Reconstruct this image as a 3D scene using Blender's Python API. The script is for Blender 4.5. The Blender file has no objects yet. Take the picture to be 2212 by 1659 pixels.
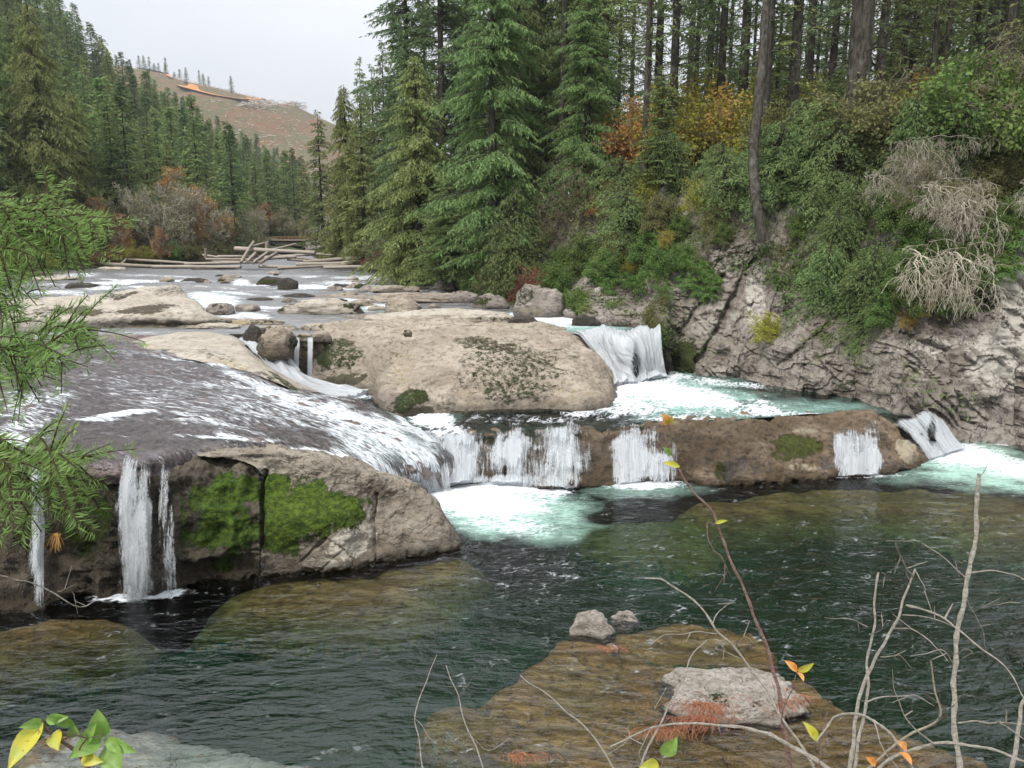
import bpy, math, random
import numpy as np
from math import radians, sin, cos, tan, pi
scene = bpy.context.scene
COL = scene.collection
# ------------------------------------------------------------------ camera, sky, sun, exposure
PITCH = radians(11.0); CH = 8.0; FD = 1642.0; CX, CY = 1106.0, 829.5
cam_d = bpy.data.cameras.new('camera'); cam = bpy.data.objects.new('camera', cam_d); COL.objects.link(cam)
cam.location = (0, 0, CH); cam.rotation_euler = (radians(90) - PITCH, 0, 0)
cam_d.sensor_width = 36.0; cam_d.lens = 36.0 * FD / 2212.0
cam_d.clip_start = 0.05; cam_d.clip_end = 6000
scene.camera = cam
SUN_EL, SUN_AZ = radians(52), radians(215)      # azimuth: clockwise from +Y
world = bpy.data.worlds.new('World'); scene.world = world; world.use_nodes = True
wn = world.node_tree; wn.nodes.clear()
w_out = wn.nodes.new('ShaderNodeOutputWorld'); w_bg = wn.nodes.new('ShaderNodeBackground')
w_sky = wn.nodes.new('ShaderNodeTexSky'); w_sky.sky_type = 'NISHITA'; w_sky.sun_disc = False
w_sky.sun_elevation = SUN_EL; w_sky.sun_rotation = SUN_AZ; w_sky.air_density = 1.0; w_sky.dust_density = 3.0
w_bg2 = wn.nodes.new('ShaderNodeBackground'); w_mix = wn.nodes.new('ShaderNodeMixShader')
w_tc = wn.nodes.new('ShaderNodeTexCoord'); w_map = wn.nodes.new('ShaderNodeMapping'); w_no = wn.nodes.new('ShaderNodeTexNoise')
w_cr = wn.nodes.new('ShaderNodeValToRGB')
w_map.inputs['Scale'].default_value = (1.0, 1.0, 2.2); w_no.inputs['Scale'].default_value = 1.6; w_no.inputs['Detail'].default_value = 5
w_no.inputs['Roughness'].default_value = 0.5
w_cr.color_ramp.elements[0].position = 0.3; w_cr.color_ramp.elements[0].color = (0.285, 0.30, 0.325, 1)
w_cr.color_ramp.elements[1].position = 0.72; w_cr.color_ramp.elements[1].color = (0.365, 0.373, 0.388, 1)
wn.links.new(w_tc.outputs['Generated'], w_map.inputs['Vector']); wn.links.new(w_map.outputs['Vector'], w_no.inputs['Vector'])
wn.links.new(w_no.outputs['Fac'], w_cr.inputs['Fac'])
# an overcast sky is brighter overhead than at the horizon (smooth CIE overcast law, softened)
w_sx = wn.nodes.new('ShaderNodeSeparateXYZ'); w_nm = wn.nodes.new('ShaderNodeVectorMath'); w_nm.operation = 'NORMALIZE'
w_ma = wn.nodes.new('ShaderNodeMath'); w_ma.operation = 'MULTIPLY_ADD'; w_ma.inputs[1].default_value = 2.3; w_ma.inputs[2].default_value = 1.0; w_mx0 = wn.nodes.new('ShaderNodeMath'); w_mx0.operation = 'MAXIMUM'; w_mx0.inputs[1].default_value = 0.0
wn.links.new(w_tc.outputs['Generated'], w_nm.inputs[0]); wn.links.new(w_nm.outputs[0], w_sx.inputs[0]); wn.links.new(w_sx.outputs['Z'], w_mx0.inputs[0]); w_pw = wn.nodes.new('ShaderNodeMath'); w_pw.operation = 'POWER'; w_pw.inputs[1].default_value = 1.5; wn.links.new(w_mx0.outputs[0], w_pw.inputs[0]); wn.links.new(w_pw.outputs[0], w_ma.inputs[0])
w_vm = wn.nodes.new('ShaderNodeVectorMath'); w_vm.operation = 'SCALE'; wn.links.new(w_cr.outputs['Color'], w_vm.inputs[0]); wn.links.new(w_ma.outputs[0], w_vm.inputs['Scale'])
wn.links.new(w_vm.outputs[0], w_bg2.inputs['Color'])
wn.links.new(w_sky.outputs['Color'], w_bg.inputs['Color']); w_bg.inputs['Strength'].default_value = 0.05
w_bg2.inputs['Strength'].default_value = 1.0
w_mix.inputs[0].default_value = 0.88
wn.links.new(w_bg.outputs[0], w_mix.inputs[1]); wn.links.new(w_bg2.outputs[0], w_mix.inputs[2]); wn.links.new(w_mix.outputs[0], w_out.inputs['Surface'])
sun_d = bpy.data.lights.new('sun', 'SUN'); sun = bpy.data.objects.new('sun', sun_d); COL.objects.link(sun)
sun_d.energy = 1.5; sun_d.angle = radians(14); sun_d.color = (1.0, 0.96, 0.90)
sun.rotation_euler = (radians(90) - SUN_EL, 0, pi - SUN_AZ); sun.location = (0, -20, 60)
scene.view_settings.view_transform = 'Standard'; scene.view_settings.look = 'None'
scene.view_settings.exposure = 1.16; scene.view_settings.gamma = 1.0; scene.view_settings.use_curve_mapping = False
cy = scene.cycles
cy.max_bounces = 6; cy.diffuse_bounces = 3; cy.glossy_bounces = 2; cy.transmission_bounces = 2; cy.volume_bounces = 0
cy.transparent_max_bounces = 14; cy.use_denoising = True; cy.caustics_reflective = False; cy.caustics_refractive = False
cy.use_adaptive_sampling = True; cy.adaptive_threshold = 0.012; cy.sample_clamp_indirect = 4.0

# ------------------------------------------------------------------ pixel <-> world helpers (photo at 2212 wide)
SP, CP = sin(PITCH), cos(PITCH)
def Pz(x, y, z):                        # where the ray through (x, y) meets height z
    a = (x - CX) / FD; t = (y - CY) / FD
    d = np.array([a, CP - t * SP, -SP - t * CP]); s = (z - CH) / d[2]
    return np.array([0, 0, CH]) + d * s
def PY(x, y, Y):                        # ... meets depth Y
    a = (x - CX) / FD; t = (y - CY) / FD
    d = np.array([a, CP - t * SP, -SP - t * CP]); s = Y / d[1]
    return np.array([0, 0, CH]) + d * s
def PW(x, Y, z):                        # column x, depth Y, height z
    s = Y * CP - (z - CH) * SP
    return np.array([(x - CX) / FD * s, Y, z])
def toD(V):                             # world -> photo coordinates
    s = np.maximum(V[:, 1] * CP - (V[:, 2] - CH) * SP, .05)
    dn = -V[:, 1] * SP - (V[:, 2] - CH) * CP
    return np.stack([CX + FD * V[:, 0] / s, CY + FD * dn / s], 1)

# ------------------------------------------------------------------ noise
def _h(ix, iy, iz):
    n = (ix * 374761393 + iy * 668265263 + iz * 1274126177) & 0xffffffff
    n = ((n ^ (n >> 13)) * 1274126177) & 0xffffffff
    n = (n ^ (n >> 16)) & 0xffff
    return n / 65535.0 * 2 - 1
def vnoise(p):
    f = np.floor(p); i = f.astype(np.int64); u = p - f; u = u * u * u * (u * (u * 6 - 15) + 10)
    r = 0
    for dx in (0, 1):
        for dy in (0, 1):
            for dz in (0, 1):
                w = (u[:, 0] if dx else 1 - u[:, 0]) * (u[:, 1] if dy else 1 - u[:, 1]) * (u[:, 2] if dz else 1 - u[:, 2])
                r = r + w * _h(i[:, 0] + dx, i[:, 1] + dy, i[:, 2] + dz)
    return r
def fbm(p, sc, o=4, g=.5, seed=0):
    p = np.asarray(p) * np.asarray(sc) + seed * 17.31; a = 1; r = 0; n = 0
    for k in range(o):
        r = r + a * vnoise(p); n += a; a *= g; p = p * 2.03 + 11.7
    return r / n
def ridge(p, sc, o=4, seed=0):
    p = np.asarray(p) * np.asarray(sc) + seed * 9.13; a = 1; r = 0; n = 0
    for k in range(o):
        r = r + a * (1 - 2 * np.abs(vnoise(p))); n += a; a *= .5; p = p * 2.1 + 5.1
    return r / n
def sstep(a, b, x):
    t = np.clip((x - a) / (b - a), 0, 1); return t * t * (3 - 2 * t)

# ------------------------------------------------------------------ mesh helpers
def mesh(name, V, F, smooth=True, attrs=None, uv=None):
    V = np.asarray(V, dtype=np.float32); F = np.asarray(F, dtype=np.int32)
    me = bpy.data.meshes.new(name); k = F.shape[1]
    me.vertices.add(len(V)); me.vertices.foreach_set('co', V.ravel())
    me.loops.add(F.size); me.loops.foreach_set('vertex_index', F.ravel())
    me.polygons.add(len(F)); me.polygons.foreach_set('loop_start', np.arange(0, F.size, k, dtype=np.int32))
    me.polygons.foreach_set('use_smooth', np.full(len(F), smooth))
    for an, av in (attrs or {}).items():
        at = me.attributes.new(an, 'FLOAT', 'POINT'); at.data.foreach_set('value', np.asarray(av, dtype=np.float32))
    if uv is not None:
        u = me.uv_layers.new(name='UVMap'); u.data.foreach_set('uv', np.asarray(uv, dtype=np.float32)[F.ravel()].ravel())
    me.update(calc_edges=True); me.validate(); return me
def link(name, me, mat=None, parent=None, loc=None):
    o = bpy.data.objects.new(name, me); COL.objects.link(o)
    if mat is not None and me is not None and not me.materials: me.materials.append(mat)
    if parent is not None: o.parent = parent
    if loc is not None: o.location = loc
    return o
def tag(o, label=None, cat=None, group=None, kind=None):
    if label: o['label'] = label
    if cat: o['category'] = cat
    if group: o['group'] = group
    if kind: o['kind'] = kind
    return o
def empty(name, loc, label, cat, group=None):
    o = bpy.data.objects.new(name, None); COL.objects.link(o); o.location = loc; o.empty_display_size = .3
    return tag(o, label, cat, group)
def grid_faces(nu, nv):
    i = np.arange(nu * nv).reshape(nv, nu)
    return np.stack([i[:-1, :-1], i[:-1, 1:], i[1:, 1:], i[1:, :-1]], -1).reshape(-1, 4)
def crom(pts, n, t=None):               # Catmull-Rom through pts, n samples
    pts = np.asarray(pts, float); m = len(pts)
    if m == 2: 
        s = np.linspace(0, 1, n)[:, None]; return pts[0] * (1 - s) + pts[1] * s
    if t is None: t = np.linspace(0, m - 1, n)
    i = np.clip(np.floor(t).astype(int), 0, m - 2); f = t - i
    sh = (len(t),) + (1,) * (pts.ndim - 1); f = f.reshape(sh)
    g = lambda j: pts[np.clip(j, 0, m - 1)]
    p0, p1, p2, p3 = g(i - 1), g(i), g(i + 1), g(i + 2)
    p0 = np.where((i == 0).reshape(sh), 2 * p1 - p2, p0); p3 = np.where((i == m - 2).reshape(sh), 2 * p2 - p1, p3)
    return .5 * (2 * p1 + (p2 - p0) * f + (2 * p0 - 5 * p1 + 4 * p2 - p3) * f * f + (3 * p1 - p0 - 3 * p2 + p3) * f ** 3)
def pt(q):
    if len(q) == 3: return Pz(*q)                       # (x, y, z)
    if q[3] == 'Y': return PY(*q[:3])
    if q[3] == 'W': return PW(*q[:3])                   # (x, Y, z, 'W')
    return np.array(q[:3], float)                       # world
def surface(rows, nu, nv, dense=None, lin=False):
    """rows of control points -> nv x nu x 3 grid of world points"""
    R = []
    for r in rows:
        p = np.array([pt(q) for q in r])
        m = len(p)
        c = np.array([q[0] for q in r], float); c = np.concatenate([[0], np.cumsum(np.abs(np.diff(c)) + 12)])
        tt = np.interp(np.linspace(0, c[-1], nu), c, np.arange(m)); R.append(crom(p, nu, tt))
    R = np.array(R)
    if dense is not None:
        t = np.interp(np.linspace(0, 1, nv), np.linspace(0, 1, len(dense)), dense)
    else: t = np.linspace(0, len(rows) - 1, nv)
    if lin:
        i = np.clip(np.floor(t).astype(int), 0, len(R) - 2); f = (t - i)[:, None, None]; return R[i] * (1 - f) + R[i + 1] * f
    return crom(R, nv, t)
def normals(G):
    du = np.gradient(G, axis=1); dv = np.gradient(G, axis=0); n = np.cross(du, dv)
    return n / (np.linalg.norm(n, axis=2, keepdims=True) + 1e-9)
def soft(V, L, seed=1, rough=.35):
    return blobs(V, L, seed, rough, 1.3, 1.15)
def blobs(V, L, seed=1, rough=.65, edge=1.12, gain=2.0):
    """soft marks at photo places on the surface: (x, y, rx, ry, strength, angle)"""
    D = toD(V); m = np.zeros(len(V)); nz = fbm(V, 1.3, 4, seed=seed) * rough
    for b in L:
        x, y, rx, ry, s = b[:5]; a = radians(b[5]) if len(b) > 5 else 0
        dx, dy = D[:, 0] - x, D[:, 1] - y
        u = (dx * cos(a) + dy * sin(a)) / rx; v = (-dx * sin(a) + dy * cos(a)) / ry
        m = np.maximum(m, s * np.clip((edge - np.sqrt(u * u + v * v)) * gain + nz * 1.6, 0, 1))
    return m

# ------------------------------------------------------------------ materials
class NT:
    def __init__(s, name, disp=False):
        s.m = bpy.data.materials.new(name); s.m.use_nodes = True; s.t = s.m.node_tree; s.t.nodes.clear()
        s.out = s.n('OutputMaterial')
    def n(s, typ, **kw):
        nd = s.t.nodes.new('ShaderNode' + typ)
        for k, v in kw.items():
            if k.startswith('i_'):
                nd.inputs[int(k[2:]) if k[2:].isdigit() else k[2:].replace('_', ' ')].default_value = v
            else: setattr(nd, k, v)
        return nd
    def l(s, a, b):
        s.t.links.new(a, b); return s
    def val(s, x, sock):
        if hasattr(x, 'is_output') or isinstance(x, bpy.types.NodeSocket): s.t.links.new(x, sock)
        else: sock.default_value = x
    def math(s, op, a, b=0.0, clamp=False):
        nd = s.n('Math', operation=op, use_clamp=clamp); s.val(a, nd.inputs[0]); s.val(b, nd.inputs[1]); return nd.outputs[0]
    def noise(s, vec, scale, detail=4, rough=.55, dist=0.0):
        nd = s.n('TexNoise'); s.val(vec, nd.inputs['Vector']); nd.inputs['Scale'].default_value = scale
        nd.inputs['Detail'].default_value = detail; nd.inputs['Roughness'].default_value = rough; nd.inputs['Distortion'].default_value = dist
        return nd.outputs['Fac']
    def map(s, vec, scale=(1, 1, 1), rot=(0, 0, 0)):
        nd = s.n('Mapping'); s.val(vec, nd.inputs['Vector']); nd.inputs['Scale'].default_value = scale; nd.inputs['Rotation'].default_value = rot
        return nd.outputs[0]
    def ramp(s, f, stops):
        nd = s.n('ValToRGB'); s.val(f, nd.inputs[0]); r = nd.color_ramp
        while len(r.elements) < len(stops): r.elements.new(.5)
        for e, (p, c) in zip(r.elements, stops):
            e.position = p; e.color = (c if hasattr(c, '__len__') else (c, c, c)) + ((1,) if not hasattr(c, '__len__') or len(c) == 3 else ())
        return nd.outputs[0]
    def step(s, f, a, b):
        nd = s.n('MapRange', interpolation_type='SMOOTHSTEP'); s.val(f, nd.inputs[0]); nd.inputs[1].default_value = a; nd.inputs[2].default_value = b
        return nd.outputs[0]
    def mix(s, f, a, b):
        nd = s.n('Mix', data_type='RGBA'); s.val(f, nd.inputs[0]); 
        for x, k in ((a, 6), (b, 7)):
            if isinstance(x, tuple): nd.inputs[k].default_value = x + (1,) if len(x) == 3 else x
            else: s.val(x, nd.inputs[k])
        return nd.outputs[2]
    def attr(s, name):
        return s.n('Attribute', attribute_name=name).outputs['Fac']
    def bump(s, h, strength=.5, dist=.05, nrm=None):
        nd = s.n('Bump'); s.val(h, nd.inputs['Height']); nd.inputs['Strength'].default_value = strength; nd.inputs['Distance'].default_value = dist
        if nrm is not None: s.val(nrm, nd.inputs['Normal'])
        return nd.outputs[0]

def rock_mat(name, c1, c2, c3, dark=(0.055, 0.048, 0.042), moss=(0.055, 0.075, 0.012), moss2=(0.028, 0.035, 0.010), lich=(0.30, 0.25, 0.12), strat=(1, 1, 2.2), scale=1.0, bumpd=.06, crack=.5):
    t = NT(name); P = t.n('NewGeometry').outputs['Position']
    V = t.map(P, strat)
    n1 = t.noise(V, .55 * scale, 6, .6, .3); n2 = t.noise(V, 3.1 * scale, 6, .65, .2); n3 = t.noise(V, 17 * scale, 5, .7)
    col = t.mix(t.step(n1, .38, .62), c1, c2); col = t.mix(t.step(n2, .45, .72), col, c3)
    col = t.mix(t.math('MULTIPLY', t.step(n3, .50, .72), .55), col, tuple(x * .45 for x in c1))
    vo = t.n('TexVoronoi', feature='DISTANCE_TO_EDGE'); t.l(t.noise(V, 1.5, 3), vo.inputs['Vector'])
    dv = t.n('VectorMath', operation='ADD'); t.l(V, dv.inputs[0]); nc = t.n('TexNoise'); t.l(V, nc.inputs['Vector']); nc.inputs['Scale'].default_value = 1.6; nc.inputs['Detail'].default_value = 5
    t.l(nc.outputs['Color'], dv.inputs[1]); t.l(dv.outputs[0], vo.inputs['Vector']); vo.inputs['Scale'].default_value = 1.1 * scale
    ck = t.math('MULTIPLY', t.math('SUBTRACT', 1.0, t.step(vo.outputs['Distance'], .0, .028)), t.step(n2, .4, .6))
    ck = t.math('MULTIPLY', ck, crack)
    col = t.mix(t.math('MULTIPLY', ck, .75), col, (.03, .027, .024))
    # lichen, dark growth, moss: stone marks; dark also paints shade in places
    nm = t.noise(P, 4.5, 8, .72); nm2 = t.noise(P, 22, 4, .7)
    mk = t.math('ADD', t.math('MULTIPLY', nm, .7), t.math('MULTIPLY', nm2, .3))
    def mask(a, w=.10):
        return t.step(t.math('ADD', t.attr(a), t.math('MULTIPLY', t.math('SUBTRACT', mk, .5), 2.4)), .54 - w, .54 + w)
    col = t.mix(mask('lich'), col, lich)
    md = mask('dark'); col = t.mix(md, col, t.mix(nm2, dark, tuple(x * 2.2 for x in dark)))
    mm = mask('moss'); col = t.mix(mm, col, t.mix(t.step(t.noise(P, 9, 6, .7), .38, .62), moss, moss2))
    wet = t.attr('wet')
    wc = t.n('HueSaturation'); wc.inputs['Value'].default_value = .42; wc.inputs['Saturation'].default_value = 1.15; t.l(col, wc.inputs['Color'])
    col = t.mix(wet, col, wc.outputs[0])
    rg = t.math('SUBTRACT', .88, t.math('MULTIPLY', wet, .62))
    b = t.n('BsdfPrincipled'); t.l(col, b.inputs['Base Color']); t.l(rg, b.inputs['Roughness']); b.inputs['Specular IOR Level'].default_value = .35
    h = t.math('ADD', t.math('MULTIPLY', n2, 1.3), t.math('MULTIPLY', n3, .5)); h = t.math('SUBTRACT', h, t.math('MULTIPLY', ck, .8))
    h = t.math('ADD', h, t.math('MULTIPLY', mm, t.math('MULTIPLY', nm2, .7)))
    t.l(t.bump(h, 1.0, bumpd * 1.9), b.inputs['Normal']); t.l(b.outputs[0], t.out.inputs['Surface'])
    return t.m

M = {}
M['tan_rock'] = rock_mat('tan_rock', (.31, .26, .20), (.43, .37, .295), (.22, .18, .135), lich=(.30, .235, .11), dark=(.045, .04, .022))
M['grey_rock'] = rock_mat('grey_rock', (.25, .22, .19), (.34, .30, .255), (.15, .13, .11), scale=1.0)
M['cliff_rock'] = rock_mat('cliff_rock', (.225, .19, .158), (.33, .295, .255), (.13, .11, .092), strat=(1.2, 1.2, .8), lich=(.47, .44, .385), scale=.9, bumpd=.07, crack=1.0)
M['slab_rock'] = rock_mat('slab_rock', (.25, .185, .17), (.40, .33, .31), (.10, .07, .06), strat=(1.5, 1.5, 2), crack=.6)
M['pale_rock'] = rock_mat('pale_rock', (.42, .37, .30), (.50, .45, .38), (.32, .27, .21), lich=(.32, .27, .12), dark=(.05, .04, .025))
M['wall_rock'] = rock_mat('wall_rock', (.12, .10, .07), (.20, .165, .12), (.05, .042, .03), strat=(1.4, 1.4, .8), moss=(.12, .20, .014), moss2=(.035, .075, .009), scale=1.2, bumpd=.1)
M['out_rock'] = rock_mat('outcrop_rock', (.26, .22, .17), (.37, .325, .26), (.17, .14, .105), moss=(.125, .195, .015), moss2=(.045, .085, .01), lich=(.58, .53, .44), scale=1.1, bumpd=.07, crack=.8)
M['ledge_rock'] = rock_mat('ledge_rock', (.15, .105, .06), (.24, .18, .12), (.06, .042, .028), moss=(.10, .115, .015), moss2=(.05, .06, .01), lich=(.36, .31, .22), scale=1.3)
M['bed_rock'] = rock_mat('bed_rock', (.30, .165, .05), (.40, .24, .085), (.14, .075, .025), lich=(.55, .48, .42), dark=(.008, .055, .026), scale=1.4)
M['dark_rock'] = rock_mat('dark_rock', (.05, .042, .036), (.09, .075, .06), (.03, .026, .022), scale=1.5)
M['shoal_rock'] = rock_mat('shoal_rock', (.30, .25, .20), (.40, .345, .28), (.17, .14, .115), scale=1.0)

def water_mat(name, deep=False, foam_uv=(2.2, .55), bump=.3, bdist=.05, ripple=((1.0, 2.6, 1), .0), rs=(2.2, 9.0), aer=(.30, .52, .46), grough=.06, fresh=1.33, white=(.66, .69, .71), tint=(1, 1, 1), glossmin=.0, sharp=.16, uvr=None):
    t = NT(name); P = t.n('NewGeometry').outputs['Position']; uv = t.n('UVMap').outputs[0]
    sc, ang = ripple
    V = t.map(P, sc, (0, 0, ang)) if uvr is None else t.map(uv, uvr)
    n1 = t.noise(V, rs[0], 3, .5, .4); n2 = t.noise(V, rs[1], 3, .6, .3)
    n0 = t.noise(V, rs[0] * .45, 2, .5, .2)
    F = t.attr('foam'); U = t.map(uv, (foam_uv[0], foam_uv[1], 1)); U2 = t.map(uv, (foam_uv[0] * 3.3, foam_uv[1] * 3, 1))
    fn = t.math('ADD', t.math('MULTIPLY', t.noise(U, 1.0, 6, .68, .5), .68), t.math('MULTIPLY', t.noise(U2, 1.0, 5, .7, .2), .32))
    nd_ = t.n('TexNoise'); t.l(U, nd_.inputs['Vector']); nd_.inputs['Scale'].default_value = 2.0; nd_.inputs['Detail'].default_value = 3; va_ = t.n('VectorMath', operation='ADD'); t.l(U, va_.inputs[0]); t.l(nd_.outputs['Color'], va_.inputs[1])
    vo = t.n('TexVoronoi', feature='DISTANCE_TO_EDGE'); t.l(va_.outputs[0], vo.inputs['Vector']); vo.inputs['Scale'].default_value = 1.9
    lace = t.math('SUBTRACT', 1.0, t.step(vo.outputs['Distance'], 0.0, .30)); fn = t.math('ADD', .5, t.math('ADD', t.math('MULTIPLY', t.math('SUBTRACT', fn, .5), 1.7), t.math('MULTIPLY', t.math('SUBTRACT', lace, .42), .34))); fm = t.step(t.math('ADD', F, fn), 1.0 - sharp, 1.0 + sharp)
    h = t.math('ADD', t.math('ADD', n1, t.math('MULTIPLY', n0, 1.3)), t.math('MULTIPLY', n2, .38)); h = t.math('ADD', h, t.math('MULTIPLY', fn, t.math('MULTIPLY', F, 1.2)))
    nb = t.bump(h, bump, bdist)
    fr = t.n('Fresnel', i_IOR=fresh); t.l(nb, fr.inputs['Normal'])
    gl = t.n('BsdfGlossy'); gl.inputs['Roughness'].default_value = grough; t.l(nb, gl.inputs['Normal'])
    tr = t.n('BsdfTransparent'); tr.inputs['Color'].default_value = tint + (1,)
    ms = t.n('MixShader'); t.l(t.math('MAXIMUM', fr.outputs[0], glossmin), ms.inputs[0]); t.l(tr.outputs[0], ms.inputs[1]); t.l(gl.outputs[0], ms.inputs[2])
    # water full of bubbles: pale green body colour
    A = t.attr('aer'); df = t.n('BsdfDiffuse'); df.inputs['Color'].default_value = aer + (1,); t.l(nb, df.inputs['Normal'])
    m0 = t.n('MixShader'); t.l(fr.outputs[0], m0.inputs[0]); t.l(df.outputs[0], m0.inputs[1]); t.l(gl.outputs[0], m0.inputs[2])
    m1 = t.n('MixShader'); t.l(t.math('MULTIPLY', A, t.math('ADD', .55, fn), True), m1.inputs[0]); t.l(ms.outputs[0], m1.inputs[1]); t.l(m0.outputs[0], m1.inputs[2])
    fo = t.n('BsdfPrincipled'); fo.inputs['Base Color'].default_value = white + (1,); fo.inputs['Roughness'].default_value = .5
    t.l(t.bump(t.math('ADD', fn, t.math('MULTIPLY', n2, .3)), 1.0, .06), fo.inputs['Normal'])
    m2 = t.n('MixShader'); t.l(fm, m2.inputs[0]); t.l(m1.outputs[0], m2.inputs[1]); t.l(fo.outputs[0], m2.inputs[2])
    t.l(m2.outputs[0], t.out.inputs['Surface'])
    if deep:
        va = t.n('VolumeAbsorption'); va.inputs['Color'].default_value = (.08, .76, .56, 1); va.inputs['Density'].default_value = .44
        t.l(va.outputs[0], t.out.inputs['Volume'])
    return t.m
M['pool_water'] = water_mat('pool_water', True, (1.6, 2.6), 1.0, .085, ((1.0, 2.3, 1), radians(-14)), (1.15, 4.0), aer=(.36, .56, .47), sharp=.24, fresh=1.68, grough=.02)
M['mid_water'] = water_mat('mid_water', False, (1.0, 2.2), .9, .10, ((1.0, 2.2, 1), radians(10)), (1.8, 6.0), aer=(.30, .48, .42), tint=(.32, .55, .50), fresh=1.5, sharp=.24)
M['river_water'] = water_mat('river_water', False, (1.1, 1.7), 1.0, .30, ((.8, 2.6, 1), 0), (1.3, 5.0), tint=(.72, .72, .74), glossmin=.30, grough=.38, fresh=1.6)
M['slide_water'] = water_mat('slide_water', False, (5.5, .75), 1.0, .10, ((2.0, 2.0, 1), 0), (3.0, 10.0), tint=(.92, .90, .92), glossmin=.05, grough=.22, fresh=1.38, sharp=.20, uvr=(2.4, .8, 1))

def falls_mat(name, uvs=(15.0, .9), white=(.82, .85, .88), sharp=.13):
    t = NT(name); uv = t.n('UVMap').outputs[0]; F = t.attr('foam')
    a = t.noise(t.map(uv, (uvs[0], uvs[1], 1)), 1.0, 5, .6, .25); b = t.noise(t.map(uv, (uvs[0] * 3.1, uvs[1] * 5, 1)), 1.0, 4, .7, .2)
    c = t.noise(t.map(uv, (34, 16, 1)), 1.0, 3, .75)
    fn = t.math('ADD', t.math('MULTIPLY', a, .45), t.math('ADD', t.math('MULTIPLY', b, .27), t.math('MULTIPLY', c, .28))); fn = t.math('ADD', .5, t.math('MULTIPLY', t.math('SUBTRACT', fn, .5), 1.6))
    al = t.step(t.math('ADD', F, fn), 1 - sharp, 1 + sharp)
    bs = t.n('BsdfPrincipled'); wc = t.mix(t.step(t.math('ADD', t.math('MULTIPLY', F, .35), fn), .42, .95), (.62, .67, .69), (.86, .88, .90)); t.l(wc, bs.inputs['Base Color']); bs.inputs['Roughness'].default_value = .35
    t.l(t.bump(fn, 1.0, .12), bs.inputs['Normal'])
    tl = t.n('BsdfTranslucent'); tl.inputs['Color'].default_value = white + (1,)
    mx = t.n('MixShader', i_0=.42); t.l(bs.outputs[0], mx.inputs[1]); t.l(tl.outputs[0], mx.inputs[2])
    tr = t.n('BsdfTransparent'); m = t.n('MixShader'); t.l(al, m.inputs[0]); t.l(tr.outputs[0], m.inputs[1]); t.l(mx.outputs[0], m.inputs[2])
    t.l(m.outputs[0], t.out.inputs['Surface']); return t.m
M['falls'] = falls_mat('falling_water')

def flow_uv(V, a, b):                    # across / along coordinates for the flow from a to b, metres
    d = (np.array(b) - np.array(a))[:2]; d = d / np.linalg.norm(d); pr = np.array([d[1], -d[0]])
    return np.stack([V[:, :2] @ pr, V[:, :2] @ d - V[:, 2] * .8], 1)

def rock_patch(name, rows, nu, nv, mat, disp=((.5, .25), (2.2, .07)), seed=0, marks=None, wetz=None, dense=None, rdg=None, parent=None, post=None, strat=(1, 1, 1), flip=False, lin=False):
    G = surface(rows, nu, nv, dense, lin); N = normals(G)
    if flip: N = -N
    V = G.reshape(-1, 3); Nn = N.reshape(-1, 3); d = 0
    for sc, am in disp: d = d + fbm(V, np.array(strat) * sc, 4, seed=seed + sc) * am
    if rdg: d = d + np.minimum(ridge(V, rdg[0], 4, seed) - rdg[2], 0) * rdg[1]
    V = V + Nn * np.reshape(d, (-1, 1))
    if post: V = post(V, G.shape)
    at = {}
    for k in ('moss', 'dark', 'lich', 'wet'):
        at[k] = blobs(V, (marks or {}).get(k, []), seed=seed + len(k) * 3)
    if wetz is not None:
        at['wet'] = np.maximum(at['wet'], 1 - sstep(wetz, wetz + .45, V[:, 2] + fbm(V, 1.5, 3, seed=4) * .25))
    F = grid_faces(nu, nv)
    if flip: F = F[:, ::-1]
    return link(name, mesh(name, V, F, True, at), mat, parent)
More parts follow.
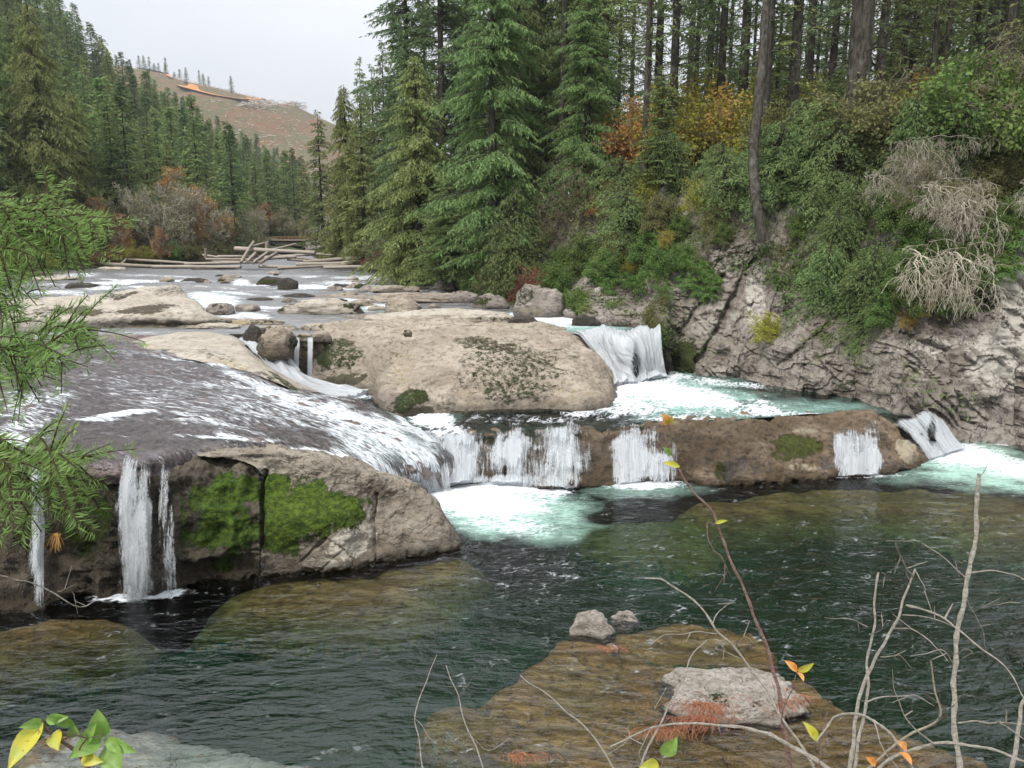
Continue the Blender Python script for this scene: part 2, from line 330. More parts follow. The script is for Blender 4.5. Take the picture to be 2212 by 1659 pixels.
# ================================================================== THE RIVER: rocks, bed, water
# ---- lower pool bed
def bed_grid():
    xs = np.linspace(-26, 34, 400); ys = np.linspace(3.0, 37, 300)
    X, Y = np.meshgrid(xs, ys); V = np.stack([X.ravel(), Y.ravel(), np.zeros(X.size)], 1)
    z = -2.5 - 1.0 * sstep(-2, 6, V[:, 0]) + fbm(V, .22, 4, seed=3) * 1.2 + fbm(V, .9, 3, seed=8) * .25
    V0 = V.copy()
    def shelf(L, top, soft=.35, seed=5, amp=.5, wide=.0):
        nonlocal z
        m = np.full(len(V0), -9.); D = toD(V0); nz = fbm(V0, .9, 4, seed=seed) * amp
        for x, y, rx, ry, a in L:
            ar = radians(a); dx, dy = D[:, 0] - x, D[:, 1] - y
            u = (dx * cos(ar) + dy * sin(ar)) / rx; v = (-dx * sin(ar) + dy * cos(ar)) / ry
            m = np.maximum(m, 1 - np.sqrt(u * u + v * v) + nz * .35)
        k = sstep(-.55 * min(1, soft * 2.2) - wide, soft * .6, m); t = top + fbm(V0, .8, 5, seed=seed + 1) * .22 + fbm(V0, 3.0, 3, seed=seed + 9) * .05
        z = np.maximum(z, z * (1 - k) + t * k)
    shelf([(1480, 1560, 430, 165, 4), (1290, 1420, 170, 75, -10), (1530, 1385, 180, 55, 12), (1900, 1640, 300, 100, 5)], -.20, .16, 5, .8)
    shelf([(1700, 1062, 210, 26, -3), (1950, 1062, 230, 30, 2), (2150, 1085, 180, 44, 10)], -.35, .5, 6, .9, .8)
    shelf([(1400, 1110, 150, 35, 10)], -.9, .5, 16, .8, 1.2)
    shelf([(700, 1252, 165, 34, -3), (900, 1205, 90, 24, -10)], -.32, .25, 7, 1.1, 1.5)
    shelf([(60, 1350, 170, 24, -8)], -.22, .3, 8, 1.1, 1.5)
    shelf([(420, 1650, 400, 100, 6), (800, 1700, 200, 70, 0), (1000, 1530, 120, 50, 0)], -.32, .22, 9, .9)
    # rising towards the near bank and the sides
    z = np.maximum(z, np.interp(V[:, 1], [3, 8.5, 10.5], [.6, -1.2, -9]) + fbm(V, .5, 3, seed=2) * .3)
    z = np.maximum(z, np.interp(V[:, 0], [26, 34], [-9, 2.5]))
    z = np.minimum(z, np.where((V[:, 1] > 8.8) & (V[:, 0] < 24), -.07, 99))
    V[:, 2] = z
    at = {'moss': blobs(V, [], 1), 'dark': np.maximum(blobs(V, [(1450, 1440, 330, 8, .5, 3)], 1), sstep(-.6, -1.7, z + fbm(V, 1.2, 3, seed=19) * .3)), 'wet': np.full(len(V), .0),  # bed colour itself turns dark green with depth
          'lich': blobs(V, [(400, 1660, 460, 110, .75), (900, 1640, 200, 90, .45)], 2)}
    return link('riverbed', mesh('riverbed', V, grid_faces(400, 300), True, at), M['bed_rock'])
tag(bed_grid(), 'brown and green stone bed under the clear plunge pool', kind='structure')

# ---- lower pool water: a closed body with a rippled top
def closed_water(name, x0, x1, y0, y1, nx, ny, z0, zb, amp, foam, aer, mat, label, uvdir, extra=None):
    X, Y = np.meshgrid(np.linspace(x0, x1, nx), np.linspace(y0, y1, ny)); V = np.stack([X.ravel(), Y.ravel(), np.full(X.size, z0)], 1)
    f = soft(V, foam, 21); a = soft(V, aer, 22)
    V[:, 2] += fbm(V, (.8, 1.7, 1), 3, seed=31) * amp * (1 + 2.5 * f) + fbm(V, (3, 3, 1), 3, seed=32) * f * .06
    if extra: extra(V)
    n = nx * ny; F = grid_faces(nx, ny); W = V.copy(); W[:, 2] = zb
    i = np.arange(n).reshape(ny, nx); b = np.concatenate([i[0, :], i[1:, -1], i[-1, :-1][::-1], i[1:-1, 0][::-1]])
    c = [i[0, 0] + n, i[0, -1] + n, i[-1, -1] + n, i[-1, 0] + n]
    # bottom: ring copy + one ngon via quads of strip to keep quads: reuse the ring only
    m = len(b); VV = np.concatenate([V, W[b]]); bn = np.roll(np.arange(m), -1)
    side = np.stack([b, n + np.arange(m), n + bn, b[bn]], 1)
    me = mesh(name, VV, np.concatenate([F, side]), True, {'foam': np.concatenate([f, np.zeros(m)]), 'aer': np.concatenate([a, np.zeros(m)])},
              np.concatenate([flow_uv(VV[:, :] * np.array([1, 1, 0]), *uvdir)]))
    import bmesh
    bm = bmesh.new(); bm.from_mesh(me); bm.verts.ensure_lookup_table()
    bm.faces.new([bm.verts[n + k] for k in range(m)]); bmesh.ops.recalc_face_normals(bm, faces=bm.faces); bm.to_mesh(me); bm.free()
    for p in me.polygons[-1:]: p.use_smooth = False
    return tag(link(name, me, mat), label, kind='structure')
lower_foam_glints = [(1010, 1075, 190, 42, 1.0, 4), (1080, 1050, 150, 22, 1.0, 2), (930, 1060, 60, 25, 1), (1090, 1130, 120, 26, .40, 8), (1180, 1055, 70, 16, .9, 8),
              (1375, 1045, 95, 13, .95, 0), (1450, 1035, 60, 7, .7), (1850, 1024, 75, 8, .95), (2080, 985, 120, 26, .95, 10), (2190, 1015, 110, 22, .75, 12), (2010, 960, 60, 16, .95, 20),
              (330, 1283, 95, 11, .95, -2), (240, 1293, 60, 8, .6), (95, 1300, 70, 10, .45), (1600, 1300, 500, 180, .03), (1180, 1240, 160, 60, .10), (2190, 958, 40, 4, .8)]  # the two broad faint patches paint white glints on open water
lower_aer = [(1060, 1095, 190, 62, .95, 5), (1110, 1130, 120, 34, .55, 10), (1950, 1030, 60, 18, .3), (2120, 1005, 190, 45, 1.0, 8), (2200, 1050, 60, 12, .6), (1380, 1055, 120, 20, .35)]
closed_water('pool_water', -26, 34, 3.2, 36, 460, 420, 0.0, -9.0, .022, lower_foam_glints, lower_aer, M['pool_water'],
             'clear dark green water of the plunge pool in front', ((0, 0), (.35, -1)))

# ---- middle pool water behind the low ledge
def sheet(name, rows, nu, nv, mat, foam, aer, label, uvdir, amp=.02, lift=0.0, disp=None, seed=40, rough=.35):
    G = surface(rows, nu, nv)
    if disp:
        N_ = normals(G).reshape(-1, 3); V_ = G.reshape(-1, 3); dd_ = sum(fbm(V_, sc, 4, seed=disp[0] + sc) * am for sc, am in disp[1]); G = (V_ + N_ * dd_[:, None]).reshape(G.shape)
    V = G.reshape(-1, 3).copy(); V[:, 2] += lift
    f = soft(V, foam, seed); a = soft(V, aer, seed + 1)
    V[:, 2] += fbm(V, (.9, 1.8, .5), 3, seed=seed) * amp * (1 + 2 * f) + fbm(V, 3.2, 3, seed=seed + 3) * f * .08
    me = mesh(name, V, grid_faces(nu, nv), True, {'foam': f, 'aer': a}, flow_uv(V, *uvdir))
    return tag(link(name, me, mat), label, kind='structure')
Z2 = 1.2
mid_rows = [[(800, 930, 1.13), (960, 950, 1.17), (1300, 930, 1.24), (1600, 905, 1.24), (1850, 893, 1.22), (1935, 905, 1.1), (1990, 940, .75)],
            [(780, 880, Z2), (960, 900, Z2), (1300, 890, Z2), (1600, 880, Z2), (1850, 880, Z2), (1960, 890, 1.12), (2030, 925, .7)],
            [(640, 845, Z2), (900, 845, Z2), (1300, 850, Z2), (1600, 845, Z2), (1850, 860, Z2), (2000, 878, 1.15), (2060, 910, .7)],
            [(560, 800, Z2), (900, 800, Z2), (1300, 800, Z2), (1600, 800, Z2), (1850, 835, Z2), (2000, 860, 1.2), (2100, 880, .9)]]
mid_foam = [(1370, 835, 120, 40, 1.0), (1450, 852, 190, 30, .85, 8), (1560, 872, 170, 20, .55, 8), (1350, 885, 110, 16, .55), (1480, 905, 130, 9, .5), (1260, 893, 60, 10, .45), (1660, 893, 90, 8, .55),
            (1760, 898, 60, 7, .6), (1150, 905, 200, 10, .28), (930, 905, 80, 26, .75, 20), (690, 842, 90, 16, .95), (790, 850, 60, 10, .55), (1560, 828, 100, 8, .5, 6), (960, 935, 50, 14, .6)]
mid_aer = [(1420, 850, 230, 50, 1.0, 6), (1650, 885, 220, 22, .6), (1800, 880, 90, 12, .5), (690, 845, 100, 18, .8), (930, 905, 60, 20, .3)]
sheet('middle_pool', mid_rows, 420, 160, M['mid_water'], mid_foam, mid_aer, 'dark turquoise pool between the domed boulder and the low ledge', ((0, 0), (1, -.35)), .03)
# bed of the middle pool
o = rock_patch('pool_floor', [[(q[0], q[1], q[2] - (.22 if i == 0 else 1.1)) if len(q) == 3 else q for q in r] for i, r in enumerate(mid_rows)], 160, 60, M['bed_rock'], ((.6, .15), (2, .05)), 5, {'wet': [(1400, 880, 900, 200, .5)]})
tag(o, 'dark stone floor under the middle pool', kind='structure')

# ---- domed boulder
dome = [[(650, 850, .5), (790, 860, .5), (850, 930, .5), (940, 915, .5), (1060, 920, .5), (1180, 915, .5), (1290, 910, .5), (1345, 880, .6), (1345, 830, .6)],
        [(655, 838, 1.25), (790, 846, 1.2), (835, 900, 1.2), (930, 893, 1.2), (1060, 891, 1.2), (1180, 888, 1.2), (1285, 883, 1.2), (1330, 862, 1.2), (1335, 815, 1.2)],
        [(665, 810, 1.8), (790, 812, 1.75), (838, 860, 1.75), (940, 838, 1.95), (1060, 850, 1.7), (1180, 845, 1.75), (1275, 845, 1.7), (1322, 840, 1.5), (1310, 790, 1.7)],
        [(680, 775, 2.45), (790, 780, 2.35), (850, 805, 2.35), (950, 790, 2.65), (1065, 795, 2.5), (1180, 795, 2.5), (1262, 800, 2.35), (1305, 808, 1.95), (1290, 760, 2.3)],
        [(690, 738, 3.05), (790, 738, 3.05), (870, 748, 3.05), (960, 740, 3.2), (1070, 742, 3.15), (1180, 748, 3.05), (1245, 757, 2.85), (1285, 772, 2.45), (1270, 738, 2.75)],
        [(698, 716, 3.4), (790, 708, 3.5), (880, 706, 3.5), (970, 706, 3.55), (1075, 709, 3.5), (1180, 716, 3.4), (1235, 730, 3.15), (1268, 748, 2.8), (1250, 724, 3.0)],
        [(700, 704, 3.5), (790, 694, 3.6), (880, 690, 3.65), (980, 690, 3.65), (1080, 694, 3.6), (1180, 703, 3.5), (1225, 714, 3.3), (1250, 730, 3.0), (1240, 716, 3.1)],
        [(700, 700, 3.1), (790, 692, 3.2), (880, 688, 3.2), (980, 688, 3.2), (1080, 692, 3.2), (1180, 701, 3.1), (1225, 712, 2.9), (1240, 725, 2.6), (1238, 714, 2.6)]]
o = rock_patch('domed_boulder', dome, 330, 260, M['tan_rock'], ((.33, .30), (1.1, .18), (3.2, .07), (9, .035)), 2,
   {'moss': [(735, 765, 55, 55, .60), (700, 775, 22, 45, .8), (880, 868, 48, 26, .75, -20), (960, 870, 40, 30, .4), (1090, 765, 90, 45, .48), (1160, 800, 80, 35, .46), (1110, 840, 110, 40, .52), (1010, 800, 30, 60, .42), (1060, 700, 120, 5, .3)],
    'dark': [(1060, 748, 75, 22, .64, 10), (1160, 772, 100, 24, .56), (1100, 805, 120, 50, .52), (850, 760, 30, 60, .42), (1010, 745, 34, 14, .6, 25), (1240, 800, 30, 40, .35), (745, 820, 60, 22, .8), (900, 890, 50, 16, .9), (1150, 890, 190, 7, .8), (1100, 720, 150, 8, .3)],  # the low left patch paints the shade under the overhang
    'lich': [(870, 800, 32, 70, .42), (845, 745, 40, 60, .35), (1200, 850, 130, 35, .42), (1020, 860, 60, 30, .4)],
    'wet': [(690, 790, 18, 60, .8), (845, 870, 30, 40, .7), (820, 790, 22, 60, .35)]}, 1.32)
tag(o, 'big smooth domed tan boulder with dark moss patches right of centre', 'boulder')

# ---- slab with the water slide
slab = [[(-260, 1040, 2.5), (0, 1042, 2.5), (150, 1044, 2.5), (300, 1042, 2.5), (410, 1020, 2.5), (500, 995, 2.55), (640, 1000, 2.3), (740, 1030, 1.8), (830, 1055, 1.1), (885, 1085, .1), (905, 1092, -.5)],
        [(-260, 1000, 2.92), (0, 1000, 2.92), (150, 1002, 2.92), (300, 997, 2.92), (420, 968, 2.88), (520, 960, 2.78), (660, 962, 2.35), (760, 985, 1.95), (850, 1015, 1.3), (915, 1052, .3), (940, 1075, -.5)],
        [(-260, 930, 3.0), (0, 925, 3.0), (150, 925, 3.0), (320, 925, 2.95), (450, 925, 2.85), (560, 925, 2.68), (690, 925, 2.3), (790, 945, 1.95), (880, 980, 1.45), (945, 1025, .6), (975, 1060, -.3)],
        [(-260, 860, 3.1), (0, 850, 3.1), (150, 850, 3.1), (330, 860, 3.0), (470, 868, 2.85), (590, 875, 2.6), (710, 890, 2.2), (800, 910, 1.85), (890, 940, 1.5), (955, 985, 1.0), (1000, 1040, 0.0)],
        [(-260, 780, 3.25), (0, 775, 3.25), (200, 785, 3.2), (380, 805, 3.05), (510, 828, 2.85), (620, 850, 2.5), (720, 865, 2.1), (800, 885, 1.65), (880, 915, 1.25), (955, 955, 1.05), (1010, 1000, .55)],
        [(-260, 745, 3.35), (0, 742, 3.35), (220, 740, 3.35), (420, 748, 3.25), (530, 775, 2.9), (610, 830, 2.4), (700, 857, 1.75), (780, 872, 1.3), (850, 905, 1.0), (930, 940, .9), (1010, 965, .7)],
        [(-260, 728, 3.1), (0, 726, 3.1), (220, 722, 3.1), (430, 722, 3.1), (520, 738, 2.7), (590, 800, 1.6), (690, 850, .8), (780, 862, .5), (850, 890, .4), (940, 930, .4), (1010, 955, .4)]]
slabdense = None
o = rock_patch('bedrock_slab', slab, 420, 260, M['slab_rock'], ((.35, .18), (1.3, .07), (2.6, .10), (6, .05)), 7,
    {'lich': [(480, 968, 60, 12, .4)], 'moss': [(640, 790, 60, 8, .4, 40), (1900, 0, 1, 1, 0)], 'dark': [(760, 1010, 80, 18, .4, 20), (650, 900, 100, 14, .3, 12)], 'wet': [(400, 880, 900, 190, .55)]}, None)
tag(o, 'broad purple brown bedrock slab under the water slide on the left', 'rock slab')
A0, A1 = Pz(350, 800, 3.1), Pz(870, 960, 1.4)
slide_foam = [(420, 850, 420, 110, .19, 12), (700, 900, 220, 40, .36, 22), (560, 830, 110, 12, .50, 20), (640, 868, 150, 24, .62, 18), (760, 905, 140, 30, .66, 24), (850, 950, 110, 42, .62, 32), (905, 1000, 70, 50, .62, 40), (820, 1010, 90, 22, .62, 35),
              (710, 985, 70, 10, .80, 15), (765, 1000, 50, 14, .72, 30), (270, 893, 85, 7, .85, -4), (200, 905, 60, 5, .6), (440, 905, 170, 7, .42, 14), (500, 945, 130, 6, .55, 4), (600, 972, 70, 6, .6), (500, 940, 40, 10, .62, 10),
              (60, 890, 70, 60, .42), (30, 950, 45, 22, .62), (120, 860, 60, 30, .35), (420, 780, 230, 6, .42, 8), (250, 760, 120, 8, .3, 5), (560, 880, 200, 40, .36, 16), (380, 870, 260, 60, .26, 14), (250, 990, 180, 20, .12), (780, 960, 130, 30, .52, 28), (890, 920, 60, 20, .6, 40),
              (640, 800, 30, 10, .3)]
sheet('slide_water', slab[:-1], 520, 300, M['slide_water'], slide_foam, [(850, 950, 100, 50, .2)], 'thin sheet of streaming water sliding over the bedrock slab', (A0, A1), .04, .07, (7, ((.35, .18), (1.3, .07))), seed=50)

# ---- dry pale slab
o = rock_patch('dry_slab', [[q[:2] + (q[2] - .10,) for q in r] for r in [[(262, 745, 3.42), (340, 762, 3.36), (440, 782, 3.27), (530, 800, 3.1), (600, 828, 2.8), (640, 845, 2.5), (690, 862, 2.0)],
                         [(265, 742, 3.46), (345, 750, 3.46), (440, 768, 3.38), (530, 785, 3.22), (595, 812, 2.9), (640, 835, 2.55), (692, 858, 2.05)],
                         [(280, 738, 3.48), (350, 738, 3.5), (440, 748, 3.42), (520, 762, 3.3), (570, 790, 3.0), (620, 820, 2.6), (694, 855, 2.0)],
                         [(300, 733, 3.48), (370, 724, 3.52), (450, 726, 3.5), (512, 742, 3.35), (556, 778, 3.0), (610, 815, 2.55), (696, 853, 1.9)],
                         [(320, 728, 3.42), (380, 718, 3.45), (450, 716, 3.45), (512, 730, 3.2), (560, 772, 2.7), (616, 812, 2.2), (700, 852, 1.6)]]], 240, 60, M['pale_rock'], ((.6, .05), (2.5, .03)), 11,
    {'lich': [(500, 790, 80, 16, .5, 20), (310, 750, 40, 12, .45)], 'moss': [(470, 770, 60, 14, .4, 10), (620, 830, 60, 7, .62, 38), (590, 822, 40, 6, .5, 38)], 'dark': [(545, 790, 12, 30, .3)]})
tag(o, 'pale dry rock wedge above the water slide', 'rock')

# ---- mossy wall below the slab lip
wall = [[(-280, 1400, -1.2), (0, 1380, -1.0), (120, 1360, -.9), (240, 1330, -.9), (340, 1310, -.9), (440, 1300, -.9), (560, 1290, -.9)],
        [(-280, 1345, 0), (0, 1335, 0), (110, 1310, 0), (235, 1290, 0), (340, 1278, 0), (440, 1262, 0), (560, 1245, 0)],
        [(-280, 1270, .55), (0, 1262, .55), (110, 1250, .55), (235, 1238, .6), (340, 1235, .5), (440, 1225, .4), (560, 1228, .2)],
        [(-280, 1215, 1.05), (0, 1200, 1.1), (110, 1195, 1.1), (235, 1190, 1.1), (340, 1200, .9), (430, 1205, .7), (560, 1195, .65)],
        [(-280, 1130, 1.75), (0, 1120, 1.8), (110, 1120, 1.8), (235, 1120, 1.8), (340, 1130, 1.6), (430, 1130, 1.5), (560, 1125, 1.4)],
        [(-280, 1050, 2.45), (0, 1050, 2.45), (110, 1050, 2.45), (235, 1050, 2.45), (340, 1055, 2.35), (430, 1055, 2.25), (560, 1050, 2.1)],
        [(-280, 1020, 2.75), (0, 1020, 2.76), (110, 1022, 2.76), (235, 1020, 2.76), (340, 1018, 2.72), (430, 1010, 2.62), (560, 1000, 2.55)],
        [(-280, 1000, 2.85), (0, 1000, 2.85), (110, 1002, 2.85), (235, 1000, 2.85), (340, 996, 2.85), (430, 985, 2.78), (560, 980, 2.6)]]
o = rock_patch('mossy_wall', wall, 260, 200, M['wall_rock'], ((.8, .22), (2.6, .12), (7, .04)), 13,
    {'moss': [(180, 1110, 90, 100, .58), (60, 1160, 80, 70, .5), (90, 1060, 60, 30, .3), (480, 1115, 80, 105, .95), (530, 1060, 50, 40, .9), (425, 1080, 25, 60, .7), (395, 1110, 12, 80, .6)],
     'dark': [(160, 1130, 140, 70, .35)], 'lich': [], 'wet': [(150, 1130, 300, 170, .9), (300, 1130, 110, 170, .95), (470, 1225, 130, 25, .9)]}, .25, rdg=(1.1, .35, .55))
tag(o, 'dark wet rock wall with moss below the slab edge at the left', 'rock wall')

# ---- moss covered outcrop
outc = [[(553, 1290, -.9), (640, 1275, -.8), (740, 1270, -.8), (840, 1245, -.8), (930, 1222, -.8), (990, 1215, -.8), (1010, 1195, -.8), (1000, 1160, -.8)],
        [(553, 1246, 0), (640, 1240, 0), (740, 1238, 0), (840, 1213, 0), (930, 1196, 0), (984, 1186, 0), (996, 1168, 0), (985, 1140, 0)],
        [(551, 1205, .42), (640, 1195, .5), (740, 1185, .55), (840, 1165, .5), (925, 1150, .5), (972, 1155, .35), (980, 1145, .3), (968, 1120, .35)],
        [(553, 1130, 1.25), (640, 1125, 1.3), (740, 1115, 1.3), (835, 1115, 1.0), (905, 1110, .9), (950, 1118, .75), (960, 1110, .7), (945, 1085, .7)],
        [(558, 1055, 2.0), (640, 1055, 1.95), (740, 1065, 1.75), (825, 1070, 1.45), (880, 1075, 1.25), (925, 1085, 1.05), (935, 1080, .95), (915, 1060, .9)],
        [(560, 1020, 2.4), (640, 1022, 2.28), (740, 1035, 2.05), (815, 1045, 1.8), (860, 1055, 1.5), (895, 1062, 1.25), (905, 1060, 1.15), (885, 1040, 1.0)],
        [(500, 992, 2.72), (600, 990, 2.65), (715, 1003, 2.4), (790, 1020, 2.1), (835, 1030, 1.8), (865, 1042, 1.45), (875, 1042, 1.3), (860, 1020, 1.0)],
        [(430, 985, 2.85), (560, 974, 2.8), (690, 985, 2.5), (760, 1003, 2.15), (810, 1018, 1.8), (840, 1030, 1.45), (850, 1030, 1.2), (830, 1010, .9)],
        [(420, 965, 2.7), (560, 960, 2.55), (690, 972, 2.2), (760, 990, 1.9), (800, 1005, 1.5), (820, 1020, 1.1), (830, 1020, .9), (810, 1000, .6)]]
def crackpost(V, sh):
    D = toD(V); 
    for (x0, y0, x1, y1, w, dp) in ((568, 1020, 553, 1245, 5, .4), (812, 1070, 803, 1130, 4, .22), (806, 1130, 812, 1215, 3, .12), (870, 1110, 880, 1205, 3, .06), (650, 1215, 700, 1165, 3, .1), (700, 1165, 735, 1185, 3, .08), (690, 1235, 740, 1190, 3, .08), (735, 1185, 770, 1215, 3, .08)):
        ax, ay = x1 - x0, y1 - y0; L2 = ax * ax + ay * ay
        wob = fbm(V, 2.5, 3, seed=77) * 7
        tt = np.clip(((D[:, 0] - x0) * ax + (D[:, 1] - y0) * ay) / L2, 0, 1)
        dd = np.hypot(D[:, 0] + wob - x0 - tt * ax, D[:, 1] - y0 - tt * ay)
        V[:, 1] += dp * np.exp(-(dd / w) ** 2)
    return V
o = rock_patch('mossy_outcrop', outc, 300, 240, M['out_rock'], ((.45, .16), (1.5, .14), (4.5, .06), (11, .025)), 17,
    {'moss': [(655, 1115, 115, 82, .95), (595, 1065, 45, 50, .95), (770, 1085, 60, 20, .62), (610, 1175, 60, 40, .85), (730, 1100, 70, 55, .85), (580, 1035, 40, 20, .9), (850, 1045, 60, 7, .35, 25), (480, 990, 60, 10, .3)],
     'dark': [(800, 1075, 14, 26, .5), (570, 1215, 40, 30, .6), (600, 1210, 90, 18, .3), (560, 984, 60, 6, .6)],
     'lich': [(750, 1175, 75, 45, .75, -25), (690, 1215, 70, 20, .7), (890, 1165, 60, 30, .2)],
     'wet': [(590, 1220, 60, 25, .8)]}, .18, post=crackpost, rdg=(.9, .10, .6))
tag(o, 'rounded outcrop with bright green moss and a vertical crack at the pool edge', 'rock')

# ---- low ledge between the pools
led = [[(880, 1100, -.9), (1000, 1100, -.9), (1100, 1095, -.9), (1240, 1090, -.9), (1400, 1085, -.9), (1550, 1080, -.9), (1700, 1075, -.9), (1800, 1062, -.9), (1900, 1058, -.9), (2010, 1035, -.9), (2045, 1000, -.8)],
       [(890, 1062, 0), (1000, 1045, 0), (1100, 1048, 0), (1235, 1060, 0), (1300, 1052, 0), (1400, 1040, 0), (1550, 1047, 0), (1690, 1044, 0), (1790, 1032, 0), (1900, 1026, 0), (1985, 1012, 0), (2003, 985, 0)],
       [(905, 1015, .55), (1000, 1005, .5), (1100, 1005, .5), (1225, 1020, .45), (1290, 1015, .4), (1390, 1005, .4), (1540, 1015, .4), (1670, 1010, .42), (1780, 995, .45), (1890, 990, .45), (1965, 975, .45), (1980, 955, .4)],
       [(930, 972, 1.0), (1010, 965, .95), (1100, 960, .95), (1210, 975, .85), (1280, 975, .85), (1390, 962, .9), (1530, 972, .85), (1650, 962, .95), (1770, 948, 1.0), (1880, 948, .95), (1930, 945, .85), (1955, 935, .75)],
       [(950, 952, 1.14), (1040, 945, 1.18), (1110, 938, 1.22), (1200, 945, 1.15), (1280, 945, 1.15), (1400, 932, 1.2), (1520, 932, 1.2), (1640, 922, 1.3), (1760, 915, 1.32), (1860, 915, 1.2), (1905, 920, 1.1), (1940, 922, .9)],
       [(960, 945, 1.12), (1050, 932, 1.27), (1120, 928, 1.22), (1200, 928, 1.25), (1290, 925, 1.26), (1400, 918, 1.22), (1520, 912, 1.26), (1640, 903, 1.32), (1760, 897, 1.3), (1850, 895, 1.22), (1900, 902, 1.1), (1935, 912, .9)],
       [(960, 935, .6), (1050, 920, .7), (1120, 915, .7), (1200, 915, .7), (1290, 910, .7), (1400, 903, .7), (1520, 900, .7), (1640, 890, .7), (1760, 885, .7), (1850, 882, .7), (1900, 890, .7), (1935, 900, .6)]]
o = rock_patch('rock_ledge', led, 460, 120, M['ledge_rock'], ((.8, .24), (2.4, .15), (6, .06)), 19,
    {'moss': [(1730, 965, 60, 32, .85), (1690, 985, 35, 20, .5), (1555, 1020, 14, 25, .6), (1290, 1020, 12, 25, .4), (1020, 945, 60, 8, .4), (1780, 905, 100, 6, .3)],
     'dark': [(1570, 1020, 20, 25, .7), (1140, 960, 40, 18, .5), (1270, 1000, 45, 40, .5), (1520, 985, 50, 40, .45), (1620, 1010, 60, 30, .5), (1450, 945, 120, 14, .45), (1000, 960, 60, 16, .5), (1780, 1000, 30, 30, .5), (1930, 1005, 40, 16, .5)], 'lich': [(1960, 975, 28, 35, .75), (1740, 930, 40, 12, .6), (1740, 1010, 60, 14, .55), (1100, 925, 90, 6, .2)],
     'wet': [(1350, 980, 400, 70, .85), (1600, 930, 250, 30, .5), (1860, 960, 60, 60, .7)]}, .02, rdg=(1.0, .35, .5))
tag(o, 'long low brown ledge with moss between the two pools', 'rock ledge')
# small white rocks in the shelf, lower right
def blob_rock(name, x, y, z, w, h, mat, label, cat='rock', seed=0, d=.7, res=40, rough=.22, marks=None, group=None, sub=.35, yaw=0, wetz=None):
    """boulder whose visible body is w x h photo pixels with its base centre at (x, y) on height z"""
    c = Pz(x, y, z); s = c[1] / FD; rx, rz = w * s / 2, h * s; ry = max(rx * d, .02)
    nu, nv = res, res // 2
    th = np.linspace(0, 2 * pi, nu); ph = np.linspace(-.5, 1, nv) * pi / 2
    T, Ph = np.meshgrid(th, ph); pw = lambda a, e: np.sign(a) * np.abs(a) ** e
    V = np.stack([pw(np.cos(T), .85) * np.cos(Ph) ** .7, pw(np.sin(T), .85) * np.cos(Ph) ** .7, np.sin(Ph)], -1).reshape(-1, 3)
    n = fbm(V, 1.1, 4, seed=seed) * rough * 1.6 + np.round(fbm(V, 1.9, 2, seed=seed + 5) * 3) / 3 * rough * .5 + fbm(V, 4, 3, seed=seed + 2) * rough * .35
    V = V * (1 + n[:, None])
    V = V.reshape(nv, nu, 3); V[:, -1] = V[:, 0]; V = V.reshape(-1, 3)
    V = V * np.array([rx, ry, rz]); ca, sa = cos(yaw), sin(yaw)
    V = V @ np.array([[ca, sa, 0], [-sa, ca, 0], [0, 0, 1]]); V += np.array([0, ry * .8, 0])
    W = V + c; at = {k: blobs(W, (marks or {}).get(k, []), seed + 3) for k in ('moss', 'dark', 'lich', 'wet')}
    if wetz is None: wetz = z
    at['wet'] = np.maximum(at['wet'], 1 - sstep(wetz + .03, wetz + .03 + rz * .4, W[:, 2]))
    o = link(name, mesh(name, V, grid_faces(nu, nv), True, at), mat); o.location = c
    return tag(o, label, cat, group)
ORD = ['first', 'second', 'third', 'fourth', 'fifth', 'sixth', 'seventh', 'eighth', 'ninth', 'tenth', 'eleventh', 'twelfth', 'thirteenth', 'fourteenth', 'fifteenth', 'sixteenth', 'seventeenth', 'eighteenth', 'nineteenth', 'twentieth']
g3 = np.random.default_rng(77)
M['shelf_stone'] = rock_mat('shelf_stone', (.42, .37, .31), (.54, .50, .44), (.24, .20, .16), scale=4.0, bumpd=.05)
blob_rock('shelf_rock', 1600, 1556, -.12, 350, 66, M['shelf_stone'], 'long knobbly pale rock with reddish grass on the brown shelf, nearest the camera', seed=3, d=.55, res=110, rough=.30, marks={'moss': [(1540, 1520, 40, 30, .5), (1640, 1510, 30, 20, .45)], 'dark': [(1480, 1540, 40, 30, .4)]})
blob_rock('shelf_rock', 1277, 1383, -.1, 95, 46, M['shelf_stone'], 'small pale pointed rock at the top left of the brown shelf', seed=8, d=.8, res=60, rough=.3)
blob_rock('shelf_rock', 1352, 1352, -.1, 60, 22, M['shelf_stone'], 'low grey rock tip just right of the pale pointed rock', seed=9, res=40, rough=.3, marks={'dark': [(1352, 1345, 40, 20, .5)]})
blob_rock('shelf_rock', 1328, 1412, -.1, 22, 18, M['pale_rock'], 'tiny pale stone below the pale pointed rock', seed=10, res=24, rough=.3)

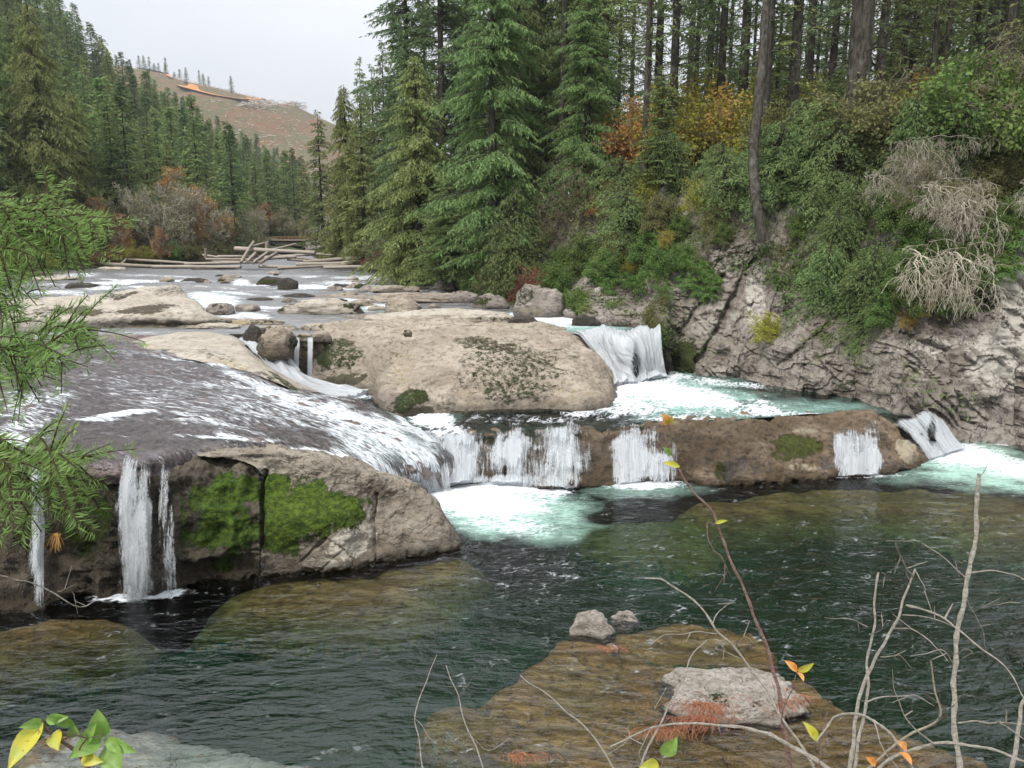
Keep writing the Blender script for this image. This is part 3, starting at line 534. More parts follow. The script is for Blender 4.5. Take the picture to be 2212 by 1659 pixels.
# ---- falling water curtains
def curtain(name, label, rows, nu, nv, foam, base=.55, layers=2, seed=0, gap=.10, cat='waterfall', bulge=.06, uvs=1.0, tips=.25, holes=None, edge=.06):
    """rows from lip to foot; layers stand one in front of the other"""
    V_, F_, A_, U_ = [], [], [], []; off = 0
    G0 = surface(rows, nu, nv); N = normals(G0)
    if N[:, :, 1].mean() > 0: N = -N
    lu = np.linalg.norm(np.diff(G0, axis=1), axis=2).mean(0); lu = np.concatenate([[0], np.cumsum(lu)])
    lv = np.linalg.norm(np.diff(G0, axis=0), axis=2).mean(1); lv = np.concatenate([[0], np.cumsum(lv)])
    for k in range(layers):
        G = G0 + N * gap * (k + .3)
        V = G.reshape(-1, 3); U = np.stack(np.meshgrid(lu, lv), -1).reshape(-1, 2)
        q = np.stack([U[:, 0] * 3.0, U[:, 1] * .6, np.full(len(U), k * 5. + seed)], 1)
        V = V + N.reshape(-1, 3) * (fbm(q, 1, 4, seed=seed) * bulge * 2)[:, None]
        f = blobs(V, foam, seed + k, .5, 1.6, .85) * (.95 if k else 1.05) if foam else np.ones(len(V))
        if holes: f = f * (1 - blobs(V, holes, seed + k, .4, 1.2, 1.5))
        f = f * base
        un = U[:, 0] / lu[-1]; vn = U[:, 1] / lv[-1]
        f = f * sstep(0, edge, un) * sstep(0, edge, 1 - un) * (sstep(-.02, .12, vn) * .35 + .65)
        f += (fbm(np.stack([U[:, 0] * 2.2, U[:, 1] * .05, np.full(len(U), seed + 0.)], 1), 1, 3, seed=seed) * tips)
        f[(f < 0)] = 0
        V_.append(V); A_.append(f); U_.append(U * uvs + k * 3.7); F_.append(grid_faces(nu, nv) + off); off += len(V)
    me = mesh(name, np.concatenate(V_), np.concatenate(F_), True, {'foam': np.concatenate(A_)}, np.concatenate(U_))
    return tag(link(name, me, M['falls']), label, cat)
curtain('waterfall', 'thick double waterfall pouring between the domed boulder and the cliff',
        [[(1235, 722, 3.35), (1290, 716, 3.38), (1350, 722, 3.3), (1380, 716, 3.38), (1428, 716, 3.38)],
         [(1255, 735, 3.1), (1305, 730, 3.15), (1350, 738, 3.1), (1385, 728, 3.2), (1428, 730, 3.15)],
         [(1280, 770, 2.35), (1318, 765, 2.4), (1352, 768, 2.45), (1388, 768, 2.35), (1430, 768, 2.3)],
         [(1305, 810, 1.6), (1332, 805, 1.6), (1360, 803, 1.7), (1392, 803, 1.55), (1436, 800, 1.55)],
         [(1320, 840, 1.15), (1345, 835, 1.15), (1368, 830, 1.15), (1400, 822, 1.2), (1442, 815, 1.2)]], 160, 120,
        None, .84, 3, 3, .12, bulge=.16, tips=.16, edge=.03, holes=[(1374, 785, 13, 45, .62), (1300, 790, 8, 40, .25)])
curtain('waterfall', 'white chute rushing down beside the dry pale slab into the middle pool',
        [[(512, 738, 3.25), (530, 734, 3.3), (560, 732, 3.3), (585, 738, 3.25)], [(540, 760, 2.95), (565, 752, 3.0), (588, 750, 3.0), (605, 765, 2.8)], [(570, 790, 2.45), (600, 782, 2.5), (625, 778, 2.5), (640, 795, 2.3)],
         [(612, 830, 1.85), (638, 822, 1.85), (662, 815, 1.85), (675, 828, 1.7)], [(668, 856, 1.35), (700, 848, 1.35), (735, 840, 1.35), (760, 842, 1.3)], [(740, 868, 1.22), (762, 860, 1.22), (790, 850, 1.22), (810, 850, 1.2)]], 60, 150,
        None, .80, 2, 5, .10, bulge=.14, tips=.15, edge=.08)
for k, (x0, x1, lab) in enumerate(((631, 652, 'left strand of the thin twin falls beside the white chute'), (661, 680, 'right strand of the thin twin falls beside the white chute'))):
    curtain('waterfall', lab, [[(x0, 731, 3.3), (x1, 731, 3.3)], [(x0, 736, 3.27), (x1, 736, 3.27)], [(x0 + 1, 745, 3.1), (x1, 745, 3.1)], [(x0 + 1, 790, 2.2), (x1 - 2, 790, 2.2)], [(x0, 834, 1.3), (x1 - 2, 834, 1.3)]], 24, 80, None, .60, 2, 8 + k, .05, tips=.35, edge=.35)
LEDGE_F = [(1150, 985, 200, 90, .55), (1080, 990, 150, 50, .55), (965, 985, 45, 60, .85), (1000, 1000, 40, 60, .8), (1100, 975, 60, 40, .85), (1150, 1010, 70, 40, .65), (1225, 1030, 45, 35, .5), (1060, 1010, 40, 30, .6), (1190, 960, 40, 20, .35), (960, 1030, 70, 40, .9), (1100, 1040, 120, 22, .75)]
def over_ledge(i0, i1, dx=0, n=6):
    """rows lip -> foot following the ledge between columns"""
    xs = np.linspace(i0, i1, n); R = []
    for r in (5, 4, 3, 2, 1):
        L = led[r]; X = [q[0] for q in L]
        R.append([(x, float(np.interp(x, X, [q[1] for q in L])) - (1 if r != 5 else 3), float(np.interp(x, X, [q[2] for q in L])) + .06) for x in xs])
    return R
curtain('waterfall', 'wide cascade foaming over the left end of the low ledge', over_ledge(925, 1300, n=9), 280, 90, LEDGE_F, .90, 3, 11, .10, tips=.34, bulge=.1, edge=.14)
curtain('waterfall', 'square curtain of white strands over the middle of the low ledge', over_ledge(1275, 1510), 180, 80, [(1365, 1000, 70, 70, .95), (1420, 1010, 60, 60, .8), (1460, 1000, 30, 50, .6)], .82, 2, 14, .08, tips=.32, edge=.3)
curtain('waterfall', 'short white curtain left of the small rounded end of the ledge', over_ledge(1768, 1925), 130, 80, [(1825, 985, 45, 60, .95), (1875, 995, 40, 55, .95), (1850, 970, 60, 40, .7)], .84, 2, 17, .08, tips=.28, edge=.3)
curtain('waterfall', 'white chute spilling past the right end of the ledge by the cliff',
        [[(1925, 912, 1.1), (1960, 905, 1.15), (2000, 893, 1.2), (2035, 905, 1.0)], [(1950, 930, .85), (1985, 925, .9), (2015, 915, .95), (2050, 925, .7)], [(1975, 960, .45), (2005, 955, .5), (2030, 945, .5), (2065, 950, .35)],
         [(2000, 995, .03), (2030, 985, .05), (2060, 975, .05), (2085, 970, .05)]], 90, 80, None, .64, holes=[(2014, 930, 10, 40, .5)], layers=2, seed=19, gap=.07, tips=.2)
# streaming front of the slab (slide's foot)
curtain('waterfall', 'wide steep white cascade where the water slide drops into the plunge pool',
        [[(660, 962, 2.4), (745, 945, 2.2), (830, 930, 1.85), (900, 925, 1.6), (955, 945, 1.3)], [(725, 982, 2.1), (800, 975, 1.85), (870, 965, 1.6), (925, 965, 1.25), (970, 975, .95)],
         [(775, 1002, 1.7), (835, 1002, 1.4), (890, 1005, 1.05), (935, 1010, .75), (975, 1015, .55)], [(825, 1030, 1.2), (865, 1032, .85), (905, 1040, .5), (945, 1045, .25), (980, 1045, .2)], [(868, 1058, .5), (890, 1062, .2), (915, 1066, 0), (945, 1062, 0), (980, 1055, 0)]], 220, 120,
        [(725, 985, 45, 14, .95), (775, 1005, 30, 16, .7), (860, 985, 60, 30, .55), (880, 1040, 60, 40, .9), (940, 1030, 50, 50, .95), (930, 960, 50, 20, .8), (850, 1035, 20, 25, .5), (830, 950, 60, 12, .5), (905, 945, 60, 18, .7)], .62, 2, 23, .10, tips=.35, bulge=.10)
for x0, x1, y0, y1, lab, s, b in ((238, 342, 1015, 1285, 'tall white waterfall dropping down the mossy wall into the pool', 31, .64), (338, 388, 1005, 1275, 'narrow strand right beside the tall fall on the mossy wall', 33, .58), (70, 100, 1040, 1305, 'thin trickle down the dark wall at the left edge', 35, .46)):
    w = x1 - x0
    curtain('waterfall', lab, [[(x0 + w * f, 1000 if x0 > 200 else 1010, 2.95) for f in (.1, .4, .7, .95)], [(x0 + w * f, y0 + 8, 2.78) for f in (.06, .4, .7, .95)],
        [(x0 + w * f, 1110, 1.98) for f in (.02, .35, .7, .98)], [(x0 + w * f, 1200, 1.1) for f in (0, .35, .7, 1)], [(x0 + w * f, y1 - 12, .25) for f in (-.02, .35, .7, 1.05)], [(x0 + w * f, y1 + 4, .0) for f in (-.02, .35, .7, 1.05)]], max(24, int(w * 1.3)), 200,
        [(x0 + w * .3, 1080, w * .3, 150, 1.0), (x0 + w * .55, 1190, w * .55, 130, 1.0), (x0 + w * .75, 1060, w * .25, 80, .7)], b, 3, s, .09, tips=.42, bulge=.10, edge=.18)

# ---- upper river: stone bed, water, boulders
def zup(Y): return np.interp(Y, [34, 38, 46, 51, 56, 64, 66, 78, 95, 150, 220], [3.22, 3.28, 3.42, 3.5, 3.62, 3.7, 3.95, 4.08, 4.22, 4.5, 4.8])
xs = np.linspace(-75, 14, 330); ys = np.concatenate([np.linspace(33.0, 75, 300), np.linspace(75.4, 230, 120)])
X, Y = np.meshgrid(xs, ys); V = np.stack([X.ravel(), Y.ravel(), X.ravel() * 0], 1)
D0 = toD(np.stack([V[:, 0], V[:, 1], zup(V[:, 1])], 1))
V[:, 2] = zup(V[:, 1]) - .30 + fbm(V, (.22, .5, 1), 5, .55, seed=61) * .42
shoals = [(870, 612, 130, 16, .8, 0), (820, 645, 170, 10, .75, 0), (900, 690, 190, 10, .9, 0), (930, 600, 90, 20, .8), (1000, 640, 60, 20, .8), (620, 640, 120, 6, .4), (420, 695, 120, 10, .75), (250, 700, 260, 9, .4), (70, 590, 130, 10, .7, -3), (680, 700, 60, 7, .6), (1090, 690, 60, 8, .4), (560, 705, 60, 8, .45)]
sh = np.zeros(len(V))
nzz = fbm(V, (.5, 1.0, 1), 4, seed=66) * .5
for b in shoals:
    sh = np.maximum(sh, b[4] * np.clip(1.2 - np.hypot((D0[:, 0] - b[0]) / b[2], (D0[:, 1] - b[1]) / b[3]) + nzz, 0, 1))
V[:, 2] += sh * .45
deepm = np.clip(1.3 - np.hypot((D0[:, 0] - 1290) / 190, (D0[:, 1] - 702) / 26), 0, 1); V[:, 2] -= deepm * .9
V[:, 2] = np.where((V[:, 1] < 36.5), np.minimum(V[:, 2], 3.1 - (36.5 - V[:, 1]) * .35), V[:, 2])
far_drop = (D0[:, 0] > 700) & (V[:, 1] < 36); V[:, 2][far_drop] -= .8
keep = grid_faces(330, len(ys))
at = {'moss': blobs(V, [(870, 640, 200, 30, .35), (900, 690, 200, 10, .45)], 3), 'dark': sh * 0 + .12, 'lich': sh * .2, 'wet': np.clip(1 - (V[:, 2] - zup(V[:, 1]) - .03) / .15, 0, 1) * .8}
# leave out what would stand over the lower pools
cc = V[keep].mean(1); dd = toD(cc); cutr = (dd[:, 0] > 1433) & (cc[:, 1] < 40.5)
inb = (dd[:, 0] > 588) & (dd[:, 0] < 704); cuts = inb & (cc[:, 1] < 36.0)
ok = ~cutr & ~cuts & ~((dd[:, 0] > 500) & ~inb & (cc[:, 1] < 37.6)) & ~((dd[:, 0] <= 500) & (cc[:, 1] < 34.2))
tag(link('river_bed', mesh('river_bed', V, keep[ok], True, at), M['shoal_rock']), 'tan and grey stone shoals of the upper river', kind='structure')
W = V.copy(); W[:, 2] = zup(W[:, 1]) + fbm(W, (.5, 1.4, 1), 3, seed=70) * .05
rfoam = [(470, 652, 55, 16, .95), (440, 640, 40, 12, .8), (560, 665, 90, 4, .7), (650, 618, 60, 5, .7), (740, 612, 60, 8, .6), (760, 622, 70, 6, .85), (690, 622, 120, 4, .75), (800, 600, 70, 7, .6), (300, 608, 70, 4, .85), (240, 612, 60, 4, .8),
         (400, 607, 60, 3, .7), (520, 610, 20, 8, .85), (200, 620, 90, 5, .6), (860, 597, 60, 4, .5), (770, 648, 60, 10, .6), (560, 690, 30, 14, .75), (530, 680, 40, 8, .7), (815, 663, 40, 6, .8), (1190, 690, 100, 8, .9), (1120, 682, 40, 8, .7), (1230, 700, 90, 8, .75),
         (160, 595, 60, 3, .6), (1240, 672, 30, 4, .6), (600, 586, 300, 2, .3), (120, 632, 90, 5, .6), (340, 574, 60, 2, .5), (1310, 712, 60, 5, .3), (945, 632, 20, 4, .7), (300, 720, 60, 4, .4), (500, 735, 40, 8, .5), (600, 596, 200, 3, .35), (580, 630, 160, 3, .35)]
rfoam = [b[:4] + (b[4] * .85,) + tuple(b[5:]) for b in rfoam] + [(g3.uniform(100, 1000), g3.uniform(588, 690), g3.uniform(15, 60), g3.uniform(1.5, 4), g3.uniform(.3, .55), g3.uniform(-3, 6)) for _ in range(70)]
f = soft(W, rfoam, 71); W[:, 2] += f * .06
a = soft(W, [(815, 665, 60, 7, .8), (1200, 692, 130, 12, .9), (1250, 708, 120, 10, .8), (460, 650, 60, 16, .5)], 72)
drop = (cc[:, 1] < 37.2) & (dd[:, 0] > 500) & ~inb | (cc[:, 1] < 33.8) | cutr | cuts
tag(link('river_water', mesh('river_water', W, keep[~drop], True, {'foam': f, 'aer': a}, flow_uv(W, (0, 0), (.25, -1))), M['river_water']), 'shallow grey rippled river with small rapids above the falls', kind='structure')

R = [  # x, y(base), w, h, material, label, opts
 ('boulder', 865, 680, 76, 36, 'tan_rock', 'smooth round egg shaped boulder sitting on the flat rock behind the big dome', dict(rough=.05, res=60, seed=4)),
 ('boulder', 1170, 688, 100, 68, 'grey_rock', 'tall grey purple boulder at the foot of the forest bank beside the rapids', dict(rough=.22, res=80, seed=6, marks={'moss': [(1135, 640, 25, 30, .5)], 'dark': [(1200, 670, 30, 25, .4)], 'lich': [(1150, 670, 40, 14, .5)]})),
 ('boulder', 1245, 690, 52, 32, 'grey_rock', 'mossy dark boulder right of the tall grey purple boulder', dict(seed=7, res=50, marks={'moss': [(1245, 665, 30, 14, .7)], 'dark': [(1255, 682, 25, 14, .7)]})),
 ('boulder', 1130, 706, 68, 19, 'dark_rock', 'low black wet rock beside the white rapid above the right fall', dict(seed=8, res=50)),
 ('boulder', 592, 752, 78, 44, 'tan_rock', 'angular brown rock with shaded left face at the head of the white chute', dict(seed=19, res=70, rough=.3, marks={'moss': [(640, 742, 25, 20, .6)], 'dark': [(555, 738, 18, 22, .6)]})),  # left dark mark paints the face's shade into the stone colour
 ('boulder', 548, 742, 44, 32, 'dark_rock', 'dark notched rock left of the head of the white chute', dict(seed=21, res=50, rough=.3)),
 ('flat_rock', 690, 680, 180, 30, 'pale_rock', 'long pale rock hump in the river between the rapids', dict(seed=22, res=90, rough=.25, d=.35, marks={'moss': [(760, 660, 30, 10, .6), (600, 665, 20, 10, .6)], 'dark': [(630, 655, 12, 6, .7)]})),
 ('flat_rock', 690, 716, 90, 14, 'tan_rock', 'low mossy flat rock between chute and domed boulder', dict(seed=23, d=.5, marks={'moss': [(690, 708, 50, 8, .45)]})),
 ('flat_rock', 950, 702, 330, 27, 'pale_rock', 'long flat pale ledge behind the top of the domed boulder', dict(seed=24, res=120, rough=.2, d=.30, marks={'moss': [(900, 697, 120, 6, .5), (1060, 690, 60, 8, .45)]})),
 ('boulder', 620, 627, 44, 22, 'dark_rock', 'black mossy rock with a notch, rightmost of the black rapids rocks', dict(seed=26, marks={'moss': [(610, 615, 20, 6, .5)]})),
 ('boulder', 580, 622, 62, 21, 'dark_rock', 'dark rock with olive moss top in the row of rapids rocks', dict(seed=27, marks={'moss': [(570, 608, 30, 7, .8)]})),
 ('boulder', 485, 616, 36, 20, 'tan_rock', 'tan rounded rock standing in the row of rapids rocks', dict(seed=28, marks={'moss': [(475, 603, 12, 6, .6)]})),
 ('boulder', 408, 616, 52, 14, 'dark_rock', 'low black rock left of the tan rapids rock', dict(seed=29)),
 ('boulder', 437, 615, 30, 11, 'dark_rock', 'small black rock touching the tan rapids rock', dict(seed=30)),
 ('boulder', 170, 624, 70, 12, 'dark_rock', 'low reddish black rock at the left rapids near the bank', dict(seed=31)),
 ('boulder', 530, 675, 56, 15, 'grey_rock', 'grey rock below the small white chute in midstream', dict(seed=32)),
 ('boulder', 470, 682, 60, 24, 'grey_rock', 'mossy grey rock right of the big grey rock hump', dict(seed=33, marks={'moss': [(470, 662, 30, 8, .5)], 'dark': [(480, 675, 30, 10, .6)]})),
 ('boulder', 780, 626, 34, 12, 'dark_rock', 'small moss topped rock at the right of the rapids', dict(seed=34, marks={'moss': [(780, 618, 20, 8, .9)]})),
 ('boulder', 740, 624, 44, 10, 'dark_rock', 'low dark rock in the wide white rapid', dict(seed=35)),
 ('boulder', 965, 630, 58, 30, 'grey_rock', 'dark grey angular rock on the right bank shelf', dict(seed=36, rough=.32, marks={'dark': [(975, 612, 20, 14, .7)]})),
 ('boulder', 1000, 656, 70, 24, 'grey_rock', 'broad grey stone on the right bank below the angular rock', dict(seed=37, rough=.3)),
 ('flat_rock', 905, 655, 230, 20, 'shoal_rock', 'wide low stone shelf on the right side of the river', dict(seed=38, res=90, d=.35, rough=.3)),
 ('flat_rock', 850, 634, 120, 14, 'shoal_rock', 'stone shelf above the round boulder at the rapids', dict(seed=39, d=.4, rough=.3, marks={'moss': [(850, 625, 60, 6, .3)]})),
 ('flat_rock', 920, 612, 150, 16, 'shoal_rock', 'sloping grey shelf under the old rotten logs', dict(seed=40, res=70, d=.4, marks={'moss': [(930, 600, 60, 6, .4)]})),
 ('boulder', 1060, 668, 70, 26, 'grey_rock', 'grey block at the foot of the mossy bank roots', dict(seed=41, rough=.3, marks={'moss': [(1040, 650, 30, 14, .6)]})),
 ('boulder', 1110, 655, 46, 18, 'dark_rock', 'dark rock under the red leaved bush', dict(seed=42, marks={'moss': [(1110, 645, 30, 8, .6)]})),
 ('boulder', 1270, 706, 60, 24, 'dark_rock', 'dark wet rock against the bank beside the fast water', dict(seed=43, marks={'moss': [(1260, 690, 25, 9, .5)]})),
 ('boulder', 205, 722, 12, 8, 'tan_rock', 'tiny lone stone on the still water at the left', dict(seed=44, res=20)),
 ('boulder', 880, 722, 20, 9, 'tan_rock', 'small mossy stone perched on top of the domed boulder', dict(seed=45, res=24, z=3.5, marks={'moss': [(880, 716, 20, 8, .5)]})),
 ('flat_rock', 560, 650, 60, 6, 'dark_rock', 'thin black rock strip in the midstream riffle', dict(seed=47, d=.5)),
 ('flat_rock', 640, 643, 70, 7, 'dark_rock', 'second thin black rock strip in the midstream riffle, further right', dict(seed=48, d=.5)),
 ('flat_rock', 450, 583, 90, 6, 'dark_rock', 'dark low stones in front of the log pile', dict(seed=49, d=.6)),
 ('flat_rock', 110, 606, 120, 8, 'pale_rock', 'pale flat stone bar along the left bank', dict(seed=50, d=.5)),
 ('flat_rock', 235, 584, 60, 8, 'pale_rock', 'pale flat stone near the left end of the long beached logs', dict(seed=51, d=.5)),
]
rw = rock_patch('rock_step', [[(590, 850, .6), (650, 850, .6), (710, 850, .6)], [(590, 838, 1.2), (650, 838, 1.2), (710, 838, 1.2)], [(595, 790, 2.15), (650, 790, 2.15), (705, 790, 2.15)], [(595, 746, 3.0), (650, 746, 3.0), (700, 746, 3.0)], [(595, 736, 3.22), (650, 736, 3.22), (700, 736, 3.22)], [(595, 731, 3.12), (650, 731, 3.12), (700, 731, 3.12)], [(595, 727, 2.9), (650, 727, 2.9), (700, 727, 2.9)]], 60, 70, M['wall_rock'], ((.9, .15), (3, .08)), 88, {'moss': [(600, 790, 14, 40, .6)]}, 5)
fw = rock_patch('rock_step', [[(1290, 860, .6), (1380, 850, .6), (1455, 840, .6)], [(1285, 838, 1.2), (1380, 828, 1.2), (1455, 818, 1.2)], [(1275, 800, 1.85), (1380, 795, 1.85), (1455, 792, 1.8)], [(1262, 755, 2.65), (1380, 755, 2.65), (1452, 755, 2.6)], [(1250, 731, 3.1), (1380, 731, 3.08), (1448, 730, 3.05)], [(1250, 722, 3.0), (1380, 720, 3.0), (1446, 720, 3.0)]], 80, 70, M['dark_rock'], ((.9, .12), (3, .07)), 98, {'moss': [(1440, 780, 14, 40, .6)], 'wet': [(1370, 780, 100, 60, .8)]}, 5)
fw.location.y = 1.1; tag(fw, 'dark wet rock step behind the thick double waterfall', 'rock')
R += [('boulder', 655, 737, 34, 15, 'tan_rock', 'mossy stone sitting on the lip of the twin falls', dict(seed=61, res=30, rough=.3, marks={'moss': [(655, 728, 20, 8, .6)]})), ('boulder', 690, 733, 44, 18, 'tan_rock', 'tan stone wedged between the twin falls and the domed boulder', dict(seed=62, res=34, rough=.3)), ('boulder', 622, 735, 26, 14, 'dark_rock', 'small dark stone left of the twin falls lip', dict(seed=63, res=26, rough=.3)),
 ('flat_rock', 600, 716, 90, 10, 'tan_rock', 'low mossy stone bar above the head of the white chute', dict(seed=64, d=.5, marks={'moss': [(600, 708, 50, 8, .5)]})), ('flat_rock', 545, 704, 120, 12, 'tan_rock', 'grassy low stone spit right of the still water', dict(seed=65, d=.4, res=60, marks={'moss': [(560, 696, 60, 8, .5)], 'lich': [(520, 698, 60, 8, .6)]})), ('flat_rock', 440, 712, 150, 12, 'pale_rock', 'pale stone spit along the front of the still water', dict(seed=66, d=.4, res=60, marks={'moss': [(440, 706, 80, 5, .4)]}))]
tag(rw, 'dark wet rock step behind the thin twin falls', 'rock')
small = []
for i in range(46):
    if i < 30: x, y = g3.uniform(700, 1060), g3.uniform(596, 686)
    else: x, y = g3.uniform(120, 700), g3.uniform(592, 660)
    w = g3.uniform(14, 46) * (.6 + (y - 590) / 130); small.append((x, y, w, w * g3.uniform(.22, .42), i))
small.sort()
for k, (x, y, w, h, i) in enumerate(small):
    R.append(('stone', x, y, w, h, ['shoal_rock', 'grey_rock', 'dark_rock', 'tan_rock'][i % 4], f"small {['pale', 'grey', 'black', 'tan'][i % 4]} stone {'on the right shelf' if i < 30 else 'in the rapids'} of the upper river, {ORD[k % 20]} {'from the left' if k < 20 else ('after the twentieth' if k < 40 else 'after the fortieth')}", dict(seed=100 + i, res=26, rough=.3, d=.8)))
for nm, x, y, w, h, mt, lab, kw in R:
    z = kw.pop('z', None)
    if z is None:
        z = 3.4
        for _ in range(12): z = float(zup(Pz(x, y, z)[1]))
    blob_rock(nm, x, y, z - .03, w, h, M[mt], lab, 'rock', **kw)
# big grey hump with dark moss at the left
hump = [[(-200, 722, 3.2), (60, 722, 3.2), (200, 715, 3.2), (330, 712, 3.2), (440, 712, 3.2), (550, 702, 3.2)],
        [(-200, 712, 3.42), (60, 712, 3.42), (200, 706, 3.42), (330, 702, 3.42), (440, 703, 3.42), (545, 694, 3.42)],
        [(-190, 695, 3.75), (70, 692, 3.8), (200, 685, 3.9), (320, 683, 3.9), (430, 690, 3.75), (520, 689, 3.55)],
        [(-180, 680, 4.0), (80, 674, 4.1), (200, 668, 4.2), (320, 664, 4.25), (405, 668, 4.15), (480, 684, 3.65)],
        [(-170, 668, 4.05), (90, 655, 4.2), (210, 650, 4.3), (320, 634, 4.5), (392, 628, 4.5), (425, 672, 3.7)],
        [(-160, 660, 4.0), (100, 645, 4.2), (215, 638, 4.35), (325, 623, 4.6), (385, 620, 4.55), (415, 655, 3.8)],
        [(-160, 655, 3.4), (105, 642, 3.5), (220, 636, 3.6), (330, 621, 3.7), (380, 619, 3.7), (405, 652, 3.3)]]
o = rock_patch('flat_grey_rock', hump, 300, 110, M['pale_rock'], ((.3, .2), (1.0, .14), (3.5, .05)), 23,
    {'dark': [(175, 672, 90, 13, .75, 4), (320, 668, 75, 12, .78, -6), (365, 632, 40, 12, .5), (270, 640, 35, 5, .8, -20), (440, 700, 60, 6, .6), (230, 700, 30, 20, .2)], 'moss': [(100, 675, 50, 15, .5), (370, 628, 50, 10, .4), (470, 695, 60, 8, .5), (250, 640, 40, 6, .6)], 'lich': [(380, 705, 100, 8, .5)]}, 3.42, rdg=(.7, .12, .55))
tag(o, 'big pale grey rock hump with dark moss bands by the still water at the left', 'rock')

# ---- logs
tl = NT('driftwood'); Pp = tl.n('TexCoord').outputs['Object']; g = tl.noise(tl.map(Pp, (8, 8, .6)), 1.6, 5, .65)
oi = tl.n('ObjectInfo').outputs['Random']
cc_ = tl.mix(tl.step(g, .35, .68), (.34, .285, .23), (.15, .12, .095)); cc_ = tl.mix(tl.math('MULTIPLY', oi, .6), cc_, (.40, .36, .31))
bb = tl.n('BsdfPrincipled'); tl.l(cc_, bb.inputs['Base Color']); bb.inputs['Roughness'].default_value = .85; tl.l(tl.bump(g, .8, .06), bb.inputs['Normal']); tl.l(bb.outputs[0], tl.out.inputs['Surface']); M['log'] = tl.m
tl = NT('rotten_wood'); Pp = tl.n('TexCoord').outputs['Object']; g = tl.noise(tl.map(Pp, (6, 6, .5)), 1.6, 5, .7)
cc_ = tl.mix(tl.step(g, .35, .62), (.14, .09, .055), (.035, .025, .02)); bb = tl.n('BsdfPrincipled'); tl.l(cc_, bb.inputs['Base Color']); bb.inputs['Roughness'].default_value = .9; tl.l(tl.bump(g, 1., .12), bb.inputs['Normal']); tl.l(bb.outputs[0], tl.out.inputs['Surface']); M['rot'] = tl.m
def log(p0, p1, r0, r1, label, mat='log', seed=0, name='driftwood_log', group='driftwood logs of the log jam'):
    p0, p1 = np.array(p0), np.array(p1); L = np.linalg.norm(p1 - p0); nu, nv = 13, 20
    th = np.linspace(0, 2 * pi, nu); V = []
    prof = [(0, 0.0), (0, .8)] + [(t, 1.0) for t in np.linspace(.003, .997, nv)] + [(1, .8), (1, 0.0)]
    for t, k in prof:
        r = (r0 + (r1 - r0) * t) * k
        V.append(np.stack([np.cos(th) * r, np.sin(th) * r, np.full(nu, (t - .5) * L)], 1))
    nvv = len(prof); V = np.concatenate(V); n = fbm(V, (1.6, 1.6, .35), 4, seed=seed) * .25
    V[:, :2] *= (1 + n)[:, None]; V[:, 0] += np.sin(V[:, 2] / L * 3 + seed) * r0 * .4
    V = V.reshape(nvv, nu, 3); V[:, -1] = V[:, 0]; V = V.reshape(-1, 3)
    o = link(name, mesh(name, V, grid_faces(nu, nvv), True), M[mat])
    import mathutils
    d = mathutils.Vector(p1 - p0).normalized(); o.rotation_mode = 'QUATERNION'; o.rotation_quaternion = d.to_track_quat('Z', 'Y'); o.location = (p0 + p1) / 2
    return tag(o, label, 'log', group)
LG = [  # x0,y0,Y0, x1,y1,Y1, thickness px, label
 (508, 537, 92, 680, 546, 90, 11, 'longest grey log lying level across the top of the log pile'),
 (520, 567, 88, 549, 522, 92, 8, 'steeply leaning log crossing the left end of the longest top log'),
 (563, 568, 87, 608, 540, 92, 9, 'slanting log propped under the middle of the top log'),
 (548, 568, 87, 576, 545, 91, 9, 'short slanting log with its sawn end facing the river'),
 (535, 565, 87, 556, 540, 93, 9, 'stubby log beside the steep leaning log'),
 (585, 540, 95, 640, 527, 98, 6, 'thin log pointing up right beneath the bridge'),
 (540, 533, 96, 580, 523, 99, 6, 'thin log pointing up right at the top of the pile'),
 (470, 554, 92, 560, 553, 92, 7, 'pale level log at the left of the pile, upper'),
 (445, 560, 94, 550, 560, 93, 6, 'pale level log at the left of the pile, lower'),
 (540, 560, 92, 640, 555, 93, 9, 'level log in the heart of the pile'),
 (600, 552, 94, 700, 563, 93, 6, 'thin log trailing right from the pile'),
 (620, 560, 96, 720, 568, 97, 6, 'low thin log trailing right behind the pile'),
 (440, 551, 98, 475, 556, 96, 6, 'small pale log sticking out left of the pile'),
 (660, 551, 97, 700, 547, 98, 6, 'short log under the right end of the top log'),
 (560, 556, 96, 660, 550, 95, 7, 'half hidden log behind the heart of the pile'),
 (190, 570, 96, 380, 577, 92, 10, 'brown beached log at the far left of the shore row'),
 (270, 560, 97, 420, 569, 95, 7, 'thin pale log lying behind the shore row at the left'),
 (262, 570, 95, 272, 559, 97, 6, 'short stub leaning up from the shore logs'),
 (330, 576, 92, 520, 577, 89, 9, 'long light brown log at the water edge left of the pile'),
 (400, 570, 93, 560, 566, 90, 8, 'long light brown log above the water edge log'),
 (460, 563, 94, 540, 566, 93, 7, 'light log end tucked into the left foot of the pile'),
 (655, 566, 92, 770, 557, 92, 10, 'grey log lying level right of the pile'),
 (600, 580, 84, 760, 571, 88, 8, 'brown log at the water edge right of the pile'),
 (640, 571, 89, 840, 566, 88, 9, 'long brown log reaching towards the grey bushes'),
 (700, 578, 85, 870, 574, 84, 9, 'long weathered log at the water line right of the pile'),
 (730, 570, 88, 800, 560, 88, 8, 'short log resting on the long weathered logs'),
 (560, 575, 88, 640, 577, 86, 8, 'dark log at the foot of the pile by the water'),
 (575, 550, 93, 577, 525, 93, 9, 'dark upright stump standing in the pile'),
 (444, 558, 96, 445, 537, 96, 7, 'pale upright stump left of the pile'),
 (630, 545, 94, 720, 551, 93, 5, 'slim grey log below the top log at the right'),
]
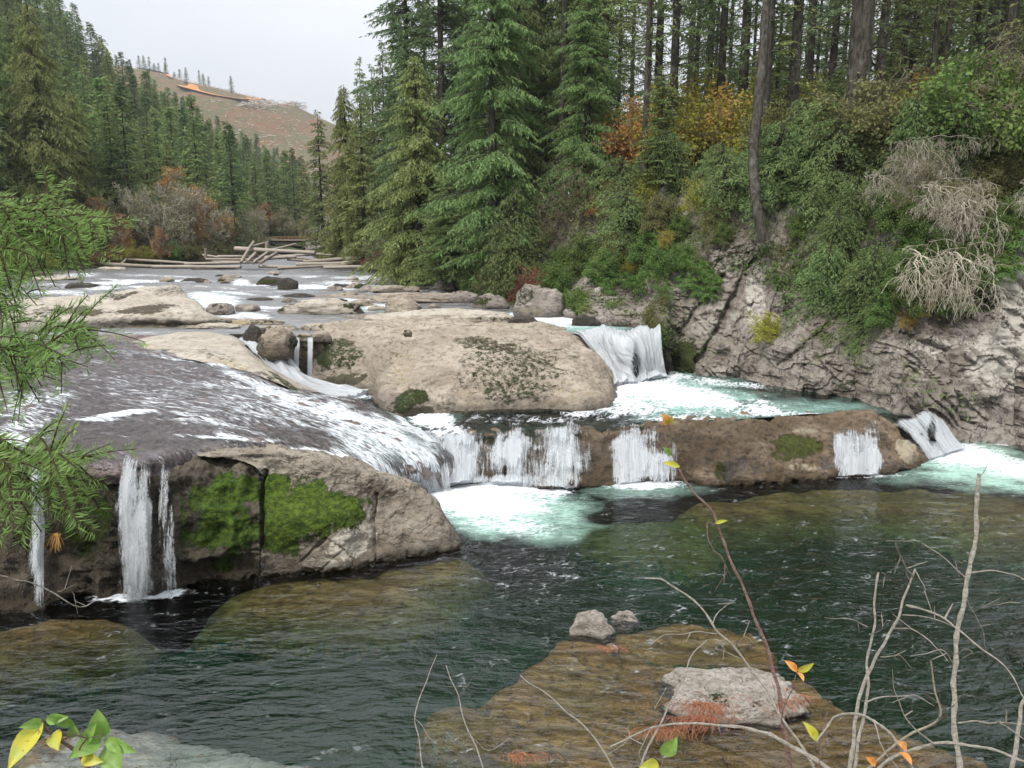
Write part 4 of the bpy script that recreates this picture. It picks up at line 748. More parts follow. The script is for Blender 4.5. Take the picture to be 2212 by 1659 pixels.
for i, (x0, y0, Y0, x1, y1, Y1, th, lab) in enumerate(LG):
    a_, b_ = PY(x0, y0, Y0), PY(x1, y1, Y1); log(a_, b_, th * Y0 / FD / 2 * .85, th * Y1 / FD / 2 * .7, lab, seed=i)
for i, (x0, y0, Y0, x1, y1, Y1, th, lab) in enumerate([(820, 582, 80, 970, 578, 76, 13, 'thick rotten dark log on the right shelf, upper'), (860, 588, 76, 990, 586, 73, 8, 'split rotten log below the thick dark one'), (790, 574, 84, 870, 580, 80, 10, 'mossy brown log between jam and bushes')]):
    log(PY(x0, y0, Y0), PY(x1, y1, Y1), th * Y0 / FD / 2, th * Y1 / FD / 2, lab, 'rot', seed=i + 50, group='old rotten logs on the right shelf')

# ---- bridge
def box(V0, V1): 
    x0, y0, z0 = V0; x1, y1, z1 = V1
    V = np.array([(x0, y0, z0), (x1, y0, z0), (x1, y1, z0), (x0, y1, z0), (x0, y0, z1), (x1, y0, z1), (x1, y1, z1), (x0, y1, z1)], float)
    F = np.array([(0, 3, 2, 1), (4, 5, 6, 7), (0, 1, 5, 4), (1, 2, 6, 5), (2, 3, 7, 6), (3, 0, 4, 7)]); return V, F
def boxes(name, L, mat, parent=None):
    V, F = [], []
    for k, (a, b) in enumerate(L):
        v, f = box(a, b); V.append(v); F.append(f + 8 * k)
    return link(name, mesh(name, np.concatenate(V), np.concatenate(F), False), mat, parent)
def plain(name, c, rough=.8, nz=.3, sc=3.0, spec=.3):
    t = NT(name); n = t.noise(t.n('NewGeometry').outputs['Position'], sc, 5, .6)
    b = t.n('BsdfPrincipled'); t.l(t.mix(n, tuple(x * (1 - nz) for x in c), tuple(min(1, x * (1 + nz)) for x in c)), b.inputs['Base Color']); b.inputs['Roughness'].default_value = rough
    b.inputs['Specular IOR Level'].default_value = spec; t.l(b.outputs[0], t.out.inputs['Surface']); return t.m
M['rust'] = plain('rusty_rail', (.32, .17, .09)); M['girder'] = plain('dark_girder', (.07, .06, .055)); M['concrete'] = plain('mossy_concrete', (.20, .21, .14)); M['deck'] = plain('bridge_deck', (.30, .24, .19))
BY = 175.0; k = BY / FD; o0 = PY(632, 524, BY); br = empty('bridge', o0, 'old dark girder bridge with rusty railing crossing the river beyond the log pile', 'bridge')
def bx(x0, x1, y0, y1, d0, d1): # px relative -> local box
    return ((x0 - 632) * k, d0, -(y1 - 524) * k), ((x1 - 632) * k, d1, -(y0 - 524) * k)
boxes('girder', [bx(585, 690, 520, 528, 0, .4), bx(585, 690, 520, 528, 3.6, 4)] + [bx(x, x + 1.5, 520, 528, -.12, 0) for x in range(586, 690, 8)], M['girder'], br)
boxes('deck', [bx(583, 692, 517.5, 520, -.3, 4.3)], M['deck'], br)
for q in range(14): boxes('rail_post', [bx(584 + q * 8, 585 + q * 8, 512, 517.4, -.25, -.1)], M['rust'], br)
boxes('handrail', [bx(583, 692, 511.2, 512.2, -.28, -.05)], M['rust'], br); boxes('handrail', [bx(583, 692, 514.2, 515, -.24, -.08)], M['rust'], br)
boxes('abutment', [bx(559, 584, 513, 545, -1, 5)], M['concrete'], br)
# ================================================================== BANKS AND HILLS
def soil_mat(name, a, b, c, sc=.8, bumpd=.15):
    t = NT(name); P = t.n('NewGeometry').outputs['Position']; n1 = t.noise(P, sc, 6, .65); n2 = t.noise(P, sc * 7, 6, .7)
    col = t.mix(t.step(n1, .4, .6), a, b); col = t.mix(t.step(n2, .48, .66), col, c)
    bs = t.n('BsdfPrincipled'); t.l(col, bs.inputs['Base Color']); bs.inputs['Roughness'].default_value = .95; bs.inputs['Specular IOR Level'].default_value = .15
    t.l(t.bump(t.math('ADD', n1, n2), 1, bumpd), bs.inputs['Normal']); t.l(bs.outputs[0], t.out.inputs['Surface']); return t.m
M['soil'] = soil_mat('forest_soil', (.055, .045, .022), (.08, .055, .03), (.05, .065, .018))
M['hill'] = soil_mat('hill_soil', (.05, .065, .025), (.065, .07, .03), (.075, .06, .032), .08, .6)
M['clear'] = soil_mat('clearcut_soil', (.165, .09, .05), (.10, .095, .045), (.19, .155, .10), .05, 1.5)
M['dirt'] = soil_mat('orange_dirt', (.50, .20, .07), (.58, .27, .12), (.42, .17, .06), .05, .3)
cols = [660, 820, 950, 1010, 1100, 1180, 1280, 1430, 1500, 1620, 1750, 1850, 1950, 2050, 2212, 2420]
rA = [(660, 556, 150, 'Y'), (820, 588, 86, 'Y'), (950, 597, 76, 'Y'), (1010, 628, 3.7), (1100, 655, 3.55), (1180, 674, 3.45), (1280, 697, 3.35), (1425, 722, 3.1), (1500, 812, 1.1), (1620, 823, 1.15), (1750, 852, 1.15), (1850, 870, 1.12), (1950, 912, .9), (2050, 957, 0), (2212, 962, 0), (2420, 965, 0)]
rA = [(660, 556, 150, 'Y'), (820, 588, 86, 'Y'), (950, 597, 76, 'Y'), (1010, 628, 3.7), (1100, 655, 3.55), (1180, 674, 3.45), (1280, 697, 3.35), (1385, 712, 3.2), (1428, 775, 2.0), (1448, 806, 1.15), (1520, 812, 1.15), (1620, 823, 1.15), (1750, 852, 1.15), (1850, 870, 1.12), (1950, 912, .9), (2050, 957, 0), (2212, 962, 0), (2420, 965, 0)]
low = [np.append(pt(q), 0) for q in rA]
Yw = [p[1] for p in low]
def row(ys, dY): return [(q[0], y, Yw[i] + d, 'Y') for i, (q, y, d) in enumerate(zip(rA, ys, dY))]
r0 = [tuple(p[:3] - np.array([0, 0, 1.6])) + ('X',) for p in low]
#        660  820  950 1010 1100 1180 1280 1385 1428 1448 1520 1620 1750 1850 1950 2050 2212 2420
rB1 = row([551, 582, 590, 618, 646, 660, 680, 696, 740, 765, 770, 778, 805, 825, 860, 895, 900, 900], [1, 1, 1, .8, .7, .5, .5, .5, .2, .25, .3, .3, .3, .3, .3, .3, .3, .3])
rB2 = row([546, 576, 583, 608, 632, 640, 650, 668, 700, 715, 715, 712, 735, 755, 780, 800, 790, 780], [3, 3, 3, 2.4, 2.2, 1.6, 1.8, 1.6, .8, .9, 1.1, 1.2, 1.1, 1.0, .9, .8, .8, .8])
rC = row([540, 570, 575, 595, 610, 605, 605, 620, 625, 628, 615, 600, 655, 680, 690, 680, 640, 620], [6, 6, 6, 6, 5, 4.5, 4.5, 4, 2.8, 2.8, 3.4, 3.5, 2.6, 2.3, 2.2, 2.2, 2.0, 2])
rD = row([530, 555, 560, 570, 570, 560, 535, 530, 530, 530, 510, 500, 540, 560, 570, 540, 480, 450], [9, 10, 10, 9, 8.5, 8, 8, 7.5, 6.2, 6, 6.2, 6, 5.2, 4.6, 4.2, 4.2, 3.4, 3.4])
rE = row([520, 520, 500, 480, 460, 440, 410, 395, 385, 382, 372, 358, 350, 342, 335, 325, 305, 290], [16, 22, 22, 20, 19, 17, 13.5, 12, 11.5, 11, 10.5, 9.5, 9, 8.5, 8.5, 8.5, 8.2, 8.2])
xs_ = [q[0] for q in rA]
rF = [(x, 130 if x > 1200 else 170, z, 'W') for x, z in zip(xs_, [7, 9, 11, 12, 12.5, 12.5, 12.5, 12.5, 12.5, 12.5, 12.5, 12.5, 13, 13.5, 14, 15, 17, 18])]
rG = [(x, 230, z, 'W') for x, z in zip(xs_, [8, 9, 10, 10, 10, 9, 8, 8, 8, 8, 9, 10, 12, 14, 18, 24, 34, 40])]
def cliffpost(V, sh):
    # block the rock into slanted slabs and joints
    q = np.stack([V[:, 0] * .9 + V[:, 2] * .8, V[:, 1] * .5, V[:, 2] * .35 - V[:, 0] * .2], 1)
    s = fbm(q, .55, 3, seed=91); st = np.round(s * 5) / 5 + .2 * (s * 5 - np.round(s * 5)) / 5
    k = sstep(.2, 1.0, V[:, 2]) * (V[:, 1] < 60)
    V[:, 1] -= (st - s) * 1.6 * k + k * np.round(fbm(V, (.5, .5, 1.0), 2, seed=93) * 4) / 4 * .5
    D = toD(V)
    for x0, y0, x1, y1, w, dp in ((1640, 560, 1515, 780, 9, .9), (1560, 600, 1460, 740, 7, .6), (1690, 620, 1660, 720, 7, .4), (1856, 740, 1858, 866, 4, .4), (1790, 700, 1690, 790, 5, .4), (1950, 720, 2050, 760, 5, .3), (2050, 760, 2090, 940, 4, .3), (2200, 800, 2206, 950, 5, .5), (1580, 700, 1600, 815, 4, .3), (1452, 720, 1460, 810, 10, .8), (1740, 790, 1745, 850, 4, .3)):
        ax, ay = x1 - x0, y1 - y0; L2 = ax * ax + ay * ay; wob = fbm(V, .9, 3, seed=78) * 12
        tt = np.clip(((D[:, 0] - x0) * ax + (D[:, 1] - y0) * ay) / L2, 0, 1); dd = np.hypot(D[:, 0] + wob - x0 - tt * ax, D[:, 1] - y0 - tt * ay)
        V[:, 1] += dp * np.exp(-(dd / w) ** 2)
    return V
pt_old = pt
def pt(q):
    if len(q) == 4 and q[3] == 'X': return np.array(q[:3], float)
    return pt_old(q)
ROWS = [r0, rA, rB1, rB2, rC, rD, rE]
o = rock_patch('rock_cliff', ROWS, 560, 340, M['cliff_rock'], ((.25, .45), (.8, .22), (2.6, .09), (7, .035)), 29, {
    'moss': [(1475, 770, 32, 60, .85), (1440, 800, 15, 60, .6), (1560, 630, 20, 40, .3), (1700, 640, 12, 60, .6), (1350, 640, 90, 40, .4), (1650, 560, 260, 50, .5), (1900, 560, 300, 80, .5), (2130, 640, 40, 50, .6), (1060, 640, 80, 20, .5), (1900, 850, 200, 8, .3), (1820, 830, 40, 14, .5)],
    'dark': [(1730, 590, 60, 70, .5), (1690, 640, 30, 80, .55), (1980, 790, 60, 40, .3), (1440, 760, 18, 60, .8), (1450, 540, 300, 60, .5), (1980, 720, 160, 30, .45), (2050, 690, 80, 40, .45), (1600, 640, 20, 60, .3), (1320, 690, 100, 14, .35), (2080, 840, 40, 60, .25)],
    'lich': [(2200, 640, 75, 110, .95, -15), (2180, 760, 70, 90, .85), (2215, 600, 60, 90, 1), (2130, 800, 50, 50, .6), (2090, 740, 60, 40, .5), (1630, 640, 28, 100, .62), (2020, 750, 110, 30, .55), (1290, 600, 14, 40, .7), (1490, 600, 60, 30, .35), (1850, 800, 14, 60, .35), (1960, 870, 90, 20, .3)],
    'wet': [(1450, 790, 25, 60, .8), (1700, 850, 300, 10, .5), (1980, 900, 80, 12, .6), (1350, 712, 120, 12, .6)]}, None, rdg=(.4, .55, .45), post=cliffpost)
CLV = np.zeros(len(o.data.vertices) * 3, np.float32); o.data.vertices.foreach_get('co', CLV); CLV = CLV.reshape(340, 560, 3).astype(float)
tag(o, 'tall fractured grey brown cliff along the right side of the falls', 'cliff')
o = rock_patch('forest_floor', [[tuple(q + np.array([0, .5, -.8])) + ('X',) for q in CLV[-1][::14]], [tuple(q + np.array([0, .1, -.03])) + ('X',) for q in CLV[-1][::14]], [tuple(q + np.array([0, 3.2, .3])) + ('X',) for q in CLV[-1][::14]], rF, rG], 300, 160, M['soil'], ((.15, .25), (.7, .12)), 31, dense=[0, 1, 2, 2.08, 2.3, 3, 4], lin=True)
FLV = np.zeros(len(o.data.vertices) * 3, np.float32); o.data.vertices.foreach_get('co', FLV); FLV = FLV.reshape(160, 300, 3).astype(float)
tag(o, 'dark leaf littered forest floor above the cliff', kind='structure')
# ---- left bank, hillside
L0 = [(-420, 640, 55, 'Y'), (-200, 612, 66, 'Y'), (0, 593, 79, 'Y'), (200, 579, 93, 'Y'), (450, 568, 103, 'Y'), (560, 560, 125, 'Y'), (655, 552, 160, 'Y')]
LH = [L0, [(-420, 600, 57, 'Y'), (-200, 585, 69, 'Y'), (0, 572, 83, 'Y'), (200, 566, 97, 'Y'), (450, 560, 108, 'Y'), (560, 552, 132, 'Y'), (655, 545, 168, 'Y')],
      [(-420, 480, 66, 'Y'), (-200, 500, 80, 'Y'), (0, 500, 98, 'Y'), (200, 520, 112, 'Y'), (450, 535, 130, 'Y'), (560, 537, 155, 'Y'), (660, 532, 190, 'Y')],
      [(-420, 300, 100, 'Y'), (-200, 350, 112, 'Y'), (0, 400, 130, 'Y'), (200, 440, 150, 'Y'), (430, 490, 175, 'Y'), (560, 510, 210, 'Y'), (665, 515, 240, 'Y')],
      [(-420, 50, 150, 'Y'), (-200, 150, 165, 'Y'), (0, 250, 180, 'Y'), (200, 340, 200, 'Y'), (400, 420, 230, 'Y'), (540, 465, 270, 'Y'), (670, 500, 320, 'Y')],
      [(-420, -160, 200, 'Y'), (-200, -60, 210, 'Y'), (0, 40, 230, 'Y'), (190, 180, 255, 'Y'), (330, 285, 290, 'Y'), (480, 368, 340, 'Y'), (605, 428, 400, 'Y'), (690, 480, 440, 'Y')],
      [(-420, 0, 300, 'Y'), (-200, 100, 300, 'Y'), (0, 200, 310, 'Y'), (190, 280, 330, 'Y'), (330, 350, 360, 'Y'), (480, 400, 400, 'Y'), (605, 460, 460, 'Y'), (690, 500, 500, 'Y')]]
G = surface(LH, 260, 200); V = G.reshape(-1, 3); V = V + normals(G).reshape(-1, 3) * (fbm(V, .05, 4, seed=33) * 2.0)[:, None]
HILL = V.reshape(200, 260, 3)
tag(link('hillside', mesh('hillside', V, grid_faces(260, 200)), M['hill']), 'steep green wooded hillside left of the river', kind='structure')
# ---- far clear cut hill, with a dirt road cut into it
CH_ = [[(200, 470, 560, 'Y'), (400, 480, 560, 'Y'), (560, 480, 560, 'Y'), (700, 490, 560, 'Y'), (900, 490, 560, 'Y')],
       [(200, 300, 680, 'Y'), (400, 320, 680, 'Y'), (560, 340, 680, 'Y'), (700, 350, 680, 'Y'), (900, 420, 680, 'Y')],
       [(200, 190, 760, 'Y'), (400, 205, 760, 'Y'), (560, 232, 760, 'Y'), (690, 275, 760, 'Y'), (900, 370, 760, 'Y')],
       [(200, 138, 860, 'Y'), (330, 153, 860, 'Y'), (400, 176, 860, 'Y'), (500, 200, 860, 'Y'), (590, 222, 860, 'Y'), (630, 226, 840, 'Y'), (690, 256, 840, 'Y'), (900, 350, 840, 'Y')],
       [(200, 160, 960, 'Y'), (400, 190, 960, 'Y'), (560, 225, 960, 'Y'), (690, 275, 960, 'Y'), (900, 370, 960, 'Y')]]
G = surface(CH_, 260, 140); V = G.reshape(-1, 3); V[:, 2] += fbm(V, .03, 5, seed=35) * 5 * sstep(200, 400, toD(V)[:, 0])*0.6
CLEAR = V.reshape(140, 260, 3)
tag(link('clearcut_hill', mesh('clearcut_hill', V, grid_faces(260, 140)), M['clear']), 'reddish brown logged hill far behind the valley', kind='structure')
def on_surf(Gr, x, y):                   # point of a hill grid seen at photo place x, y (nearest vertex)
    D = toD(Gr.reshape(-1, 3)); i = np.argmin((D[:, 0] - x) ** 2 + (D[:, 1] - y) ** 2); return Gr.reshape(-1, 3)[i]
def strip(name, pts, label, lift=1.6):
    a, b = [], []
    for x, y0, y1 in pts: a.append(on_surf(CLEAR, x, y0)); b.append(on_surf(CLEAR, x, y1))
    n = 60; A = crom(a, n); B = crom(b, n); rows = [A * (1 - t) + B * t for t in (0, .33, .66, 1)]; V = np.concatenate(rows); V[:, 2] += lift; V[:, 1] -= 2 + fbm(V, .05, 3, seed=5) * 2
    return tag(link(name, mesh(name, V, grid_faces(n, 4)), M['dirt']), label, kind='structure')
strip('dirt_road', [(350, 171, 178), (385, 179, 188), (420, 187, 198), (460, 196, 208), (500, 205, 215), (540, 211, 219), (575, 216, 221)], 'orange dirt logging road cut across the clear cut hill')
strip('dirt_road', [(300, 150, 153), (345, 156, 161), (372, 166, 172)], 'short upper stretch of orange dirt road at the hill crest')

# ================================================================== PLANTS
def leaf_mat(name, c1, c2, trans=.25, rough=.75, var=.35, nscale=.35):
    t = NT(name); P = t.n('NewGeometry'); r = t.n('ObjectInfo').outputs['Random']
    n = t.noise(P.outputs['Position'], nscale, 4, .65); rnd = P.outputs['Random Per Island']
    f = t.math('ADD', t.math('MULTIPLY', t.step(n, .35, .65), .5), t.math('MULTIPLY', rnd, .5)); col = t.mix(f, c1, c2)
    hs = t.n('HueSaturation'); t.l(col, hs.inputs['Color']); t.l(t.math('ADD', 1 - var / 2, t.math('MULTIPLY', r, var)), hs.inputs['Value'])
    t.l(t.math('ADD', .485, t.math('MULTIPLY', r, .03)), hs.inputs['Hue'])
    d = t.n('BsdfPrincipled'); t.l(hs.outputs[0], d.inputs['Base Color']); d.inputs['Roughness'].default_value = rough; d.inputs['Specular IOR Level'].default_value = .2
    tr = t.n('BsdfTranslucent'); t.l(hs.outputs[0], tr.inputs['Color']); m = t.n('MixShader', i_0=trans); t.l(d.outputs[0], m.inputs[1]); t.l(tr.outputs[0], m.inputs[2])
    t.l(m.outputs[0], t.out.inputs['Surface']); return t.m
M['fir'] = leaf_mat('fir_needles', (.12, .175, .055), (.225, .275, .105)); M['fird'] = leaf_mat('dark_fir_needles', (.09, .15, .06), (.165, .22, .10))
M['cedar'] = leaf_mat('cedar_sprays', (.16, .21, .065), (.30, .33, .12)); M['hemlock'] = leaf_mat('hemlock_sprays', (.115, .19, .06), (.21, .285, .105))
M['green'] = leaf_mat('green_leaves', (.075, .14, .035), (.16, .235, .06)); M['yelgr'] = leaf_mat('yellow_green_leaves', (.28, .30, .05), (.46, .42, .08), .4)
M['yellow'] = leaf_mat('yellow_leaves', (.45, .34, .05), (.55, .42, .08), .35); M['orange'] = leaf_mat('orange_leaves', (.40, .21, .06), (.52, .33, .10), .35)
M['red'] = leaf_mat('red_leaves', (.22, .045, .04), (.30, .09, .06), .3); M['olive'] = leaf_mat('olive_leaves', (.14, .15, .05), (.22, .21, .09), .3)
M['fern'] = leaf_mat('fern_fronds', (.05, .12, .025), (.12, .22, .045), .35)
def bark(name, a, b, sc=(2, 2, .5), s=3.5):
    t = NT(name); P = t.n('TexCoord').outputs['Object']; n = t.noise(t.map(P, sc), s, 6, .7)
    n2 = t.noise(P, 1.3, 4, .6); c = t.mix(t.step(n, .38, .62), a, b); c = t.mix(t.math('MULTIPLY', t.step(n2, .55, .7), .5), c, (.16, .165, .14))
    bs = t.n('BsdfPrincipled'); t.l(c, bs.inputs['Base Color']); bs.inputs['Roughness'].default_value = .95; bs.inputs['Specular IOR Level'].default_value = .1
    t.l(t.bump(n, 1, .05), bs.inputs['Normal']); t.l(bs.outputs[0], t.out.inputs['Surface']); return t.m
M['bark'] = bark('fir_bark', (.032, .028, .023), (.085, .076, .062)); M['barkg'] = bark('grey_bark', (.30, .27, .22), (.46, .42, .35)); M['twig'] = bark('pale_twig', (.32, .28, .215), (.50, .45, .36)); M['twigd'] = bark('brown_twig', (.15, .125, .095), (.26, .225, .175))
M['barkm'] = bark('mossy_bark', (.09, .08, .03), (.14, .13, .04))
rng = np.random.default_rng(7)
def prisms(P0, P1, R0, R1, k=3):
    d = P1 - P0; L = np.linalg.norm(d, axis=1, keepdims=True) + 1e-9; d = d / L
    up = np.where(np.abs(d[:, 2:3]) > .9, np.array([[1., 0, 0]]), np.array([[0, 0, 1.]])); u = np.cross(d, up); u /= np.linalg.norm(u, axis=1, keepdims=True); v = np.cross(d, u)
    n = len(P0); V = np.zeros((n, 2 * k, 3))
    for j in range(k):
        a = 2 * pi * j / k; w = u * cos(a) + v * sin(a); V[:, j] = P0 + w * R0[:, None]; V[:, k + j] = P1 + w * R1[:, None]
    b = np.arange(n)[:, None] * 2 * k; F = np.concatenate([b + np.array([[j, (j + 1) % k, k + (j + 1) % k, k + j]]) for j in range(k)])
    return V.reshape(-1, 3), F
def tube(P, R, k=10):
    P = np.asarray(P, float); n = len(P); T = np.gradient(P, axis=0); T /= np.linalg.norm(T, axis=1, keepdims=True)
    ref = np.array([1., 0, 0]) if abs(T[0, 0]) < .8 else np.array([0, 1., 0]); u = np.cross(T, ref); u /= np.linalg.norm(u, axis=1, keepdims=True); v = np.cross(T, u)
    th = np.linspace(0, 2 * pi, k, endpoint=False); V = P[:, None] + (u[:, None] * np.cos(th)[None, :, None] + v[:, None] * np.sin(th)[None, :, None]) * np.asarray(R)[:, None, None]
    i = np.arange(n * k).reshape(n, k); F = np.stack([i[:-1], np.roll(i, -1, 1)[:-1], np.roll(i, -1, 1)[1:], i[1:]], -1).reshape(-1, 4); return V.reshape(-1, 3), F
def join(L):
    V, F, o = [], [], 0
    for v, f in L: V.append(v); F.append(f + o); o += len(v)
    return np.concatenate(V), np.concatenate(F)
def unit(a): return a / (np.linalg.norm(a, axis=-1, keepdims=True) + 1e-9)
def leaflets(P, D, L, W, tri=True):
    """flat leaves: base at P, along D, length L, width W"""
    r = rng.normal(size=P.shape); s = unit(np.cross(D, r)) * W[:, None]; n = len(P)
    if tri:
        V = np.stack([P - s * .5, P + s * .5, P + D * L[:, None]], 1).reshape(-1, 3); return V, np.arange(3 * n).reshape(-1, 3)
    V = np.stack([P, P + D * L[:, None] * .45 + s * .5, P + D * L[:, None], P + D * L[:, None] * .45 - s * .5], 1).reshape(-1, 3); return V, np.arange(4 * n).reshape(-1, 4)
def conifer(name, H, base, R, dz=.5, nb=6, prof=.75, droop=.35, rise=.15, tw=.5, lf=(.26, .075), dens=1.0, hang=0.0, r0=.35, low=.0, gap=.12, seed=1, lean=0.0):
    global rng; rng = np.random.default_rng(seed); wood = []; TP, TD, TL = [], [], []
    zs = np.linspace(0, H, 14); tr = np.stack([np.sin(zs / H * 2.5) * lean, zs * 0, zs], 1); wood.append(tube(tr, np.maximum(r0 * (1 - zs / H) ** .8 * (1 + .35 * np.exp(-zs / 1.2)), .02), 10))
    z = base; B0, B1, BR0, BR1 = [], [], [], []
    while z < H - .3:
        t = (H - z) / (H - base); k = rng.poisson(nb * (1 if t < .85 else 1 - low)) 
        for _ in range(k):
            if rng.random() < gap: continue
            az = rng.random() * 2 * pi; L = R * (t ** prof) * (.65 + .45 * rng.random()) * (1 + .25 * sin(z * 1.9 + az * 2)) + .25
            if t > .8: L *= 1 - low * .4
            d = np.array([cos(az), sin(az), 0]); sd = np.array([-sin(az), cos(az), 0]); zz = z + rng.normal() * dz * .4
            o = np.array([np.interp(zz, zs, tr[:, 0]), 0, zz]); n = 7; s = np.linspace(0, 1, n)
            q = o + d * (L * s)[:, None] + np.array([0, 0, 1]) * (L * (rise * s - droop * s * s))[:, None] + sd * (L * .08 * np.sin(s * 3 + az))[:, None]
            rb = max(.012, min(.07, L * .014)); B0.append(q[:-1]); B1.append(q[1:]); BR0.append(rb * (1 - s[:-1]) + .004); BR1.append(rb * (1 - s[1:]) + .004)
            m = int(max(4, L / .24 * tw * 2)); ss = rng.uniform(.10, 1, m); p = np.stack([np.interp(ss, s, q[:, j]) for j in range(3)], 1)
            side = rng.choice([-1, 1], m)[:, None]; a = rng.uniform(.4, 1.15, m)[:, None]
            td = unit(d * np.cos(a) + sd * side * np.sin(a) + np.array([0, 0, 1]) * (rng.normal(0, .12, m)[:, None] - .18 - hang)); TP.append(p); TD.append(td); TL.append((L * .26 * (1.05 - ss) + .22) * rng.uniform(.6, 1.2, m))
        z += dz * (.7 + .6 * rng.random()) * (.55 + .45 * t)
    TP, TD, TL = np.concatenate(TP), np.concatenate(TD), np.concatenate(TL)
    nl = np.maximum(2, (TL / .09 * dens * .75).astype(int)); idx = np.repeat(np.arange(len(TP)), nl); s = rng.random(len(idx))
    P = TP[idx] + TD[idx] * (s * TL[idx])[:, None] + np.array([0, 0, -1]) * (s * s * TL[idx] * (.15 + hang * .5))[:, None]
    D = unit(TD[idx] + rng.normal(0, .55, (len(idx), 3)) * np.array([1, 1, .6]) + np.array([0, 0, -.15 - hang])); Ls = lf[0] * rng.uniform(.6, 1.3, len(idx)); Ws = lf[1] * rng.uniform(.7, 1.3, len(idx))
    crown = leaflets(P, D, Ls, Ws)
    wood.append(prisms(np.concatenate(B0), np.concatenate(B1), np.concatenate(BR0), np.concatenate(BR1)))
    wv, wf = join(wood); return mesh(name + '_crown', *crown, smooth=False), mesh(name + '_trunk', wv, wf, True)
def skeleton(levels, stems, L0_, grav=.0, wander=.25, spread=.7, kids=5, ratio=.6, r0=.06, nseg=5, upb=.3, seed=1, base_spread=.15, first_dir=None):
    """bare branching: returns segment arrays and tips"""
    g = np.random.default_rng(seed); pos = g.normal(0, base_spread, (stems, 3)) * np.array([1, 1, 0]); dr = unit(g.normal(0, spread, (stems, 3)) * np.array([1, 1, .25]) + (np.array([0, 0, 1.]) if first_dir is None else np.array(first_dir, float)))
    Ln = L0_ * g.uniform(.7, 1.1, stems); rad = np.full(stems, r0) * g.uniform(.7, 1.1, stems); A, B, RA, RB, TT, TDD = [], [], [], [], [], []
    for lv in range(levels):
        P = [pos]; d = dr; n = len(pos)
        for k in range(nseg):
            d = unit(d + g.normal(0, wander, (n, 3)) + np.array([0, 0, 1]) * (grav * (lv + 1) * .5 if grav < 0 else grav)); q = P[-1] + d * (Ln / nseg)[:, None]
            A.append(P[-1]); B.append(q); RA.append(rad * (1 - k / nseg * .6)); RB.append(rad * (1 - (k + 1) / nseg * .6)); P.append(q)
        P = np.array(P)                         # nseg+1, n, 3
        if lv >= levels - 2:
            for k in range(1, nseg + 1): TT.append(P[k]); TDD.append(unit(P[k] - P[k - 1]))
        if lv == levels - 1: break
        idx = np.repeat(np.arange(n), kids); f = g.uniform(.25, 1.0, len(idx)) * nseg; i = np.clip(f.astype(int), 0, nseg - 1); fr = (f - i)[:, None]
        pos = P[i, idx] * (1 - fr) + P[i + 1, idx] * fr; pd = unit(P[i + 1, idx] - P[i, idx]); dr = unit(pd * .7 + g.normal(0, .75, (len(idx), 3)) + np.array([0, 0, upb * .3]))
        Ln = Ln[idx] * ratio * g.uniform(.6, 1.15, len(idx)); rad = rad[idx] * .55 * (1 - f / nseg * .4)
    return np.concatenate(A), np.concatenate(B), np.concatenate(RA), np.concatenate(RB), np.concatenate(TT), np.concatenate(TDD)
def bush(name, sk, leaf=None, n=0, jit=.15, rmin=.006, down=.2, keepf=None, seed=3, scale=1.0):
    A, B, RA, RB, T, TD = sk; wv, wf = prisms(A, B, np.maximum(RA, rmin), np.maximum(RB, rmin)); w = mesh(name + '_stems', wv, wf, True)
    if not n: return None, w
    g = np.random.default_rng(seed); i = g.integers(0, len(T), n)
    if keepf is not None: i = i[keepf(T[i], g)]
    global rng; rng = g; n = len(i); P = T[i] + g.normal(0, jit, (n, 3)); D = unit(TD[i] * .4 + g.normal(0, .8, (n, 3)) + np.array([0, 0, -down])); V, F = leaflets(P, D, leaf[0] * g.uniform(.6, 1.3, n), leaf[1] * g.uniform(.7, 1.2, n), False)
    return mesh(name + '_leaves', V, F, False), w
PROTO = {}
def proto(key, leafmesh, wood, lm, wm, names=('crown', 'trunk')):
    if leafmesh: leafmesh.materials.append(M[lm])
    wood.materials.append(M[wm]); PROTO[key] = (leafmesh, wood, names)
def plant(key, name, loc, label, cat, group=None, rz=None, s=1.0, sz=None, tilt=(0, 0), mats=None):
    lm, wm, nn = PROTO[key]; e = empty(name, loc, label, cat, group); e.rotation_euler = (tilt[0], tilt[1], random.random() * 6.28 if rz is None else rz); e.scale = (s, s, s if sz is None else sz)
    if lm: link(nn[0], lm, parent=e)
    link(nn[1], wm, parent=e); return e
random.seed(5)
def variant(key, src, lm): # same mesh, other foliage colour
    a, b, n = PROTO[src]; a2 = a.copy(); a2.materials.clear(); a2.materials.append(M[lm]); PROTO[key] = (a2, b, n)
proto('cedar', *conifer('cedar', 22, 1.0, 4.6, .42, 7, .62, .55, .10, 1.2, (.28, .08), 1.4, .55, .4, 0, .06, 11), 'cedar', 'bark')
proto('hem', *conifer('hemlock', 25, 1.5, 4.6, .50, 6, .50, .45, .12, 1.2, (.28, .07), 1.5, .5, .38, .25, .12, 12), 'hemlock', 'bark')
proto('fir', *conifer('fir', 26, 2.0, 4.0, .55, 6, .70, .25, .12, .9, (.30, .09), 1.0, .1, .35, .2, .12, 13), 'fir', 'bark')
proto('firb', *conifer('fir_big', 38, 4.0, 5.5, .7, 6, .55, .30, .10, .8, (.36, .11), .9, .15, .5, .3, .15, 14), 'fird', 'bark')
proto('tall1', *conifer('tall_fir', 36, 4.0, 3.8, .72, 4.8, .45, .28, .05, .75, (.30, .085), .8, .1, .30, .6, .3, 15), 'fir', 'bark')
proto('tall2', *conifer('tall_fir2', 36, 5.5, 4.4, .8, 4.2, .5, .35, .0, .7, (.30, .085), .85, .1, .38, .6, .35, 16), 'fird', 'bark')
